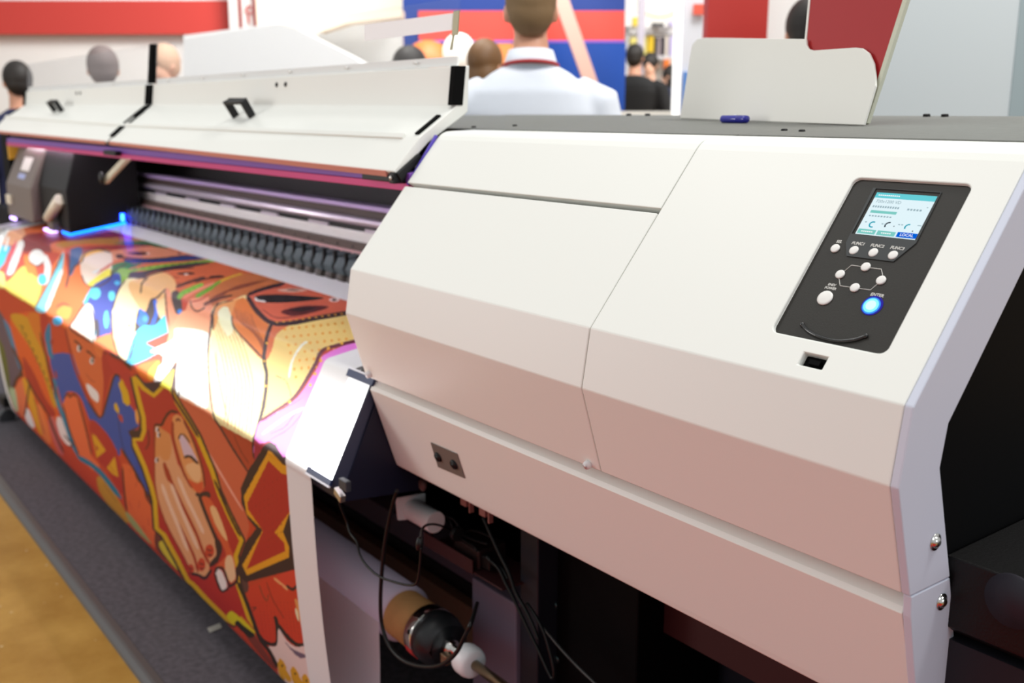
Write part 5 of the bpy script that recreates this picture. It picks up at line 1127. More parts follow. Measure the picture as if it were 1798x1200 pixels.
64,26,24 2916,1144 2983,1194 3027,1223 3065,1251 3048,1247 2983,1213 2944,1186 2878,1137
64,26,24 2726,1086 2713,1114 2692,1171 2684,1201 2687,1234 2672,1229 2670,1197 2679,1167 2689,1139 2713,1082
64,26,24 2511,1099 2514,1117 2484,1159 2456,1186 2417,1172 2432,1159 2445,1146 2474,1105 2498,1095
64,26,24 2456,1186 2425,1213 2412,1228 2386,1237 2370,1232 2368,1212 2417,1172
64,26,24 2416,749 2411,778 2343,905 2314,897 2382,771 2406,746
64,26,24 2343,905 2305,967 2283,984 2273,981 2275,958 2314,897
64,26,24 2809,1014 2800,1026 2781,1034 2740,1050 2680,1069 2646,1057 2705,1039 2765,1015 2797,1010
64,26,24 2680,1069 2563,1099 2515,1105 2503,1101 2531,1087 2646,1057
64,26,24 2294,1135 2273,1140 2212,1143 2190,1144 2179,1147 2163,1146 2155,1138 2167,1135 2190,1133 2251,1130 2286,1132
64,26,24 2179,1147 2229,1161 2251,1169 2253,1171 2234,1168 2187,1155 2163,1146
64,26,24 2171,961 2149,952 2097,925 2101,926 2080,919 2098,920 2116,927 2166,953 2177,961
64,26,24 2101,926 2095,936 2081,936 2061,930 2044,923 2057,922 2075,929 2074,929 2077,922 2080,919
64,26,24 2044,923 2007,907 1986,908 1967,901 1987,899 2004,901 2023,907 2057,922
64,26,24 1986,908 1977,910 1962,909 1956,906 1959,903 1967,901
64,26,24 1963,909 1960,931 1932,993 1919,1033 1898,1026 1911,986 1939,925 1955,907
64,26,24 1919,1033 1910,1093 1900,1111 1892,1109 1888,1086 1898,1026
64,26,24 2211,990 2212,1012 2201,1052 2195,1071 2185,1090 2172,1108 2148,1100 2161,1082 2170,1064 2188,1005 2202,988
64,26,24 2172,1108 2123,1159 2099,1173 2091,1170 2099,1150 2148,1100
64,26,24 1828,892 1806,901 1778,910 1750,918 1721,922 1686,917 1652,902 1668,903 1686,911 1704,913 1730,909 1785,893 1820,889
64,26,24 1652,902 1625,883 1578,840 1562,822 1568,822 1597,843 1645,886 1668,903
64,26,24 1494,971 1480,982 1420,1004 1373,1024 1352,1014 1398,994 1458,972 1486,968
64,26,24 1373,1024 1294,1062 1247,1088 1226,1079 1273,1052 1352,1014
64,26,24 1247,1088 1228,1101 1211,1104 1204,1101 1207,1091 1226,1079
64,26,24 1267,841 1342,869 1363,881 1370,891 1358,900 1340,892 1351,885 1347,878 1333,871 1284,852 1265,842
64,26,24 1358,900 1334,907 1271,919 1238,923 1233,920 1256,912 1317,899 1340,892
64,26,24 1512,1040 1525,1060 1545,1114 1556,1150 1534,1142 1523,1107 1504,1053 1505,1038
64,26,24 1556,1150 1566,1186 1572,1205 1574,1223 1565,1219 1548,1196 1534,1142
64,26,24 1384,1004 1385,1013 1375,1028 1369,1035 1362,1040 1352,1043 1335,1034 1343,1032 1350,1027 1366,1006 1377,1001
64,26,24 1352,1043 1318,1045 1311,1047 1307,1053 1305,1061 1286,1053 1288,1045 1292,1039 1301,1036 1335,1034
64,26,24 1305,1061 1302,1078 1297,1085 1287,1089 1261,1095 1245,1086 1269,1081 1278,1076 1283,1070 1286,1053
64,26,24 1261,1095 1248,1097 1229,1096 1223,1093 1231,1088 1245,1086
190,90,60 324,569 313,564 272,539 264,534 268,533 316,562 326,569
190,90,60 264,534 244,518 239,513 240,513 268,533
190,90,60 536,644 561,627 649,577 694,549 700,551 626,595 538,645
190,90,60 694,549 736,516 752,506 754,506 742,518 700,551
190,90,60 317,622 273,598 265,591 258,583 263,583 269,590 277,597 309,615 319,622
190,90,60 258,583 247,558 244,550 246,550 252,558 263,583
46,22,32 1290,699 1203,717 1083,716 959,655 956,633 962,613 950,636 955,663 938,680 918,696 854,670 889,646 909,627 954,590 990,631 1014,652 1084,691 1141,685 1220,668
46,22,32 918,696 847,724 785,753 703,821 671,874 615,919 549,961 491,937 507,925 557,890 611,847 643,796 724,727 787,697 854,670
46,22,32 549,961 603,1018 621,1113 599,1154 582,1194 517,1193 533,1226 525,1201 517,1157 535,1120 557,1082 548,1036 544,999 491,937
46,22,32 517,1193 595,1184 678,1237 709,1240 860,1238 943,1231 987,1237 1105,1303 1057,1303 798,1303 700,1275 640,1227 533,1226
46,22,32 987,1237 1020,1205 1039,1190 1132,1141 1193,1144 1160,1046 1173,1004 1212,949 1301,984 1263,1039 1252,1078 1270,1131 1291,1185 1219,1188 1196,1200 1175,1214 1138,1242 1122,1260 1105,1303
46,22,32 1212,949 1281,899 1304,902 1228,882 1170,831 1160,784 1184,743 1268,769 1244,808 1254,850 1275,874 1356,895 1372,933 1301,984
46,22,32 1184,743 1205,697 1213,672 1298,695 1289,720 1268,769
172,36,34 1255,683 1172,701 1084,703 987,654 969,627 958,601 927,636 919,653 904,669 886,683 816,710 754,740 673,809 640,860 586,904 520,949 573,1008 579,1049 589,1097 567,1137 549,1175 524,1209 616,1205 688,1255 749,1269 906,1268 989,1261 1040,1267 1053,1248 1085,1215 1128,1189 1174,1164 1241,1164 1205,1062 1217,1021 1256,966 1326,916 1330,898 1252,878 1212,841 1202,796 1225,756 1247,708
52,26,48 1251,674 1192,681 1167,681 1143,678 1094,667 1035,652 1022,647 1010,640 999,629 977,601 969,593 960,590 953,591 947,595 947,602 954,613 982,642 1003,656 1047,681 1064,690 1081,696 1100,699 1118,700 1156,698 1175,696 1213,687 1250,677 1254,675
236,112,32 1217,647 1190,631 1170,623 1104,601 1081,597 1066,598 1058,609 1055,625 1058,643 1074,657 1097,665 1119,668 1184,668 1195,667 1217,657 1220,652
250,240,226 1066,655 1064,646 1067,633 1067,620 1061,609 1044,600 1017,593 992,588 977,589 975,596 982,610 1000,635 1006,641 1013,645 1051,656 1062,658
244,160,50 1124,648 1121,639 1113,627 1095,607 1081,599 1074,598 1069,602 1065,613 1061,629 1062,645 1074,656 1090,660 1107,659 1119,654
208,162,24 1272,691 1188,709 1083,710 973,654 962,630 960,607 942,632 936,658 921,674 902,689 870,676 904,649 918,631 956,596 981,633 1000,653 1084,697 1157,693 1237,676
208,162,24 902,689 832,717 769,746 688,815 655,867 600,912 535,955 505,943 572,897 625,854 658,802 739,734 802,704 870,676
208,162,24 535,955 588,1013 605,1105 583,1146 565,1184 521,1201 529,1217 529,1191 533,1166 551,1128 573,1090 563,1042 558,1004 505,943
208,162,24 521,1201 605,1194 683,1246 728,1254 882,1252 965,1245 1012,1251 1075,1286 1017,1279 937,1288 777,1288 693,1264 628,1216 529,1217
208,162,24 1012,1251 1044,1218 1062,1202 1153,1152 1217,1154 1183,1054 1189,1033 1195,1012 1234,958 1278,975 1265,994 1240,1030 1228,1070 1266,1175 1196,1176 1151,1201 1111,1228 1095,1245 1081,1264 1075,1286
208,162,24 1234,958 1303,907 1317,900 1240,880 1191,836 1181,790 1204,750 1246,762 1223,802 1233,845 1263,876 1343,897 1349,924 1278,975
208,162,24 1204,750 1226,702 1234,678 1276,689 1268,714 1246,762
232,222,72 1014,656 989,636 959,598 943,617 928,636 921,656
172,36,34 1202,710 1087,717 994,667 966,661 954,688 929,704 1094,793 1167,788
64,22,34 952,594 949,608 928,646 926,657 928,668 903,660 911,643 932,605 946,593
64,22,34 928,668 922,675 912,679 862,699 844,691 902,667 903,660
64,22,34 862,699 818,716 781,733 763,725 800,708 844,691
64,22,34 781,733 769,739 751,742 745,739 751,731 763,725
120,24,24 1175,828 1182,836 1182,854 1186,864 1164,859 1160,848 1160,830 1167,826
120,24,24 1186,864 1195,876 1211,889 1193,888 1174,873 1164,859
120,24,24 1211,889 1226,899 1228,903 1221,903 1208,898 1193,888
214,150,108 1103,801 1039,778 979,782 937,867 826,898 782,914 738,955 710,1013 720,1063 787,1112 816,1161 868,1181 917,1193 972,1211 997,1192 1024,1172 1132,1119 1181,1054 1174,979 1147,900
208,132,76 1101,802 1088,793 1073,787 1028,781 1014,781 1000,783 989,787 981,793 974,802 970,812 970,823 975,835 984,849 996,862 1008,873 1021,880 1036,885 1062,891 1071,890 1084,885 1092,885 1102,890 1125,905 1133,908 1137,905 1139,900 1138,891 1129,861 1111,818
196,72,42 1059,785 1037,770 999,750 959,731 933,721 925,722 925,731 939,764 946,776 954,786 961,793 967,795 990,790 1034,791 1055,790
158,44,26 1047,907 1048,920 1041,929 1026,948 1004,968 979,956 1001,937 1022,909 1038,903
158,44,26 1004,968 914,1026 890,1014 979,956
158,44,26 914,1026 874,1053 865,1061 853,1079 828,1068 841,1050 850,1041 890,1014
158,44,26 853,1079 840,1095 825,1107 809,1117 785,1104 801,1095 816,1083 828,1068
158,44,26 809,1117 793,1118 785,1114 785,1104
158,44,26 1104,1005 1104,1016 1097,1024 1082,1041 1058,1058 1034,1046 1057,1030 1079,1006 1095,1001
158,44,26 1058,1058 1011,1083 966,1111 942,1100 987,1071 1034,1046
158,44,26 966,1111 938,1132 929,1142 923,1151 918,1171 894,1160 899,1140 905,1130 915,1120 942,1100
158,44,26 918,1171 918,1180 908,1187 900,1183 893,1169 894,1160
158,44,26 1063,898 1072,907 1068,925 1062,936 1030,923 1036,913 1040,896 1052,894
158,44,26 1062,936 1049,949 1035,948 1024,944 1018,935 1030,923
232,184,158 1114,979 1117,994 1096,1023 1077,1043 1044,1028 1063,1009 1084,980 1102,975
232,184,158 1077,1043 1033,1083 1011,1108 979,1092 1011,1057 1044,1028
232,184,158 1011,1108 989,1134 968,1142 957,1136 957,1118 979,1092
232,184,158 1027,953 1028,967 981,1015 950,1001 997,954 1016,948
232,184,158 981,1015 915,1075 885,1060 950,1001
232,184,158 915,1075 892,1095 871,1100 860,1095 862,1080 885,1060
232,184,158 957,912 955,925 923,955 900,971 872,958 894,942 926,913 947,907
232,184,158 900,971 866,992 836,1013 809,999 828,986 872,958
232,184,158 836,1013 818,1027 800,1029 791,1024 791,1013 809,999
192,60,36 935,1186 945,1198 963,1211 983,1222 1000,1226 1008,1223 1005,1213 993,1200 977,1188 959,1179 943,1175 935,1178
46,22,32 989,1200 989,1202 978,1203 964,1199 965,1196 969,1197 978,1196
46,22,32 964,1199 947,1189 943,1186 945,1186 965,1196
46,22,32 997,1220 996,1222 984,1221 969,1215 971,1213 975,1215 986,1215
46,22,32 969,1215 950,1203 946,1200 948,1200 971,1213
192,60,36 824,1129 834,1143 851,1157 870,1168 887,1171 896,1167 895,1156 885,1142 867,1127 848,1117 832,1114 823,1118
46,22,32 877,1143 877,1145 866,1146 855,1142 855,1139 859,1140 868,1139
46,22,32 855,1142 839,1134 836,1131 837,1130 855,1139
46,22,32 880,1160 880,1162 868,1161 855,1156 858,1154 862,1156 871,1156
46,22,32 855,1156 840,1146 837,1143 839,1143 858,1154
192,60,36 733,1054 742,1068 759,1081 779,1092 797,1096 808,1092 809,1082 799,1068 781,1055 761,1045 744,1041 734,1045
46,22,32 788,1068 787,1070 777,1071 766,1068 767,1065 770,1066 779,1065
46,22,32 766,1068 752,1060 749,1058 751,1057 767,1065
46,22,32 790,1084 789,1086 778,1086 766,1081 769,1079 772,1080 781,1080
46,22,32 766,1081 752,1072 750,1069 751,1069 769,1079
56,18,20 1103,794 1094,795 1053,788 1037,782 1024,775 1042,775 1053,780 1085,786 1100,791
56,18,20 1024,775 1000,754 973,735 989,734 1020,756 1042,775
56,18,20 973,735 945,720 915,715 906,706 934,710 950,715 964,721 989,734
56,18,20 915,715 902,713 887,708 884,705 894,704 906,706
56,18,20 1104,793 1114,805 1135,859 1119,855 1098,801 1099,792
56,18,20 1135,859 1144,890 1142,899 1136,897 1128,885 1119,855
150,40,26 1107,805 1119,825 1158,920 1141,916 1103,821 1102,804
150,40,26 1158,920 1181,982 1185,1001 1187,1017 1187,1032 1170,1026 1168,995 1164,977 1141,916
150,40,26 1187,1032 1186,1046 1177,1072 1170,1084 1161,1096 1150,1107 1133,1099 1152,1077 1159,1064 1168,1039 1170,1026
150,40,26 1150,1107 1124,1128 1106,1140 1042,1172 1026,1163 1089,1131 1106,1120 1133,1099
150,40,26 1042,1172 1013,1190 1004,1198 991,1213 978,1218 972,1215 973,1204 987,1189 1009,1173 1026,1163
226,214,214 1068,801 1072,806 1078,811 1087,814 1094,815 1099,813 1099,809 1096,804 1089,799 1081,796 1073,795 1069,797
70,30,40 1066,801 1069,805 1073,808 1079,811 1084,811 1087,809 1087,806 1085,802 1074,796 1070,795 1067,797
226,214,214 1060,815 1064,820 1071,825 1079,828 1086,829 1091,827 1092,823 1088,817 1081,813 1073,809 1066,809 1061,810
70,30,40 1058,814 1066,822 1071,824 1076,825 1079,823 1079,819 1072,812 1067,809 1062,809 1059,811
226,214,214 1109,904 1113,909 1120,915 1129,918 1137,919 1141,918 1142,913 1138,908 1130,902 1121,899 1114,898 1109,900
70,30,40 1107,903 1115,912 1121,914 1126,915 1129,913 1129,910 1126,905 1115,899 1110,898 1107,900
214,140,84 939,736 931,728 920,722 909,717 889,713 870,713 860,716 838,729 808,752 792,767 774,787 754,812 747,824 741,843 741,860 746,876 751,883 758,890 768,897 793,908 818,913 844,913 856,911 867,906 889,892 899,884 915,863 951,801 954,788 954,775 951,760 946,747
150,40,26 946,745 955,757 961,776 962,786 962,796 959,806 937,799 940,789 940,780 933,751 938,743
150,40,26 959,806 948,826 923,864 902,856 927,818 937,799
150,40,26 923,864 909,882 901,889 880,900 869,905 850,895 871,886 880,880 888,873 902,856
150,40,26 869,905 858,909 841,910 835,907 839,899 850,895
46,22,32 819,917 823,923 819,923 804,922 791,919 777,914 782,905 789,907 798,906 811,912
46,22,32 777,914 740,897 734,896 709,881 717,880 730,883 745,888 782,905
46,22,32 734,896 732,897 729,893 753,901 754,913 725,902 711,896 702,887 703,883 709,881
46,22,32 753,901 768,907 783,915 783,919 769,918 754,913
110,26,24 855,720 851,728 825,743 808,756 793,750 810,737 836,721 850,718
110,26,24 808,756 784,778 763,803 748,797 769,772 793,750
110,26,24 763,803 752,822 748,831 746,840 745,858 729,853 730,834 733,825 737,816 748,797
110,26,24 745,858 745,868 740,875 734,873 730,862 729,853
230,174,124 871,853 853,843 823,831 791,822 770,817 760,821 756,829 756,840 758,849 762,856 768,863 776,870 786,875 811,880 825,880 837,879 864,868 873,861
206,78,44 866,891 857,888 815,885 796,883 782,877 757,864 750,862 748,866 750,874 755,884 762,892 785,904 800,909 814,911 830,908 847,902 862,896
204,176,190 899,778 894,774 875,768 866,767 847,771 814,785 787,800 778,806 770,814 771,816 774,818 822,817 861,826 871,826 878,823 883,816 898,789 900,783
46,22,32 905,787 898,783 887,771 881,768 884,765 891,768 902,776 909,784 909,788
46,22,32 881,768 872,765 861,765 847,768 837,763 853,760 861,760 884,765
46,22,32 847,768 831,774 820,775 816,774 821,769 837,763
46,22,32 879,834 867,831 841,821 824,819 810,809 824,810 838,813 852,817 873,826 881,832
46,22,32 824,819 788,823 771,821 765,818 772,813 810,809
110,30,30 914,738 906,736 886,723 894,724 907,729 916,735 917,738
110,30,30 895,729 886,731 875,728 874,725 886,723
204,84,48 783,924 776,916 762,908 745,902 729,899 714,899 699,902 684,907 671,913 658,923 636,947 621,969 610,997 605,1001 596,1007 593,1012 587,1035 586,1049 587,1061 591,1072 598,1082 615,1099 636,1111 647,1114 656,1115 663,1110 674,1093 683,1089 699,1092 739,1106 744,1105 729,1094 670,1055 650,1040 644,1031 645,1025 665,1007 713,981 771,941 781,932
230,178,124 717,925 710,919 698,913 684,911 671,913 656,926 640,944 626,964 618,978 619,984 626,987 647,984 658,981 686,968 697,960 713,942 717,933
226,184,144 653,1048 643,1038 629,1029 616,1023 606,1021 600,1025 595,1034 593,1044 592,1061 597,1076 602,1083 621,1100 632,1107 642,1110 650,1109 659,1105 665,1099 669,1091 668,1082 665,1070 660,1058
46,22,32 795,919 803,925 797,933 786,946 760,934 775,914 786,915
46,22,32 786,946 759,975 735,998 709,986 725,971 760,934
46,22,32 735,998 714,1017 696,1026 671,1013 689,1004 709,986
46,22,32 696,1026 694,1029 694,1034 698,1041 706,1052 728,1075 705,1070 682,1045 673,1034 668,1024 667,1017 671,1013
46,22,32 728,1075 746,1089 772,1103 781,1111 778,1113 766,1110 743,1099 717,1081 705,1070
46,22,32 716,1019 708,1012 696,1007 685,1005 676,1005 671,1008 667,1013 666,1022 670,1031 680,1044 714,1076 731,1090 766,1112 792,1124 795,1122 791,1117 775,1100 730,1070 719,1059 715,1048 718,1027
238,216,216 757,1127 749,1118 733,1108 716,1101 702,1099 692,1103 682,1112 676,1123 675,1133 682,1143 695,1154 710,1163 723,1167 735,1162 747,1151 755,1138
46,22,32 754,1127 743,1120 727,1105 718,1100 718,1093 729,1098 747,1111 759,1123 760,1128
46,22,32 718,1100 704,1094 691,1094 686,1097 681,1102 664,1093 668,1087 675,1084 684,1083 695,1085 718,1093
46,22,32 681,1102 672,1122 666,1130 648,1122 654,1113 664,1093
46,22,32 666,1130 669,1134 676,1140 712,1162 712,1169 679,1150 655,1132 649,1126 648,1122
46,22,32 712,1162 718,1165 723,1165 729,1162 742,1147 761,1157 753,1168 747,1173 740,1176 729,1175 712,1169
46,22,32 742,1147 746,1138 747,1128 754,1126 761,1129 766,1137 765,1148 761,1157
46,22,32 584,1044 592,1056 594,1073 596,1081 601,1088 609,1095 594,1094 582,1083 576,1073 573,1064 571,1047 577,1041
46,22,32 609,1095 651,1122 663,1133 660,1134 642,1125 594,1094
46,22,32 977,1219 967,1219 927,1204 907,1199 887,1184 915,1191 956,1205 973,1214
46,22,32 907,1199 885,1197 869,1193 848,1185 829,1173 813,1160 831,1162 844,1172 858,1180 887,1184
46,22,32 813,1160 782,1135 773,1124 779,1125 800,1138 831,1162
60,22,20 666,831 661,842 612,886 597,878 645,835 660,829
60,22,20 612,886 583,910 557,928 542,920 568,903 597,878
60,22,20 557,928 540,938 526,940 521,937 525,930 542,920
198,56,34 529,1082 237,916 147,882 156,968 165,1040 171,1077 208,1100 256,1118 311,1117 360,1108 381,1162 409,1182 474,1206 513,1196
166,40,26 453,1091 458,1095 461,1095 461,1094 456,1090 455,1090
166,40,26 454,1100 458,1104 460,1104 461,1103 457,1099 455,1098
166,40,26 454,1108 459,1112 462,1113 462,1112 457,1108 455,1107
166,40,26 455,1117 459,1121 462,1122 463,1121 458,1117 456,1116
166,40,26 455,1126 460,1130 463,1131 463,1130 458,1125 456,1125
166,40,26 456,1135 461,1139 464,1140 464,1139 459,1134 457,1134
166,40,26 456,1144 461,1148 464,1149 464,1148 460,1143 458,1143
166,40,26 457,1153 462,1157 465,1158 465,1157 460,1152 458,1152
166,40,26 458,1162 463,1166 466,1167 466,1166 461,1162 459,1161
166,40,26 459,1171 464,1176 467,1176 467,1175 462,1171 460,1170
166,40,26 429,1081 434,1085 437,1084 432,1080
166,40,26 430,1090 434,1093 437,1093 433,1089
166,40,26 430,1098 435,1102 438,1101 433,1097
166,40,26 430,1107 435,1111 438,1111 438,1110 433,1106 432,1106
166,40,26 431,1116 435,1120 438,1120 439,1119 434,1115 432,1114
166,40,26 431,1124 436,1129 439,1129 439,1128 434,1124 431,1124
166,40,26 432,1133 437,1137 440,1138 440,1137 435,1133 433,1132
166,40,26 433,1142 437,1146 440,1147 440,1146 436,1142 434,1141
166,40,26 433,1151 438,1155 441,1156 441,1155 436,1151 434,1150
166,40,26 434,1160 439,1164 442,1165 442,1164 437,1160 434,1159
166,40,26 406,1071 410,1075 413,1074 409,1070
166,40,26 406,1080 410,1083 413,1083 409,1079
166,40,26 406,1088 411,1092 414,1091 409,1087
166,40,26 407,1097 411,1101 414,1100 410,1096
166,40,26 407,1105 411,1109 414,1110 415,1109 410,1105
166,40,26 407,1114 412,1118 415,1118 415,1117 410,1113
166,40,26 408,1123 412,1127 415,1127 415,1126 411,1122 409,1122
166,40,26 408,1132 413,1136 416,1136 416,1135 411,1131 410,1130
166,40,26 409,1140 414,1145 417,1145 417,1144 412,1140 410,1139
166,40,26 410,1149 414,1154 417,1154 417,1153 413,1149 411,1148
166,40,26 410,1158 415,1162 418,1163 418,1162 413,1158 411,1157
166,40,26 411,1167 416,1171 419,1172 419,1171 414,1167 412,1166
166,40,26 383,1061 387,1065 390,1065 385,1061
166,40,26 383,1070 387,1074 390,1073 386,1069
166,40,26 383,1078 387,1082 390,1081 386,1078
166,40,26 383,1087 388,1091 391,1090 386,1086
166,40,26 384,1095 388,1099 391,1099 387,1095
166,40,26 384,1104 388,1108 391,1107 387,1103
166,40,26 384,1113 389,1117 392,1116 387,1112
166,40,26 385,1121 389,1125 392,1125 392,1125 388,1121
166,40,26 385,1130 390,1134 393,1134 393,1133 388,1129 386,1129
166,40,26 386,1139 390,1143 392,1143 393,1142 389,1138 387,1138
166,40,26 386,1148 391,1152 394,1152 394,1151 389,1147 388,1146
166,40,26 387,1156 392,1161 394,1161 395,1160 390,1156 388,1155
166,40,26 360,1052 364,1056 367,1055 363,1051
166,40,26 360,1060 364,1064 367,1063 363,1060
166,40,26 360,1069 364,1072 367,1072 363,1068
166,40,26 360,1077 365,1081 368,1080 363,1076
166,40,26 361,1086 365,1089 368,1089 364,1085
166,40,26 361,1094 365,1098 368,1097 364,1093
166,40,26 361,1102 366,1106 369,1106 364,1102
166,40,26 362,1111 366,1115 369,1114 364,1110
166,40,26 362,1120 366,1124 369,1123 365,1119
166,40,26 362,1128 367,1132 370,1133 370,1132 365,1128
166,40,26 363,1137 367,1141 370,1141 370,1140 366,1136 364,1136
166,40,26 363,1146 368,1150 371,1150 371,1149 366,1145 365,1145
166,40,26 338,1043 342,1046 345,1046 340,1042
166,40,26 338,1051 342,1055 345,1054 341,1050
166,40,26 338,1059 342,1063 345,1062 341,1058
166,40,26 338,1068 342,1071 345,1071 341,1067
166,40,26 338,1076 342,1080 345,1079 341,1075
166,40,26 338,1084 343,1088 345,1087 341,1084
166,40,26 338,1093 343,1096 346,1096 341,1092
166,40,26 339,1101 343,1105 346,1104 342,1100
166,40,26 339,1110 343,1113 346,1113 342,1109
166,40,26 339,1118 344,1122 347,1121 342,1117
166,40,26 340,1127 344,1131 347,1130 343,1126
166,40,26 340,1135 345,1139 348,1139 343,1135
166,40,26 316,1034 320,1037 323,1037 319,1033
166,40,26 316,1042 320,1045 323,1045 319,1041
166,40,26 316,1050 320,1054 323,1053 319,1049
166,40,26 316,1058 320,1062 323,1061 319,1057
166,40,26 316,1066 320,1070 323,1069 319,1066
166,40,26 316,1075 320,1078 323,1078 319,1074
166,40,26 316,1083 320,1087 323,1086 319,1082
166,40,26 316,1091 321,1095 324,1094 319,1091
166,40,26 317,1100 321,1103 324,1103 320,1099
166,40,26 317,1108 321,1112 324,1111 320,1107
166,40,26 317,1117 322,1120 324,1120 320,1116
166,40,26 318,1125 322,1129 325,1128 321,1124
166,40,26 294,1025 298,1028 301,1028 297,1024
166,40,26 294,1033 298,1036 301,1036 297,1032
166,40,26 294,1041 298,1044 301,1044 297,1040
166,40,26 294,1049 298,1053 301,1052 297,1048
166,40,26 294,1057 298,1061 301,1060 297,1056
166,40,26 294,1065 298,1069 301,1068 297,1065
166,40,26 294,1073 298,1077 301,1076 297,1073
166,40,26 295,1082 299,1085 302,1085 297,1081
166,40,26 295,1090 299,1094 302,1093 298,1089
166,40,26 295,1098 299,1102 302,1101 298,1098
166,40,26 295,1107 299,1110 302,1110 298,1106
166,40,26 296,1115 300,1119 303,1118 298,1114
166,40,26 273,1016 277,1020 280,1019 276,1015
166,40,26 273,1024 277,1027 280,1027 276,1023
166,40,26 273,1032 277,1035 280,1035 276,1031
166,40,26 273,1040 277,1043 280,1043 276,1039
166,40,26 273,1048 277,1052 280,1051 276,1047
166,40,26 273,1056 277,1060 280,1059 276,1055
166,40,26 273,1064 277,1068 280,1067 276,1063
166,40,26 273,1072 277,1076 280,1075 276,1072
166,40,26 273,1080 277,1084 280,1083 276,1080
166,40,26 273,1089 277,1092 280,1092 276,1088
166,40,26 274,1097 278,1101 280,1100 276,1096
166,40,26 274,1105 278,1109 281,1108 277,1104
166,40,26 252,1007 256,1011 259,1010 255,1007
166,40,26 252,1015 256,1019 259,1018 255,1015
166,40,26 252,1023 256,1027 259,1026 255,1022
166,40,26 252,1031 256,1035 259,1034 255,1030
166,40,26 252,1039 256,1043 259,1042 255,1038
166,40,26 252,1047 256,1051 259,1050 255,1046
166,40,26 252,1055 256,1059 259,1058 255,1054
166,40,26 252,1063 256,1067 259,1066 255,1062
166,40,26 252,1071 256,1075 259,1074 255,1070
166,40,26 252,1079 256,1083 259,1082 255,1079
166,40,26 252,1087 256,1091 259,1090 255,1087
166,40,26 252,1096 256,1099 259,1099 255,1095
166,40,26 232,999 236,1002 238,1002 235,998
166,40,26 232,1007 236,1010 238,1009 235,1006
166,40,26 232,1015 235,1018 238,1017 234,1014
166,40,26 231,1022 235,1026 238,1025 234,1022
166,40,26 231,1030 235,1034 238,1033 234,1029
166,40,26 231,1038 235,1042 238,1041 234,1037
166,40,26 231,1046 235,1050 238,1049 234,1045
166,40,26 231,1054 235,1058 238,1057 234,1053
166,40,26 231,1062 235,1066 238,1065 234,1061
166,40,26 231,1070 235,1074 238,1073 234,1069
166,40,26 231,1078 235,1082 238,1081 234,1077
166,40,26 231,1086 235,1090 238,1089 234,1085
166,40,26 212,991 216,994 218,993 215,990
166,40,26 212,998 215,1002 218,1001 214,998
166,40,26 211,1006 215,1009 218,1009 214,1005
166,40,26 211,1014 215,1017 218,1017 214,1013
166,40,26 211,1022 215,1025 218,1024 214,1021
166,40,26 211,1029 215,1033 217,1032 214,1029
166,40,26 211,1037 215,1041 217,1040 214,1036
166,40,26 211,1045 215,1049 217,1048 213,1044
166,40,26 211,1053 215,1056 217,1056 213,1052
166,40,26 211,1061 215,1064 217,1064 213,1060
166,40,26 211,1069 215,1072 217,1072 213,1068
166,40,26 211,1077 215,1080 217,1080 214,1076
166,40,26 192,983 196,986 199,985 195,982
166,40,26 192,990 196,994 198,993 195,989
166,40,26 192,998 195,1001 198,1000 194,997
166,40,26 191,1005 195,1009 198,1008 194,1005
166,40,26 191,1013 195,1016 198,1016 194,1012
166,40,26 191,1021 195,1024 197,1024 194,1020
166,40,26 191,1029 195,1032 197,1031 194,1028
166,40,26 191,1036 194,1040 197,1039 193,1036
166,40,26 191,1044 194,1048 197,1047 193,1043
166,40,26 191,1052 194,1055 197,1055 193,1051
166,40,26 191,1060 194,1063 197,1063 193,1059
166,40,26 191,1068 194,1071 197,1071 193,1067
120,60,34 441,1038 440,1044 433,1055 426,1063 422,1066 415,1061 423,1056 433,1040 438,1037
120,60,34 422,1066 414,1068 408,1068 401,1065 396,1061 392,1056 399,1058 404,1063 415,1061
120,60,34 392,1056 386,1045 385,1041 388,1041 393,1047 399,1058
140,40,26 391,1010 388,1019 383,1027 374,1042 368,1048 361,1053 355,1049 367,1038 381,1015 388,1008
140,40,26 361,1053 324,1070 317,1066 355,1049
140,40,26 324,1070 316,1073 310,1072 308,1071 310,1068 317,1066
80,40,30 522,1135 488,1119 483,1119 480,1114 486,1116 513,1128
80,40,30 489,1119 510,1136 516,1142 514,1142 483,1119
206,60,44 315,969 303,957 278,939 250,923 231,914 222,913 216,918 214,925 214,933 217,940 222,949 240,971 243,972 289,975 308,974
46,22,32 274,974 271,977 249,976 240,973 230,968 236,964 246,966 259,966 270,970
46,22,32 230,968 212,954 211,950 215,950 223,954 236,964
232,160,104 343,982 336,984 294,983 283,975 327,976 339,979
232,160,104 294,983 277,985 268,983 264,980 266,977 283,975
216,150,84 233,992 229,987 220,987 210,990 203,997 198,1010 189,1067 177,1123 176,1133 179,1133 186,1126 199,1103 203,1091 215,1047 232,1001
236,220,180 236,1014 229,1013 223,1019 222,1032 225,1043 227,1044 231,1042 236,1035 237,1023
150,24,26 204,1084 202,1081 198,1080 193,1081 189,1085 181,1107 177,1128 178,1130 181,1129 188,1120 198,1101
40,28,26 515,1201 516,1209 501,1214 492,1216 481,1216 469,1213 451,1196 469,1198 491,1192 507,1195
40,28,26 469,1213 440,1205 402,1189 391,1183 396,1176 417,1186 451,1196
40,28,26 391,1183 380,1174 370,1166 364,1156 359,1146 352,1120 375,1131 381,1156 386,1165 390,1171 396,1176
40,28,26 352,1120 349,1100 350,1094 353,1088 355,1087 377,1100 373,1103 372,1105 375,1131
40,28,26 355,1087 364,1089 372,1094 377,1100
40,28,26 365,1109 362,1117 332,1124 311,1127 292,1111 312,1109 341,1102 357,1104
40,28,26 311,1127 287,1127 262,1124 236,1114 234,1103 250,1110 259,1111 292,1111
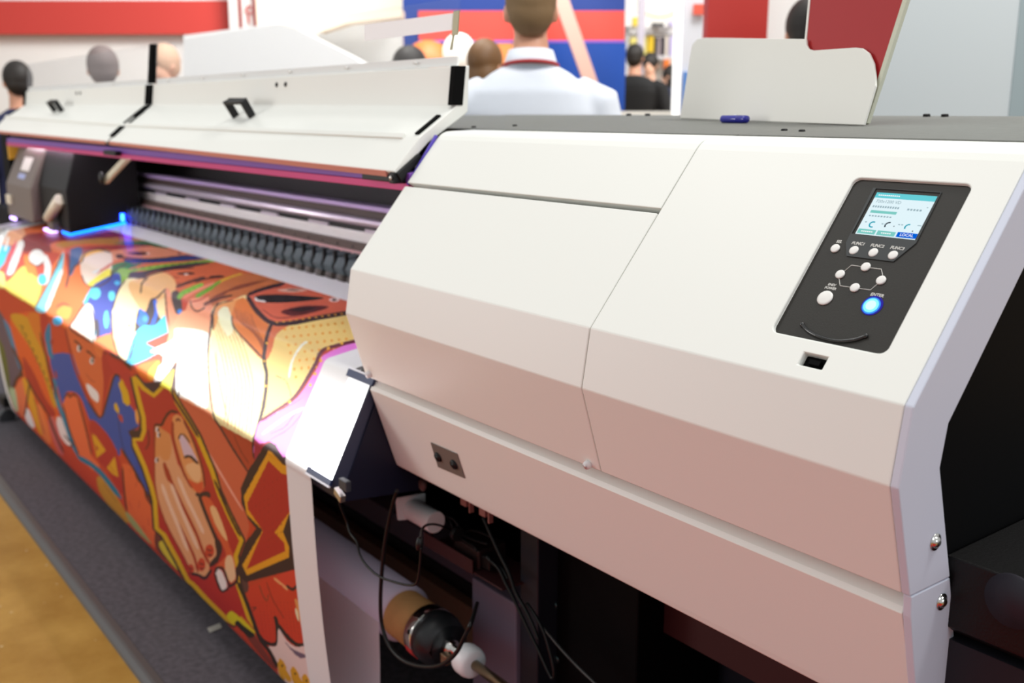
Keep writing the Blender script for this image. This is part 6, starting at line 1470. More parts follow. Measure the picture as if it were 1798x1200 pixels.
40,28,26 236,1114 214,1103 204,1095 204,1091 214,1093 234,1103
226,200,194 450,1215 439,1206 400,1189 384,1178 374,1164 362,1130 355,1119 346,1118 327,1128 316,1131 292,1132 265,1127 249,1120 218,1103 206,1099 197,1099 191,1102 186,1108 182,1117 179,1130 176,1148 176,1184 172,1211 176,1226 196,1246 249,1283 294,1303 441,1303 418,1261 424,1244 448,1224
108,90,110 327,1141 295,1142 280,1141 212,1123 209,1124 211,1128 222,1136 241,1146 249,1149 271,1151 294,1150 305,1148 325,1143
216,158,26 398,1229 409,1241 403,1253 395,1262 354,1233 362,1225 369,1215 384,1220
216,158,26 395,1262 380,1279 359,1272 343,1261 335,1247 354,1233
216,158,26 393,1227 390,1229 386,1226 390,1228 386,1229 361,1211 370,1210 378,1212 387,1217
216,158,26 386,1229 379,1234 376,1239 366,1230 371,1242 357,1233 349,1224 350,1220 353,1217 361,1211
216,158,26 366,1230 374,1234 382,1241 385,1246 383,1248 371,1242
60,40,20 368,1228 379,1238 386,1239 385,1236 374,1226 370,1225 367,1225
216,158,26 396,1227 408,1240 428,1288 392,1263 390,1251 381,1225 387,1222
216,158,26 428,1288 439,1302 418,1303 404,1293 388,1277 392,1263
216,158,26 319,1212 328,1222 321,1230 311,1236 276,1210 285,1205 293,1198 307,1203
216,158,26 311,1236 293,1246 275,1240 262,1230 257,1219 276,1210
216,158,26 314,1210 311,1211 308,1209 311,1211 307,1212 285,1196 294,1194 301,1197 309,1201
216,158,26 307,1212 300,1217 297,1221 288,1213 292,1224 280,1216 273,1207 274,1204 277,1201 285,1196
216,158,26 288,1213 296,1216 303,1223 305,1227 304,1230 292,1224
60,40,20 290,1211 300,1220 306,1221 306,1219 296,1210 292,1208 290,1209
216,158,26 317,1210 326,1221 332,1241 332,1252 305,1234 306,1226 302,1207 309,1205
216,158,26 332,1252 323,1260 312,1256 302,1249 297,1241 305,1234
216,158,26 253,1199 261,1208 248,1218 216,1194 229,1186 241,1191
216,158,26 248,1218 234,1225 219,1219 207,1210 202,1200 216,1194
216,158,26 248,1197 245,1198 242,1197 245,1198 241,1199 221,1184 230,1182 236,1185 244,1189
216,158,26 241,1199 234,1203 231,1207 223,1200 226,1210 215,1203 209,1195 213,1188 221,1184
216,158,26 223,1200 230,1203 236,1209 238,1213 237,1215 226,1210
60,40,20 225,1198 234,1206 240,1207 240,1205 230,1197 227,1196 225,1196
216,158,26 251,1197 258,1205 260,1219 257,1226 234,1209 237,1205 236,1193 243,1193
216,158,26 257,1226 246,1230 235,1225 228,1219 224,1212 234,1209
44,30,26 592,1090 593,1102 571,1122 557,1139 530,1124 544,1107 566,1087 582,1085
44,30,26 557,1139 531,1182 523,1199 495,1183 504,1166 530,1124
44,30,26 523,1199 516,1215 510,1222 502,1226 491,1229 480,1230 452,1210 473,1207 481,1203 487,1197 495,1183
44,30,26 480,1230 469,1232 461,1236 454,1241 449,1247 440,1262 408,1241 418,1227 432,1216 441,1212 452,1210
44,30,26 440,1262 425,1263 414,1255 408,1241
88,54,50 554,1060 548,1055 537,1051 527,1051 519,1052 515,1056 513,1064 513,1072 516,1079 522,1087 532,1095 542,1100 549,1101 553,1095 556,1082 557,1069
126,52,42 625,1245 613,1237 588,1229 560,1223 538,1219 524,1220 515,1223 494,1233 454,1249 436,1258 427,1266 429,1272 439,1277 453,1280 470,1283 514,1283 539,1280 560,1276 603,1261 620,1252
40,34,24 683,1249 680,1241 664,1230 645,1220 627,1213 612,1211 568,1215 541,1213 531,1213 529,1215 536,1222 550,1232 568,1243 588,1250 613,1253 643,1254 669,1252
208,192,24 736,1253 728,1244 713,1232 682,1212 672,1208 661,1206 619,1204 562,1203 537,1206 530,1209 530,1211 542,1214 586,1220 605,1222 638,1223 648,1226 661,1234 691,1256 704,1264 717,1265 728,1264 735,1259
46,22,32 488,801 430,739 319,645 301,635 275,634 227,650 115,618 94,644 91,658 96,675 112,790 126,875 228,917 527,1065 572,1065 577,1041 498,947 415,881 459,871 491,842
220,154,30 473,818 301,654 281,655 255,661 232,669 95,643 91,658 96,676 106,746 219,780 260,836 233,863 239,890 513,1040 537,1022 376,872 465,861
172,32,32 453,827 308,681 242,692 95,669 306,853 256,862 256,881 512,1024 375,873 453,845
46,22,32 260,836 217,802 109,766 112,787 115,808 228,844
140,30,28 421,795 429,804 428,804 419,794
140,30,28 424,813 433,822 432,822 423,813
140,30,28 428,831 437,841 436,841 427,831
140,30,28 393,780 402,789 400,789 392,779
140,30,28 397,798 405,807 404,807 395,798
140,30,28 401,816 409,825 408,825 399,816
140,30,28 404,834 413,844 412,844 403,834
140,30,28 408,853 417,863 416,863 407,853
140,30,28 363,747 372,756 370,756 362,747
140,30,28 367,765 375,774 374,774 365,765
140,30,28 370,783 378,792 377,792 369,783
140,30,28 374,801 382,810 380,810 372,801
140,30,28 377,819 386,828 384,828 376,819
140,30,28 381,837 389,847 388,847 379,837
140,30,28 385,856 394,866 392,865 383,856
140,30,28 335,716 342,724 341,724 333,716
140,30,28 338,733 346,742 344,742 336,733
140,30,28 341,751 349,760 347,759 339,751
140,30,28 344,769 352,777 351,777 342,768
140,30,28 347,786 355,795 354,795 346,786
140,30,28 351,804 359,813 357,813 349,804
140,30,28 354,822 362,831 361,831 352,822
140,30,28 358,840 366,850 365,850 356,840
140,30,28 362,859 370,868 369,868 360,859
140,30,28 366,878 375,887 373,887 364,877
140,30,28 312,720 320,728 319,728 311,719
140,30,28 315,737 323,745 322,745 314,737
140,30,28 318,754 326,763 325,763 317,754
140,30,28 321,772 329,781 328,781 320,772
140,30,28 325,790 333,798 331,798 323,789
140,30,28 328,807 336,816 334,816 326,807
140,30,28 331,825 339,834 338,834 330,825
140,30,28 335,843 343,853 342,852 333,843
140,30,28 339,862 347,871 346,871 337,862
140,30,28 343,880 352,890 350,890 341,880
140,30,28 347,899 356,909 354,909 346,899
140,30,28 287,706 295,715 294,714 286,706
140,30,28 290,723 298,732 296,732 289,723
140,30,28 293,740 301,749 299,749 292,740
140,30,28 296,758 304,766 302,766 295,758
140,30,28 299,775 307,784 306,784 298,775
140,30,28 302,793 310,802 309,801 301,793
140,30,28 305,810 313,819 312,819 304,810
140,30,28 309,828 317,837 315,837 307,828
140,30,28 312,846 321,855 319,855 311,846
140,30,28 316,864 325,874 323,874 315,864
140,30,28 320,883 329,893 327,892 319,883
140,30,28 266,710 273,718 272,718 264,710
140,30,28 268,727 276,735 275,735 267,727
140,30,28 271,744 279,752 277,752 270,744
140,30,28 274,761 282,770 280,770 273,761
140,30,28 277,778 285,787 284,787 276,778
140,30,28 280,796 288,805 287,805 279,796
140,30,28 283,813 291,822 290,822 282,813
140,30,28 287,831 295,840 293,840 285,831
140,30,28 290,849 298,858 297,858 289,849
140,30,28 294,867 302,877 301,876 292,867
140,30,28 242,697 249,705 248,705 240,697
140,30,28 244,714 252,722 250,722 243,713
140,30,28 247,730 254,739 253,739 246,730
140,30,28 250,747 257,756 256,756 248,747
140,30,28 253,764 260,773 259,773 251,764
140,30,28 256,782 263,790 262,790 254,782
140,30,28 259,799 266,808 265,808 257,799
140,30,28 262,816 269,825 268,825 260,816
140,30,28 265,834 273,843 271,843 263,834
140,30,28 268,852 276,861 275,861 267,852"""
def paint(u, v):
    c = np.zeros(u.shape+(3,)); c[:] = (238, 228, 232)
    U, V = u*1000, v*1000; ur, vr = U[0], V[:, 0]
    ink = np.zeros_like(c); ink[:] = (190, 60, 34)
    for line in INK.split('\n'):
        q = line.split(); rgb = [float(t) for t in q[0].split(',')]
        P_ = np.array([[float(t) for t in s.split(',')] for s in q[1:]])
        i0, i1 = np.searchsorted(ur, [P_[:, 0].min(), P_[:, 0].max()]); j0, j1 = np.searchsorted(vr, [P_[:, 1].min(), P_[:, 1].max()])
        i0, i1, j0, j1 = max(i0-1, 0), min(i1+1, len(ur)), max(j0-1, 0), min(j1+1, len(vr))
        if i1 <= i0 or j1 <= j0: continue
        x, y = np.meshgrid(ur[i0:i1], vr[j0:j1]); inside = np.zeros(x.shape, bool)
        for a, b in zip(P_, np.roll(P_, -1, 0)):
            if a[1] == b[1]: continue
            inside ^= ((a[1] > y) != (b[1] > y)) & (x < (b[0]-a[0])*(y-a[1])/(b[1]-a[1])+a[0])
        ink[j0:j1, i0:i1][inside] = rgb
    p = (u > -XPR) & (u < -XPL) & (v > V_PRINT) & (v < V_FACE)
    c[p] = ink[p]
    return c

rows = np.unique(np.concatenate([np.linspace(0, V_FACE, 620), np.linspace(V_FACE, ARC[-1], 60)]))
g = np.linspace(0, 1, 860); cols = XA+(XB-XA)*(.55*g**1.9+.45*g)
uu, vv = np.meshgrid(-cols, rows)
yz = at_v(rows)
NR, NC = len(rows), len(cols)
verts = np.zeros((NR, NC, 3)); verts[..., 0] = cols[None, :]; verts[..., 1] = yz[:, 0:1]; verts[..., 2] = yz[:, 1:2]
colr = paint(uu, vv)
me = bpy.data.meshes.new('printed_banner')
me.vertices.add(NR*NC); me.vertices.foreach_set('co', verts.reshape(-1).astype(np.float32))
i = np.arange(NR-1)[:, None]*NC+np.arange(NC-1)[None, :]
quads = np.stack([i, i+1, i+NC+1, i+NC], -1).reshape(-1, 4)
nq = len(quads)
me.loops.add(nq*4); me.loops.foreach_set('vertex_index', quads.reshape(-1).astype(np.int32))
me.polygons.add(nq); me.polygons.foreach_set('loop_start', (np.arange(nq)*4).astype(np.int32)); me.polygons.foreach_set('use_smooth', np.ones(nq, dtype=bool))
me.update(calc_edges=True)
ca = me.color_attributes.new('ink', 'FLOAT_COLOR', 'POINT')
GAIN = 1.12
lc = np.where(colr/255 <= .04045, colr/255/12.92, ((colr/255+.055)/1.055)**2.4)
ca.data.foreach_set('color', np.concatenate([np.minimum(lc*GAIN, .86), np.ones((NR, NC, 1))], -1).reshape(-1).astype(np.float32))
m = bpy.data.materials.new('printed_sheet'); m.use_nodes = True; nt = m.node_tree; nt.nodes.clear()
o = nt.nodes.new('ShaderNodeOutputMaterial'); at_ = nt.nodes.new('ShaderNodeAttribute'); at_.attribute_name = 'ink'
df = nt.nodes.new('ShaderNodeBsdfPrincipled'); df.inputs['Roughness'].default_value = .38; df.inputs['Specular IOR Level'].default_value = .35
tl = nt.nodes.new('ShaderNodeBsdfTranslucent'); mx = nt.nodes.new('ShaderNodeMixShader'); mx.inputs[0].default_value = .18
geo = nt.nodes.new('ShaderNodeNewGeometry'); mc = nt.nodes.new('ShaderNodeMix'); mc.data_type = 'RGBA'
mc.inputs[7].default_value = (*lin((228, 220, 228)), 1)
nt.links.new(geo.outputs['Backfacing'], mc.inputs[0]); nt.links.new(at_.outputs['Color'], mc.inputs[6]); nt.links.new(mc.outputs[2], df.inputs['Base Color'])
wm = nt.nodes.new('ShaderNodeMix'); wm.data_type = 'RGBA'; wm.inputs[0].default_value = .11; wm.inputs[7].default_value = (1, .97, .92, 1)
nt.links.new(at_.outputs['Color'], wm.inputs[6]); nt.links.new(wm.outputs[2], tl.inputs['Color']); nt.links.new(df.outputs[0], mx.inputs[1]); nt.links.new(tl.outputs[0], mx.inputs[2]); nt.links.new(mx.outputs[0], o.inputs['Surface'])
me.materials.append(m)
banner = bpy.data.objects.new('printed_banner', me); COL.objects.link(banner)
tag(banner, 'glossy comic style banner with a pointing hand and flames, hanging off the printer', 'banner')

# ================================================================== WINDING SHAFT AND CORE
def xs(px): 
    yy = 197.4+(1165-197.4)/(828+500.9)*(px+500.9); return on_y(px, yy, YC)[0]
mb = MB(); mb.lathe((XB, YC, ZC), (1, 0, 0), [(0, .056), (0, .066), (XA-XB, .066), (XA-XB, .056)], 48); roll = mb.build('wound_sheet_roll', mat('sheet_white_shaded', (204, 190, 210), .45))  # paper toned down to lavender for the blocked light behind the banner
tag(roll, 'white roll of wound sheet on the brown core behind the hanging banner', 'roll')
xt = xs(750)
mb = MB(); mb.lathe((XB-.05, YC, ZC), (1, 0, 0), [(0, .046), (0, .0555), (xt-XB+.05, .0555), (xt-XB+.05, .046)], 48); tube = mb.build('cardboard_core', CARD)
tag(tube, 'brown cardboard core tube sticking out of the white sheet roll', 'tube')
for k, (a, dz) in enumerate(((200, 0), (207, 0), (214, 0))):
    pass
shaft = empty('winding_shaft', (xt+.05, YC, ZC), 'steel winding shaft with a black hub and white collar at the core end', 'shaft')
x1, x2, x3 = xs(763), xs(782), xs(800)
mb = MB(); mb.lathe((xt-.004, YC, ZC), (1, 0, 0), [(0, .0455), (0, .0590), (x1-xt, .0600), (x1-xt, .045)], 48); ring = mb.build('hub_ring', CHROME, shaft, .001)
mb = MB(); n = 14; a0, a1 = math.radians(196), math.radians(226); R = .0606; pts = []
for k in range(n):
    a, b_ = a0+(a1-a0)*k/n, a0+(a1-a0)*(k+1)/n
    mb.hexa([(xt, YC+R*math.cos(a), ZC+R*math.sin(a)), (x1-.004, YC+R*math.cos(a), ZC+R*math.sin(a)), (x1-.004, YC+R*math.cos(b_), ZC+R*math.sin(b_)), (xt, YC+R*math.cos(b_), ZC+R*math.sin(b_)),
             (xt, YC+(R-.002)*math.cos(a), ZC+(R-.002)*math.sin(a)), (x1-.004, YC+(R-.002)*math.cos(a), ZC+(R-.002)*math.sin(a)), (x1-.004, YC+(R-.002)*math.cos(b_), ZC+(R-.002)*math.sin(b_)), (xt, YC+(R-.002)*math.cos(b_), ZC+(R-.002)*math.sin(b_))])
mb.build('red_mark', REDM, ring)
a = math.radians(160); mb = MB(); mb.ell(((xt+x1)/2, YC+.0595*math.cos(a), ZC+.0595*math.sin(a)), (.004, .004, .006), 10, 8); mb.build('ring_slot', BLACK, ring)
L = x3-x1
mb = MB(); mb.lathe((x1, YC, ZC), (1, 0, 0), [(-.004, .0585), (L*.18, .0595), (L*.62, .050), (L*.66, .044), (L*.60, .036), (L*.22, .030), (L*.20, 0)], 48); mb.build('hub', mat('hub_black', (26, 28, 31), .4), shaft)
mb = MB(); mb.lathe((x2, YC, ZC), (1, 0, 0), [(0, .019), (.035, .019), (.036, .013), (.050, .013), (.050, .008)], 6); mb.build('clamp_nut', CHROME, shaft)
mb = MB(); p = np.array([x3-.004, YC-.020, ZC-.012]); mb.box(p[0]-.010, p[0]+.012, p[1]-.010, p[1]+.004, p[2]-.010, p[2]+.012); mb.build('clamp_lever', mat('bronze', (146, 120, 96), .35, .8), shaft, .002)
xc0, xc1 = xs(812), xs(834)
mb = MB(); W = xc1-xc0; mb.lathe((xc0, YC, ZC), (1, 0, 0), [(0, .012), (0, .026), (W*.10, .031), (W*.28, .0335), (W*.70, .0335), (W*.90, .031), (W, .026), (W, .012)], 40); mb.build('collar', WPLAS, shaft)
mb = MB(); mb.cyl((x2, YC, ZC), (.62, YC, ZC), .0105, 24); mb.build('rod', BRASS, shaft)

# ================================================================== CABLES, PLUGS, ADAPTER UNDER THE CABINET
tr0, tr1 = on_y(744, 945, 1.150), on_y(829, 1010, 1.150)
tz = .700
mb = MB()
za, zb = zrow(800, 968, 1.15), zrow(800, 992, 1.15)
mb.box(tr0[0], tr1[0], 1.150, 1.154, zb, za); mb.box(tr0[0], tr1[0]+.10, 1.1545, 1.26, zb, zb+.004)
mb.build('cable_tray', mat('tray_oxide', (62, 26, 28), .55), printer, .001)
c0, c1 = on_y(797, 960, 1.165), on_y(840, 985, 1.165)
mb = MB(); mb.box(c0[0], c1[0], 1.165, 1.240, zb+.005, zb+.050)
ad = mb.build('power_adapter', mat('adapter_black', (34, 20, 20), .45), None, .004)
tag(ad, 'black power adapter lying in the tray under the white cabinet', 'adapter')
mb = MB(); mb.box(c1[0]+.001, c1[0]+.030, 1.172, 1.200, zb+.012, zb+.040); mb.build('adapter_socket', BLACK, ad, .003)
def cable(pix, r, label, Y, name='cable', m=None, n=8):
    pts = []
    for q in pix:
        yq = q[2] if len(q) > 2 else Y
        pts.append(on_y(q[0], q[1], yq))
    mb = MB(); mb.tube(spline(pts, n), r, 10); o = mb.build(name, m or CABLE)
    return tag(o, label, 'cable', 'cables under the cabinet')
cable([(697, 862), (690, 885), (682, 920), (675, 960), (670, 1010), (668, 1060), (671, 1100), (684, 1135), (708, 1160), (742, 1171), (775, 1168), (800, 1148), (815, 1120), (828, 1092), (838, 1060, 1.12)], .0042, 'thick black cable looping down past the core hub and up behind it', .985)
uc = cable([(594, 876, .876), (599, 893, .89), (608, 915), (614, 935), (626, 952), (632, 975), (645, 995), (665, 1012), (690, 1022), (716, 1028), (730, 1026), (735, 1012), (738, 985), (739, 962)], .0024, 'thin black cable drooping from the silver plug on the light box', .905)
pl = on_y(592, 868, .872)
mb = MB(); dv = np.array([.020, .006, -.020]); dv = dv/np.linalg.norm(dv)
mb.hexa([pl+np.array(q) for q in ((-.016, 0, -.004), (.010, 0, -.016), (.010, .012, -.016), (-.016, .012, -.004), (-.012, 0, .010), (.014, 0, -.002), (.014, .012, -.002), (-.012, .012, .010))])
mb.build('plug', SILV, uc, .001, label='silver plug')
mb = MB(); a, b_ = on_y(736, 965, .905), on_y(737, 945, .905); mb.tube([a, a*.5+b_*.5, b_], [.006, .0068, .0045], 12); mb.build('cable_ferrite', BLACK, uc)
mb = MB(); mb.box(pl[0]+.004, pl[0]+.034, pl[1]+.002, pl[1]+.014, pl[2]+.012, pl[2]+.034); mb.build('plug_socket', mat('socket_slate', (48, 52, 60), .5), printer, .002)
cable([(738, 945, .905), (740, 932, .93), (748, 923, 1.0), (762, 921, 1.08), (778, 925, 1.13), (792, 932, 1.16), (800, 945, 1.19)], .0024, 'thin black cable arching from the ferrite bead to the cable bundle', 1.1)
bund = [([(762, 930), (770, 912), (784, 905), (798, 915), (808, 932)], 'back-most black cable loop of the bundle on the tray', 1.20),
        ([(758, 944), (764, 922), (778, 908), (796, 912), (806, 925)], 'front black cable loop of the bundle at the tray left end', 1.17),
        ([(774, 902), (788, 912), (796, 928), (806, 934)], 'short black cable crossing the top of the bundle', 1.18),
        ([(808, 940), (825, 932), (846, 936), (862, 944)], 'black cable running from the tied bundle towards the post', 1.18),
        ([(806, 936), (826, 946), (842, 952), (856, 956)], 'black cable lying along the top of the power adapter', 1.17),
        ([(804, 942), (818, 952), (832, 960), (838, 968)], 'black cable bent down over the adapter front', 1.165)]
for pix, l, Y in bund: cable(pix, .0026, l, Y)
mb = MB(); p = on_y(803, 938, 1.16); mb.lathe(p-np.array([.006, 0, 0]), (1, 0, 0), [(0, .016), (.012, .016)], 14); tag(mb.build('cable_tie', BLACK), 'black tie strap around the cable bundle on the tray', 'cable tie')
cable([(848, 908), (862, 940), (878, 975), (893, 1005), (905, 1040), (922, 1070), (936, 1100), (945, 1125)], .0038, 'black cable slanting down in front of the purple grey post', 1.14)
cable([(862, 985), (876, 1000), (888, 1025), (902, 1052), (922, 1095), (944, 1140), (968, 1190), (972, 1175), (958, 1120), (942, 1085), (925, 1060)], .0034, 'black cable bent back on itself beside the electronics case', 1.15)
cable([(855, 978), (868, 990), (882, 1000), (892, 1018)], .0055, 'thick black plug lead coming out of the power adapter', 1.16)
cable([(955, 1104), (985, 1140), (1015, 1172), (1046, 1202), (1070, 1230)], .0030, 'thin grey cable running down right below the electronics case', 1.18, m=mat('cable_grey', (58, 58, 58), .4))
for (pix, l) in (([(1190, 1230), (1176, 1190), (1178, 1160), (1192, 1142), (1208, 1146), (1214, 1160)], 'left coil of grey brown cable under the cabinet end'),
                 ([(1218, 1225), (1204, 1190), (1203, 1162), (1212, 1148), (1228, 1155), (1244, 1180), (1252, 1215)], 'right coil of grey brown cable under the cabinet end')):
    cable(pix, .0036, l, 1.48, m=mat('grey_brown_cable', (62, 58, 54), .6))  # coils paler and browner than the black cables
cable([(1066, 1060), (1078, 1110), (1086, 1160), (1090, 1230)], .006, 'black cable hanging straight down behind the red tinted apron', 1.50)
cable([(1135, 1095), (1118, 1130), (1100, 1180), (1094, 1230)], .005, 'black cable leaning left behind the red tinted apron', 1.50)

# ================================================================== THINGS ON TOP OF THE PRINTER
bl, br = top(1197, 208.5), top(1520, 220.5)
bx = (br-bl)/np.linalg.norm(br-bl); lean = np.array([0.02, .235, 1.0]); lean /= np.linalg.norm(lean); nD = np.cross(bx, lean); nD /= np.linalg.norm(nD)
if nD[1] > 0: nD = -nD
holder = empty('leaflet_holder', (bl+br)/2, 'white and red acrylic leaflet holder standing on the grey printer top', 'leaflet holder')
def dp(x, y, h=0): return on_n(x, y, bl+nD*h, nD)
mb = MB(); front = [(1197, 208.5), (1214, 100), (1218, 80), (1226, 70), (1240, 67), (1418, 69.5), (1419, 80), (1423, 87), (1432, 89.5), (1505, 84.5), (1518, 86), (1529, 94), (1537, 112), (1540, 135), (1540.5, 152), (1520, 220.5)]
mb.slab([dp(x, y, .012) for x, y in front], nD*.004); mb.build('front_pocket', ACRW, holder, .0008)
mb = MB(); back = [(1203, 209), (1421, 210), (1519, 216), (1546, 139), (1590, 0), (1640, -160), (1446, -160), (1426, 0), (1419, 85)]
back = [(1421, 214), (1519, 218), (1546, 139), (1590, 0), (1641, -160), (1447, -160), (1426, 0), (1419, 75)]
mb.slab([dp(x, y, .004) for x, y in back], nD*.004); mb.build('back_panel', ACRR, holder)
mb = MB(); e = [(1520.5, 220), (1547, 139), (1591, 0), (1642, -160), (1652, -160), (1599, 0), (1554, 140), (1528, 218)]
mb.slab([dp(x, y, .002) for x, y in e], nD*.007); mb.build('edge_strip', ACRE, holder, .0008)
mb = MB(); e = [(1417, 75), (1424, 0), (1445, -160), (1448, -160), (1427, 0), (1420, 75)]
mb.slab([dp(x, y, .0035) for x, y in e], nD*.006); mb.build('edge_strip', ACRW, holder)
pa, pb = top(1268, 216), top(1313, 216.5)
ax = (pb-pa); Lp = np.linalg.norm(ax); pen_r = .0072
mb = MB(); o0 = pa+NT*pen_r; mb.lathe(o0, ax, [(0, 0), (0, .0062), (.001, .0070), (Lp*.62, pen_r), (Lp*.63, pen_r)], 20)
pen = mb.build('marker_pen', BLUEPEN); tag(pen, 'short blue marker pen lying in front of the leaflet holder', 'pen')
mb = MB(); mb.lathe(o0+ax*.63, ax, [(0, pen_r+.0003), (Lp*.30, pen_r-.0002), (Lp*.36, .0062), (Lp*.37, 0)], 20); mb.build('cap', BLUEPEN, pen)
mb = MB(); p = o0+ax*.50+NT*pen_r; mb.ell(p, (.0032, .0028, .0012), 12, 8); mb.build('cap_clip', WPLAS, pen)

# ================================================================== FLOOR
def floor_mat():
    m = bpy.data.materials.new('polished_concrete'); m.use_nodes = True; nt = m.node_tree; b = nt.nodes['Principled BSDF']
    tc = nt.nodes.new('ShaderNodeTexCoord'); n = nt.nodes.new('ShaderNodeTexNoise'); n.inputs['Scale'].default_value = 3.5; n.inputs['Detail'].default_value = 8; n.inputs['Roughness'].default_value = .65
    r = nt.nodes.new('ShaderNodeValToRGB'); e = r.color_ramp.elements; e[0].position = .3; e[1].position = .72
    e[0].color = (*lin((146, 105, 42)), 1); e[1].color = (*lin((182, 143, 72)), 1)
    v = nt.nodes.new('ShaderNodeTexVoronoi'); v.inputs['Scale'].default_value = 14; v2 = nt.nodes.new('ShaderNodeMath'); v2.operation = 'LESS_THAN'; v2.inputs[1].default_value = .06
    mx = nt.nodes.new('ShaderNodeMix'); mx.data_type = 'RGBA'; mx.inputs[7].default_value = (*lin((196, 172, 130)), 1)
    nt.links.new(tc.outputs['Object'], n.inputs['Vector']); nt.links.new(tc.outputs['Object'], v.inputs['Vector']); nt.links.new(n.outputs['Fac'], r.inputs['Fac'])
    nt.links.new(v.outputs['Distance'], v2.inputs[0]); nt.links.new(v2.outputs[0], mx.inputs[0]); nt.links.new(r.outputs['Color'], mx.inputs[6]); nt.links.new(mx.outputs[2], b.inputs['Base Color'])
    b.inputs['Roughness'].default_value = .4; b.inputs['Specular IOR Level'].default_value = .1; return m
mb = MB(); mb.box(-16, 9, -6, 16, -.10, 0); struct(mb.build('floor', floor_mat()))
CARP = mat('grey_carpet', (84, 80, 85), .95, bump=.8, bscale=260, vary=.22, vscale=55, spec=.1)
mb = MB(); mb.box(-6.0, 2.6, .742, 3.2, .0005, .016); struct(mb.build('floor_carpet', CARP))
mb = MB(); mb.prof([(.700, .0005), (.704, .008), (.716, .0165), (.724, .018), (.7415, .018), (.7415, .0005)], -6.0, 2.6); struct(mb.build('trim_1', mat('edging_grey', (74, 71, 70), .4)))
mb = MB(); mb.box(-.40, 3.2, -2.4, .69, .0005, .010); struct(mb.build('floor_runner', mat('red_carpet', (196, 46, 38), .95, vary=.1, vscale=60, spec=.1)))
t0, t1, t2, t3 = on_z(364, 1104, .0168), on_z(386, 1095, .0168), on_z(390, 1103, .0168), on_z(368, 1112, .0168)
mb = MB(); mb.slab([t0, t1, t2, t3], (0, 0, .001)); tag(mb.build('tape_piece', mat('tape_grey', (176, 172, 162), .5)), 'small pale tape strip stuck on the grey carpet', 'tape')

# ================================================================== BACKGROUND BOOTHS
def bw(name, px0, px1, ytop, ybot, d, th, m, parent=None, bevel=0.0):
    """upright slab facing the camera's heading, between two columns and two heights of the view at distance d"""
    ym = max(0, min(210, (ytop+ybot)/2)) if ybot is not None else 60
    a, b_ = far(px0, ym, d), far(px1, ym, d)
    zt = far((px0+px1)/2, ytop, d)[2]; zb = 0.0 if ybot is None else far((px0+px1)/2, ybot, d)[2]
    a[2] = b_[2] = 0
    mb = MB(); q = [a, b_, b_+HOR*th, a+HOR*th]
    mb.hexa([p+np.array([0, 0, zb]) for p in q]+[p+np.array([0, 0, zt]) for p in q])
    return mb.build(name, m, parent, bevel)
WW = mat('booth_white', (236, 234, 232), .6); CREAM = mat('booth_cream', (246, 234, 214), .6); PALE = mat('booth_pale_grey', (206, 212, 214), .5)
RB = mat('booth_red', (198, 62, 54), .5); BB = mat('booth_blue', (0, 44, 118), .5); BB2 = mat('booth_bright_blue', (0, 62, 148), .5); RB2 = mat('booth_red_orange', (204, 66, 54), .5)
struct(bw('wall_left', -420, 408, -420, None, 9.0, .1, WW))
struct(bw('wall_cream', 452, 712, -420, None, 8.6, .1, CREAM))
o = bw('red_fascia', -420, 402, 1, 60, 8.9, .08, RB); tag(o, 'long red band across the white booth wall on the left', 'fascia')
o = bw('upright_post', 404, 418, -300, None, 8.7, .06, mat('post_white', (226, 224, 222), .4)); tag(o, 'white upright post at the end of the red fascia', 'post')
o = bw('red_banner', 416, 426, -300, None, 8.8, .04, mat('deep_red', (190, 40, 38), .5)); tag(o, 'narrow red strip between the white post and the lettered column', 'banner')
lc = bw('lettered_column', 427, 447, -300, None, 8.75, .05, WW); tag(lc, 'slim white column with red letters beside the red strip', 'column')
for ch, y in (('C', 18), ('I', 34)):
    p = far(436, y, 8.73); text(ch, 'lettering', .085, RB, p, RGT*(-1)*-1, (0, 0, 1), lc, 'CENTER', .002, .003)
o = bw('red_banner', 447, 456, -300, None, 8.7, .03, mat('deep_red', (190, 40, 38), .5)); tag(o, 'narrow red strip at the left edge of the cream wall', 'banner')
# blue poster wall with a red band
pw = bw('poster_wall', 708, 1097, -300, None, 7.6, .10, BB); tag(pw, 'blue poster wall with a red band and an orange disc', 'poster wall')
bw('red_band', 735, 1097, 19, 71, 7.57, .02, RB2, pw)
bw('violet_line', 735, 1097, 71, 75, 7.57, .02, mat('violet_line', (120, 90, 190), .5), pw)
bw('blue_field', 960, 1097, 76, 260, 7.57, .02, BB2, pw)
c = far(752, 118, 7.58); mb = MB(); mb.lathe(c, -HOR, [(0, .185), (.02, .185), (.02, 0)], 40); mb.build('orange_disc', mat('poster_orange', (206, 112, 36), .5), pw)
bw('orange_field', 858, 900, 76, 200, 7.57, .02, mat('poster_orange2', (220, 134, 70), .5), pw)
# leaning white strut in front of the poster wall
q = [far(x, y, 7.2) for x, y in ((962, -60), (985, -60), (1040, 125), (1018, 125))]
mb = MB(); a = far(1012, 100, 7.2); mb.slab([far(x, y, 7.2) for x, y in ((944, -80), (972, -80), (1090, 260), (1066, 260))], HOR*.06)
tag(mb.build('leaning_strut', mat('strut_pink_white', (206, 164, 150), .6)), 'pale strut leaning in front of the blue poster wall', 'strut')
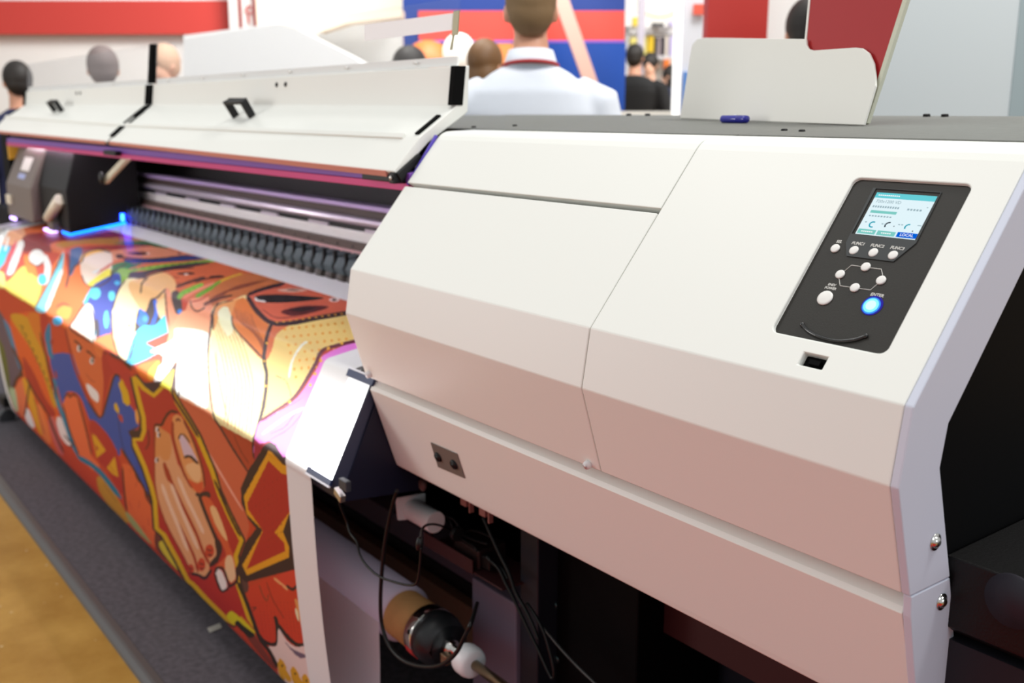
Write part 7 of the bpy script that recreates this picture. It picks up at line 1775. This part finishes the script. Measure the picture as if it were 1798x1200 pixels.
# pale grey stand and the white machine seen through the clear windows
o = bw('display_screen', 560, 707, 28, 200, 6.6, .10, mat('screen_grey_panel', (202, 202, 200), .5)); tag(o, 'pale grey panel left of the blue poster wall, behind the clear window', 'panel')
mb = MB(); mb.slab([far(x, y, 6.0) for x, y in ((322, 62), (400, 52), (485, 41), (520, 50), (580, 80), (625, 103), (645, 125), (650, 300), (322, 300))], HOR*.5)
tag(mb.build('white_machine', mat('machine_white', (252, 252, 252), .4)), 'white machine with a sloping hood behind the nearer lid', 'machine')
mb = MB(); mb.slab([far(x, y, 6.3) for x, y in ((520, 36), (600, 22), (705, 16), (705, 30), (610, 40), (560, 56))], HOR*.2)
tag(mb.build('beige_canopy', mat('canopy_beige', (238, 222, 202), .6)), 'beige curved canopy above the pale grey panel', 'canopy')
# round white lamp on a pole
gp = far(806, 92, 6.6); gl_ = empty('globe_lamp', (gp[0], gp[1], 0), 'round white globe lamp on a pole beside the brown haired person', 'lamp')
mb = MB(); mb.ell(gp, (.102, .102, .116), 28, 18); mb.build('globe', mat('globe_white', (250, 246, 238), .4, emit=(255, 250, 240), estr=.35), gl_)
mb = MB(); mb.cyl((gp[0], gp[1], .02), (gp[0], gp[1], gp[2]-.108), .018, 16); mb.lathe((gp[0], gp[1], 0), (0, 0, 1), [(0, .14), (.02, .14), (.03, .02)], 28); mb.build('lamp_pole', WPLAS, gl_)
# shelf booth to the right of the poster
struct(bw('wall_shelf', 1097, 1245, -420, None, 12.6, .1, mat('shelf_wall_pale', (226, 222, 218), .6)))
sh = bw('shelf_rack', 1100, 1192, 46, 60, 12.2, .25, mat('shelf_board', (206, 206, 210), .5)); tag(sh, 'white shelf rack behind the people in the far booth', 'shelf')
bw('shelf_board', 1100, 1192, 98, 104, 12.2, .25, mat('shelf_board', (206, 206, 210), .5), sh)
bw('shelf_leg', 1100, 1104, 46, None, 12.2, .2, mat('shelf_board', (206, 206, 210), .5), sh)
bw('shelf_leg', 1188, 1192, 46, None, 12.2, .2, mat('shelf_board', (206, 206, 210), .5), sh)
for (x0, x1, y0, col, nm) in ((1107, 1118, 66, (226, 214, 120), 'pale yellow ink box at the left end of the shelf'), (1131, 1136, 64, (228, 214, 110), 'slim cream yellow ink box beside the bright yellow one'), (1138, 1148, 63, (226, 190, 20), 'bright yellow ink box on the shelf'),
                              (1149, 1153, 65, (34, 34, 36), 'thin black ink box next to the bright yellow one'), (1154, 1160, 65, (150, 138, 142), 'taupe ink box between two dark ones'), (1161, 1166, 65, (50, 42, 56), 'dark plum ink box right of the taupe one'), (1168, 1173, 64, (222, 214, 206), 'pale ink box right of the plum one'), (1176, 1184, 64, (196, 190, 232), 'lilac ink box at the right end of the shelf')):
    o = bw('ink_box', x0, x1, y0, 97.9, 12.22, .16, mat('ink_%d_%d_%d' % col, col, .5)); tag(o, nm, 'box', 'ink boxes on the far shelf')
for (x0, x1, y0, y1, col, nm) in ((1112, 1121, 30, 46, (232, 206, 60), 'yellow carton on top of the far shelf'), (1146, 1166, 40, 46, (60, 56, 60), 'flat dark carton on top of the far shelf'), (1176, 1184, 34, 46, (190, 184, 226), 'lilac carton on top of the far shelf'), (1167, 1176, 104, 122, (236, 120, 20), 'orange carton under the far shelf')):
    o = bw('carton', x0, x1, y0, y1-.4, 12.0, .14, mat('carton_%d_%d_%d' % col, col, .5)); tag(o, nm, 'carton')
# oval lit sign hanging above the shelf
so = far(1158, 4, 11.0); sign = empty('oval_sign', so, 'glowing white oval sign with a yellow line hanging over the shelf', 'sign')
def oval(rx, rz, h0, h1, name, m, c=so, z=0, par=None, squash=1):
    mb = MB(); mb.slab([c+RGT*rx*math.cos(t)+np.array([0, 0, rz*math.sin(t)+z]) - HOR*h0 for t in np.linspace(0, 2*math.pi, 48, endpoint=False)], -HOR*(h1-h0)); return mb.build(name, m, par or sign)
oval(.275, .205, 0, .03, 'sign_face', emis('sign_white', (255, 250, 238), 1.25))
mb = MB(); mb.tube([so+RGT*.22*math.cos(t)+np.array([0, 0, .15*math.sin(t)])-HOR*.032 for t in np.linspace(math.radians(200), math.radians(335), 24)], .0055, 8); mb.build('sign_line', mat('sign_yellow', (214, 180, 10), .5), sign)
mb = MB(); p = so+np.array([0, 0, .16]); mb.cyl(p, p+np.array([0, 0, 1.5]), .006, 8); mb.build('sign_cable', WPLAS, sign)
p = far(1125.5, 60, 10.8); mb = MB(); mb.box(-.035, .035, -.03, .03, 0, 3.4)
mb.v = [tuple(np.array([p[0], p[1], 0])+RGT*v[0]+HOR*v[1]+np.array([0, 0, v[2]])) for v in mb.v]
tag(mb.build('grey_post', mat('post_grey', (170, 164, 176), .5)), 'grey upright post in front of the far shelf', 'post')
o = bw('light_column', 1186, 1198, -300, None, 5.4, .06, emis('tube_white', (255, 253, 250), 1.6)); tag(o, 'glowing white upright light column', 'light')
o = bw('stand_panel', 1199, 1246, -300, None, 6.2, .06, mat('stand_pale', (214, 218, 226), .5)); tag(o, 'pale stand panel right of the glowing column', 'panel')
bw('panel_emblem', 1218, 1236, 7, 26, 6.17, .02, mat('emblem_red', (222, 96, 76), .5), o)
bw('blue_corner', 1199, 1212, 126, 200, 6.17, .02, mat('corner_blue', (90, 140, 210), .5), o)
o = bw('red_pillar', 1241, 1347, -300, None, 4.6, .10, mat('pillar_red', (176, 34, 24), .5)); tag(o, 'red pillar panel behind the leaflet holder', 'pillar')
struct(bw('wall_pale', 1345, 1800, -420, None, 4.9, .1, mat('pale_wall', (226, 228, 226), .6)))
struct(bw('wall_grey', 1528, 1789, -420, None, 3.5, .08, mat('grey_wall', (178, 186, 189), .55)))
struct(bw('wall_end', 1786, 2300, -420, None, 3.497, .08, mat('slate_wall', (134, 148, 152), .55)))
a, b_ = far(1085, 100, 8.6), far(1290, 100, 8.6); mb = MB(); q = [a, b_, b_+HOR*3.9, a+HOR*3.9]
mb.hexa([np.array([v[0], v[1], 0.0005]) for v in q]+[np.array([v[0], v[1], .36]) for v in q]); struct(mb.build('floor_stage', mat('stage_grey', (150, 148, 150), .8)))
# white counter in front of the seated people
o = bw('counter', 1075, 1184, 195, None, 4.6, .5, mat('counter_white', (238, 232, 220), .45)); tag(o, 'cream white counter before the people in the far booth', 'counter')

# ================================================================== PEOPLE
def remesh(mb, name, voxel, smooth=4):
    me = mb.mesh(name, []); o = bpy.data.objects.new(name, me); COL.objects.link(o)
    r = o.modifiers.new('R', 'REMESH'); r.mode = 'VOXEL'; r.voxel_size = voxel
    s = o.modifiers.new('S', 'SMOOTH'); s.iterations = smooth; s.factor = .5
    bpy.context.view_layer.update(); me2 = evaluated(o, name)
    bpy.data.objects.remove(o); bpy.data.meshes.remove(me)
    me2.polygons.foreach_set('use_smooth', np.ones(len(me2.polygons), dtype=bool))
    return me2
def person(label, pos, heading, H, skin, hair, shirt, pants, style='short', vox=.012, wide=1.0, collar=False, lanyard=None, turn=0.0, hunch=0.0, cap=None, hide_arms=False):
    """stands at pos, faces the heading angle; the body is one surface, hair and clothes are its children"""
    s = H/1.80
    hw = wide
    def sc(p): return tuple(c*s for c in p)
    def arm(side, r0=0.0):
        sh_ = np.array([side*.185*hw, -.005, 1.405]); el = np.array([side*.245*hw, .000, 1.12]); wr = np.array([side*.245*hw, .085, .88])
        return [sh_-np.array([side*.07, 0, -.025]), sh_, sh_*.5+el*.5, el, el*.5+wr*.5, wr], [.050+r0, .056+r0, .052+r0, .044+r0, .040+r0, .031+r0], wr
    def leg(side, r0=0.0):
        return [np.array(p) for p in ((side*.09, 0, .94), (side*.10, .01, .72), (side*.10, .005, .50), (side*.10, -.02, .28), (side*.10, -.03, .09))], [.092+r0, .078+r0, .060+r0, .054+r0, .042+r0]
    body = MB()
    torso = [(0, 0, .90, .155, .105), (0, 0, 1.00, .150*hw, .100), (0, .005, 1.12, .140*hw, .098), (0, .005, 1.25, .160*hw, .108), (0, 0, 1.37, .176*hw, .108), (0, -.008, 1.44, .150*hw, .094), (0, -.012, 1.495, .092*hw, .068), (0, -.008, 1.53, .060, .060), (0, .002, 1.60, .054, .058)]
    body.loft(torso, 28, 2.3)
    T = Matrix.Rotation(turn, 3, 'Z')
    def hd(p): v = T @ Vector((p[0], p[1], 0)); return (v.x, v.y, p[2])
    # head: cranium, jaw, nose, ears, brow
    body.ell(hd((0, -.004, 1.705)), (.074, .092, .094), 24, 16, T); body.ell(hd((0, .022, 1.640)), (.056, .066, .068), 20, 14, T)
    body.ell(hd((0, .098, 1.665)), (.013, .020, .022), 10, 8, T); body.ell(hd((0, .078, 1.622)), (.026, .016, .012), 12, 8, T)
    for e in (-1, 1): body.ell(hd((e*.077, -.004, 1.672)), (.010, .020, .030), 10, 8, T)
    for side in (-1, 1):
        pts, rr, wr = arm(side); body.tube(pts, rr, 14)
        body.ell(wr+np.array([0, .022, -.055]), (.024, .034, .052), 14, 10)
        for f in range(4):
            b0 = wr+np.array([side*.004, .046-f*.017, -.09]); b2_ = b0+np.array([-side*.008, .010, -.040-.014*(1.5-abs(f-1.4))]); b1_ = (b0+b2_)/2+np.array([side*.006, 0, 0])
            body.tube([b0+np.array([0, 0, .02]), b1_, b2_], [.0105, .010, .0085], 8)
        body.tube([wr+np.array([-side*.010, .045, -.03]), wr+np.array([-side*.022, .066, -.065]), wr+np.array([-side*.020, .072, -.088])], [.013, .011, .009], 8)
        pts, rr = leg(side); body.tube(pts, rr, 16); body.ell((side*.10, .055, .045), (.042, .120, .044), 16, 10)
    body.v = [sc(p) for p in body.v]
    me = remesh(body, 'person', vox*s, 3)
    me.materials.append(skin)
    o = bpy.data.objects.new('person', me); COL.objects.link(o)
    tag(o, label, 'person', 'people beyond the printer')
    def child(mb, name, m, v=vox, sm=3):
        mb.v = [sc(p) for p in mb.v]
        me_ = remesh(mb, name, v*s, sm); me_.materials.append(m)
        c = bpy.data.objects.new(name, me_); COL.objects.link(c); c.parent = o; return c
    def plain(mb, name, m):
        mb.v = [sc(p) for p in mb.v]; me_ = mb.mesh(name, m); c = bpy.data.objects.new(name, me_); COL.objects.link(c); c.parent = o; return c
    sm_ = MB(); k = .022
    sm_.loft([(0, 0, .86, .172*hw, .128)]+[(cx, cy, z, rx+k*(.9 if z < 1.5 else .3), ry+k) for cx, cy, z, rx, ry in torso[1:7]]+[(0, -.010, 1.525, .068, .070)], 32, 2.4)
    for side in (-1, 1):
        pts, rr, wr = arm(side, .014); sm_.tube(pts, rr, 16)
    child(sm_, 'shirt', shirt)
    pn = MB(); pn.loft([(0, 0, .80, .165, .118), (0, 0, .98, .165*hw, .118)], 28, 2.3)
    for side in (-1, 1): pts, rr = leg(side, .014); pn.tube(pts, rr, 16)
    child(pn, 'trousers', pants)
    for side in (-1, 1):
        f = MB(); f.ell((side*.10, .055, .042), (.052, .138, .042), 18, 10); f.v = [(p[0], p[1], max(p[2], .001)) for p in f.v]; plain(f, 'shoe', BLACK)
    h = MB()
    if style in ('short', 'crop'):
        g_ = .006 if style == 'crop' else .012
        h.ell(hd((0, -.012, 1.712)), (.074+g_, .090+g_, .092+g_), 28, 18, T)
        h.ell(hd((0, -.040, 1.675)), (.068+g_*.6, .058+g_, .072+g_*.5), 22, 14, T)
        keep = 1.690
    elif style == 'long':
        h.ell(hd((0, -.012, 1.712)), (.088, .105, .106), 28, 18, T); h.ell(hd((0, -.040, 1.62)), (.088, .072, .13), 24, 16, T); h.ell(hd((0, -.060, 1.50)), (.096, .060, .14), 24, 16, T)
    if style != 'none': child(h, 'hair', hair, .008, 2)
    e_ = mat('eye_dark', (30, 24, 22), .2)
    for e in (-1, 1):
        b = MB(); b.ell(hd((e*.030, .083, 1.695)), (.010, .007, .007), 10, 8, T); plain(b, 'eye', e_)
    if collar:
        c_ = MB()
        for kk in range(2):
            c_.lathe((0, -.012, 1.505), (0, .10, 1), [(0, .078), (.028, .074), (.056, .066), (.058, .070), (.028, .080), (.000, .088)], 30)
        c_.v = [(p[0]*1.0, p[1]*1.04, p[2]) for p in c_.v]; plain(c_, 'collar', shirt)
    if lanyard:
        c_ = MB(); pts = []
        for t in np.linspace(0, 2*math.pi, 40): pts.append((.084*math.cos(t), -.016+.094*math.sin(t)*1.0, 1.516-.012*math.sin(t)))
        c_.tube(pts, .006, 8); plain(c_, 'lanyard', lanyard)
    o.location = (pos[0], pos[1], pos[2] if len(pos) > 2 else 0); o.rotation_euler = (0, 0, heading)
    return o
SKIN = mat('skin_warm', (206, 150, 122), .5); SKIN2 = mat('skin_light', (226, 176, 150), .5)
HB = mat('hair_light_brown', (124, 98, 66), .75, bump=.4, bscale=160); HD = mat('hair_dark', (30, 24, 20), .6, bump=.3, bscale=120); HBR = mat('hair_brown', (104, 72, 38), .55, bump=.3, bscale=120); HG = mat('hair_grey', (122, 108, 106), .7)
SHW = mat('shirt_white', (226, 232, 242), .75, bump=.35, bscale=26); SHB = mat('shirt_black', (16, 16, 17), .8); SHN = mat('shirt_navy', (22, 30, 58), .8); SHP = mat('blouse_white', (232, 222, 234), .8); SHG = mat('shirt_grey', (150, 150, 156), .8)
TR = mat('trousers_dark', (36, 36, 42), .8)
LAN = mat('lanyard_red', (170, 44, 48), .6)
def head_at(px, ytop, d): p = far(px, ytop, d); return p
AW = math.atan2(HOR[1], HOR[0])-math.pi/2      # heading of someone walking straight away from the camera
STAGE = .36
def put_person(label, px, ytop, d, turn_deg, *a, z0=0.0, **k):
    p = far(px, max(ytop, 20), d); H = far(px, ytop, d)[2]-z0
    return person(label, (p[0], p[1], z0), AW+math.radians(turn_deg), H, *a, **k)
put_person('person in a white shirt and red lanyard, seen from behind, beyond the printer', 932, -52, 3.55, 0, SKIN, HB, SHW, TR, style='crop', wide=1.14, collar=True, lanyard=LAN, vox=.010)
put_person('person in a black top with short dark hair, turned away at the far counter', 1116, 79, 9.5, -25, SKIN, HD, SHB, TR, wide=1.4, z0=STAGE)
put_person('person in navy facing the one in the black top', 1142, 94, 10.4, 160, SKIN2, HD, SHN, TR, z0=STAGE)
put_person('person with long dark hair in a white blouse at the far counter', 1177, 116, 11.0, 60, SKIN2, HD, SHP, TR, style='long', wide=.92, z0=STAGE)
put_person('person with long brown hair left of the white shirted one', 853, 73, 5.5, -30, SKIN, HBR, mat('top_pink', (214, 178, 166), .8), TR, style='long', wide=.9)
put_person('person with short dark hair in front of the pale grey panel', 722, 84, 6.15, -60, SKIN, HD, SHG, TR)
put_person('person with grey hair seen through the farther clear window', 178, 84, 6.0, 20, SKIN, HG, SHG, TR, style='short')
put_person('person with sandy hair behind the join of the two clear windows', 285, 80, 7.0, 150, SKIN2, mat('hair_sandy', (206, 168, 142), .7), mat('top_lilac', (206, 196, 202), .8), TR)
put_person('person with dark hair at the left end of the farther lid', 27, 110, 6.4, 40, SKIN, HD, mat('top_navy', (26, 32, 70), .8), TR)
put_person('person with dark hair behind the red leaflet holder', 1421, 1, 4.2, 0, SKIN, HD, SHG, TR)

# ================================================================== LIGHT
w = bpy.data.worlds.new('hall'); SC.world = w; w.use_nodes = True; nt = w.node_tree; nt.nodes.clear()
o = nt.nodes.new('ShaderNodeOutputWorld'); bg = nt.nodes.new('ShaderNodeBackground'); tc = nt.nodes.new('ShaderNodeTexCoord'); sx = nt.nodes.new('ShaderNodeSeparateXYZ'); rp = nt.nodes.new('ShaderNodeValToRGB')
nt.links.new(tc.outputs['Generated'], sx.inputs[0]); nt.links.new(sx.outputs['Z'], rp.inputs['Fac'])
e = rp.color_ramp.elements; e[0].position = 0.0; e[0].color = (.47, .462, .472, 1); e[1].position = .75; e[1].color = (.61, .63, .625, 1)
k = rp.color_ramp.elements.new(.25); k.color = (.56, .563, .565, 1)
nt.links.new(rp.outputs['Color'], bg.inputs['Color']); bg.inputs['Strength'].default_value = 1.0; nt.links.new(bg.outputs[0], o.inputs['Surface'])
def lamp(name, loc, size, power, target, col=(1, .98, .95)):
    l = bpy.data.lights.new(name, 'AREA'); l.shape = 'DISK'; l.size = size; l.energy = power; l.color = col
    ob = bpy.data.objects.new(name, l); COL.objects.link(ob); ob.location = loc
    ob.rotation_euler = (Vector(target)-Vector(loc)).to_track_quat('-Z', 'Y').to_euler(); return ob
lamp('hall_and_fill_lamp', (1.0, .2, 5.5), 1.2, 36, (.6, 1.2, 1.3)); lamp('hall_and_fill_lamp', (-2.5, .4, 5.5), 1.2, 40, (-2.2, 1.2, 1.3)); lamp('hall_and_fill_lamp', (-3.5, 3.2, 4.6), 1.6, 210, (-7, 5.5, 1.4)); lamp('hall_and_fill_lamp', (-1.2, 4.2, 4.8), 1.6, 165, (-4, 7, 1.4)); lamp('hall_and_fill_lamp', (1.8, 2.6, 4.6), 1.4, 190, (1.0, 5.5, 1.4)); lamp('hall_and_fill_lamp', (-2.5, 8.0, 4.8), 1.6, 260, (-4.5, 10.5, 1.4))
lamp('hall_and_fill_lamp', (6.0, .6, 3.2), 1.6, 50, (1.2, 1.0, 1.1), (.86, .93, 1.0))  # added cool fill from the right for the end panel

lamp('hall_and_fill_lamp', (-3.4, -2.4, 1.9), 1.6, 62, (-1.2, .95, .4), (1, .985, .97))  # added low fill, brightens the hanging banner and cabinet fronts
# ================================================================== CAMERA
cd = bpy.data.cameras.new('camera'); cam = bpy.data.objects.new('camera', cd); COL.objects.link(cam)
cd.sensor_width = 36.0; cd.sensor_fit = 'HORIZONTAL'; cd.lens = F/1798*36.0; cd.clip_start = .05; cd.clip_end = 200
X, Yv, Z = Vector(RGT), Vector(UPV), -Vector(FWD)
cam.matrix_world = Matrix(((X.x, Yv.x, Z.x, CAM[0]), (X.y, Yv.y, Z.y, CAM[1]), (X.z, Yv.z, Z.z, CAM[2]), (0, 0, 0, 1)))
cd.dof.use_dof = True; cd.dof.focus_distance = 1.36; cd.dof.aperture_fstop = 4.4
SC.camera = cam
SC.view_settings.view_transform = 'Standard'; SC.view_settings.look = 'None'; SC.view_settings.exposure = 0.0; SC.view_settings.gamma = 1.0; SC.view_settings.use_curve_mapping = False
SC.cycles.use_denoising = True
SC.cycles.max_bounces = 8; SC.cycles.transparent_max_bounces = 12; SC.cycles.caustics_reflective = False; SC.cycles.caustics_refractive = False
SC.cycles.sample_clamp_indirect = 6.0
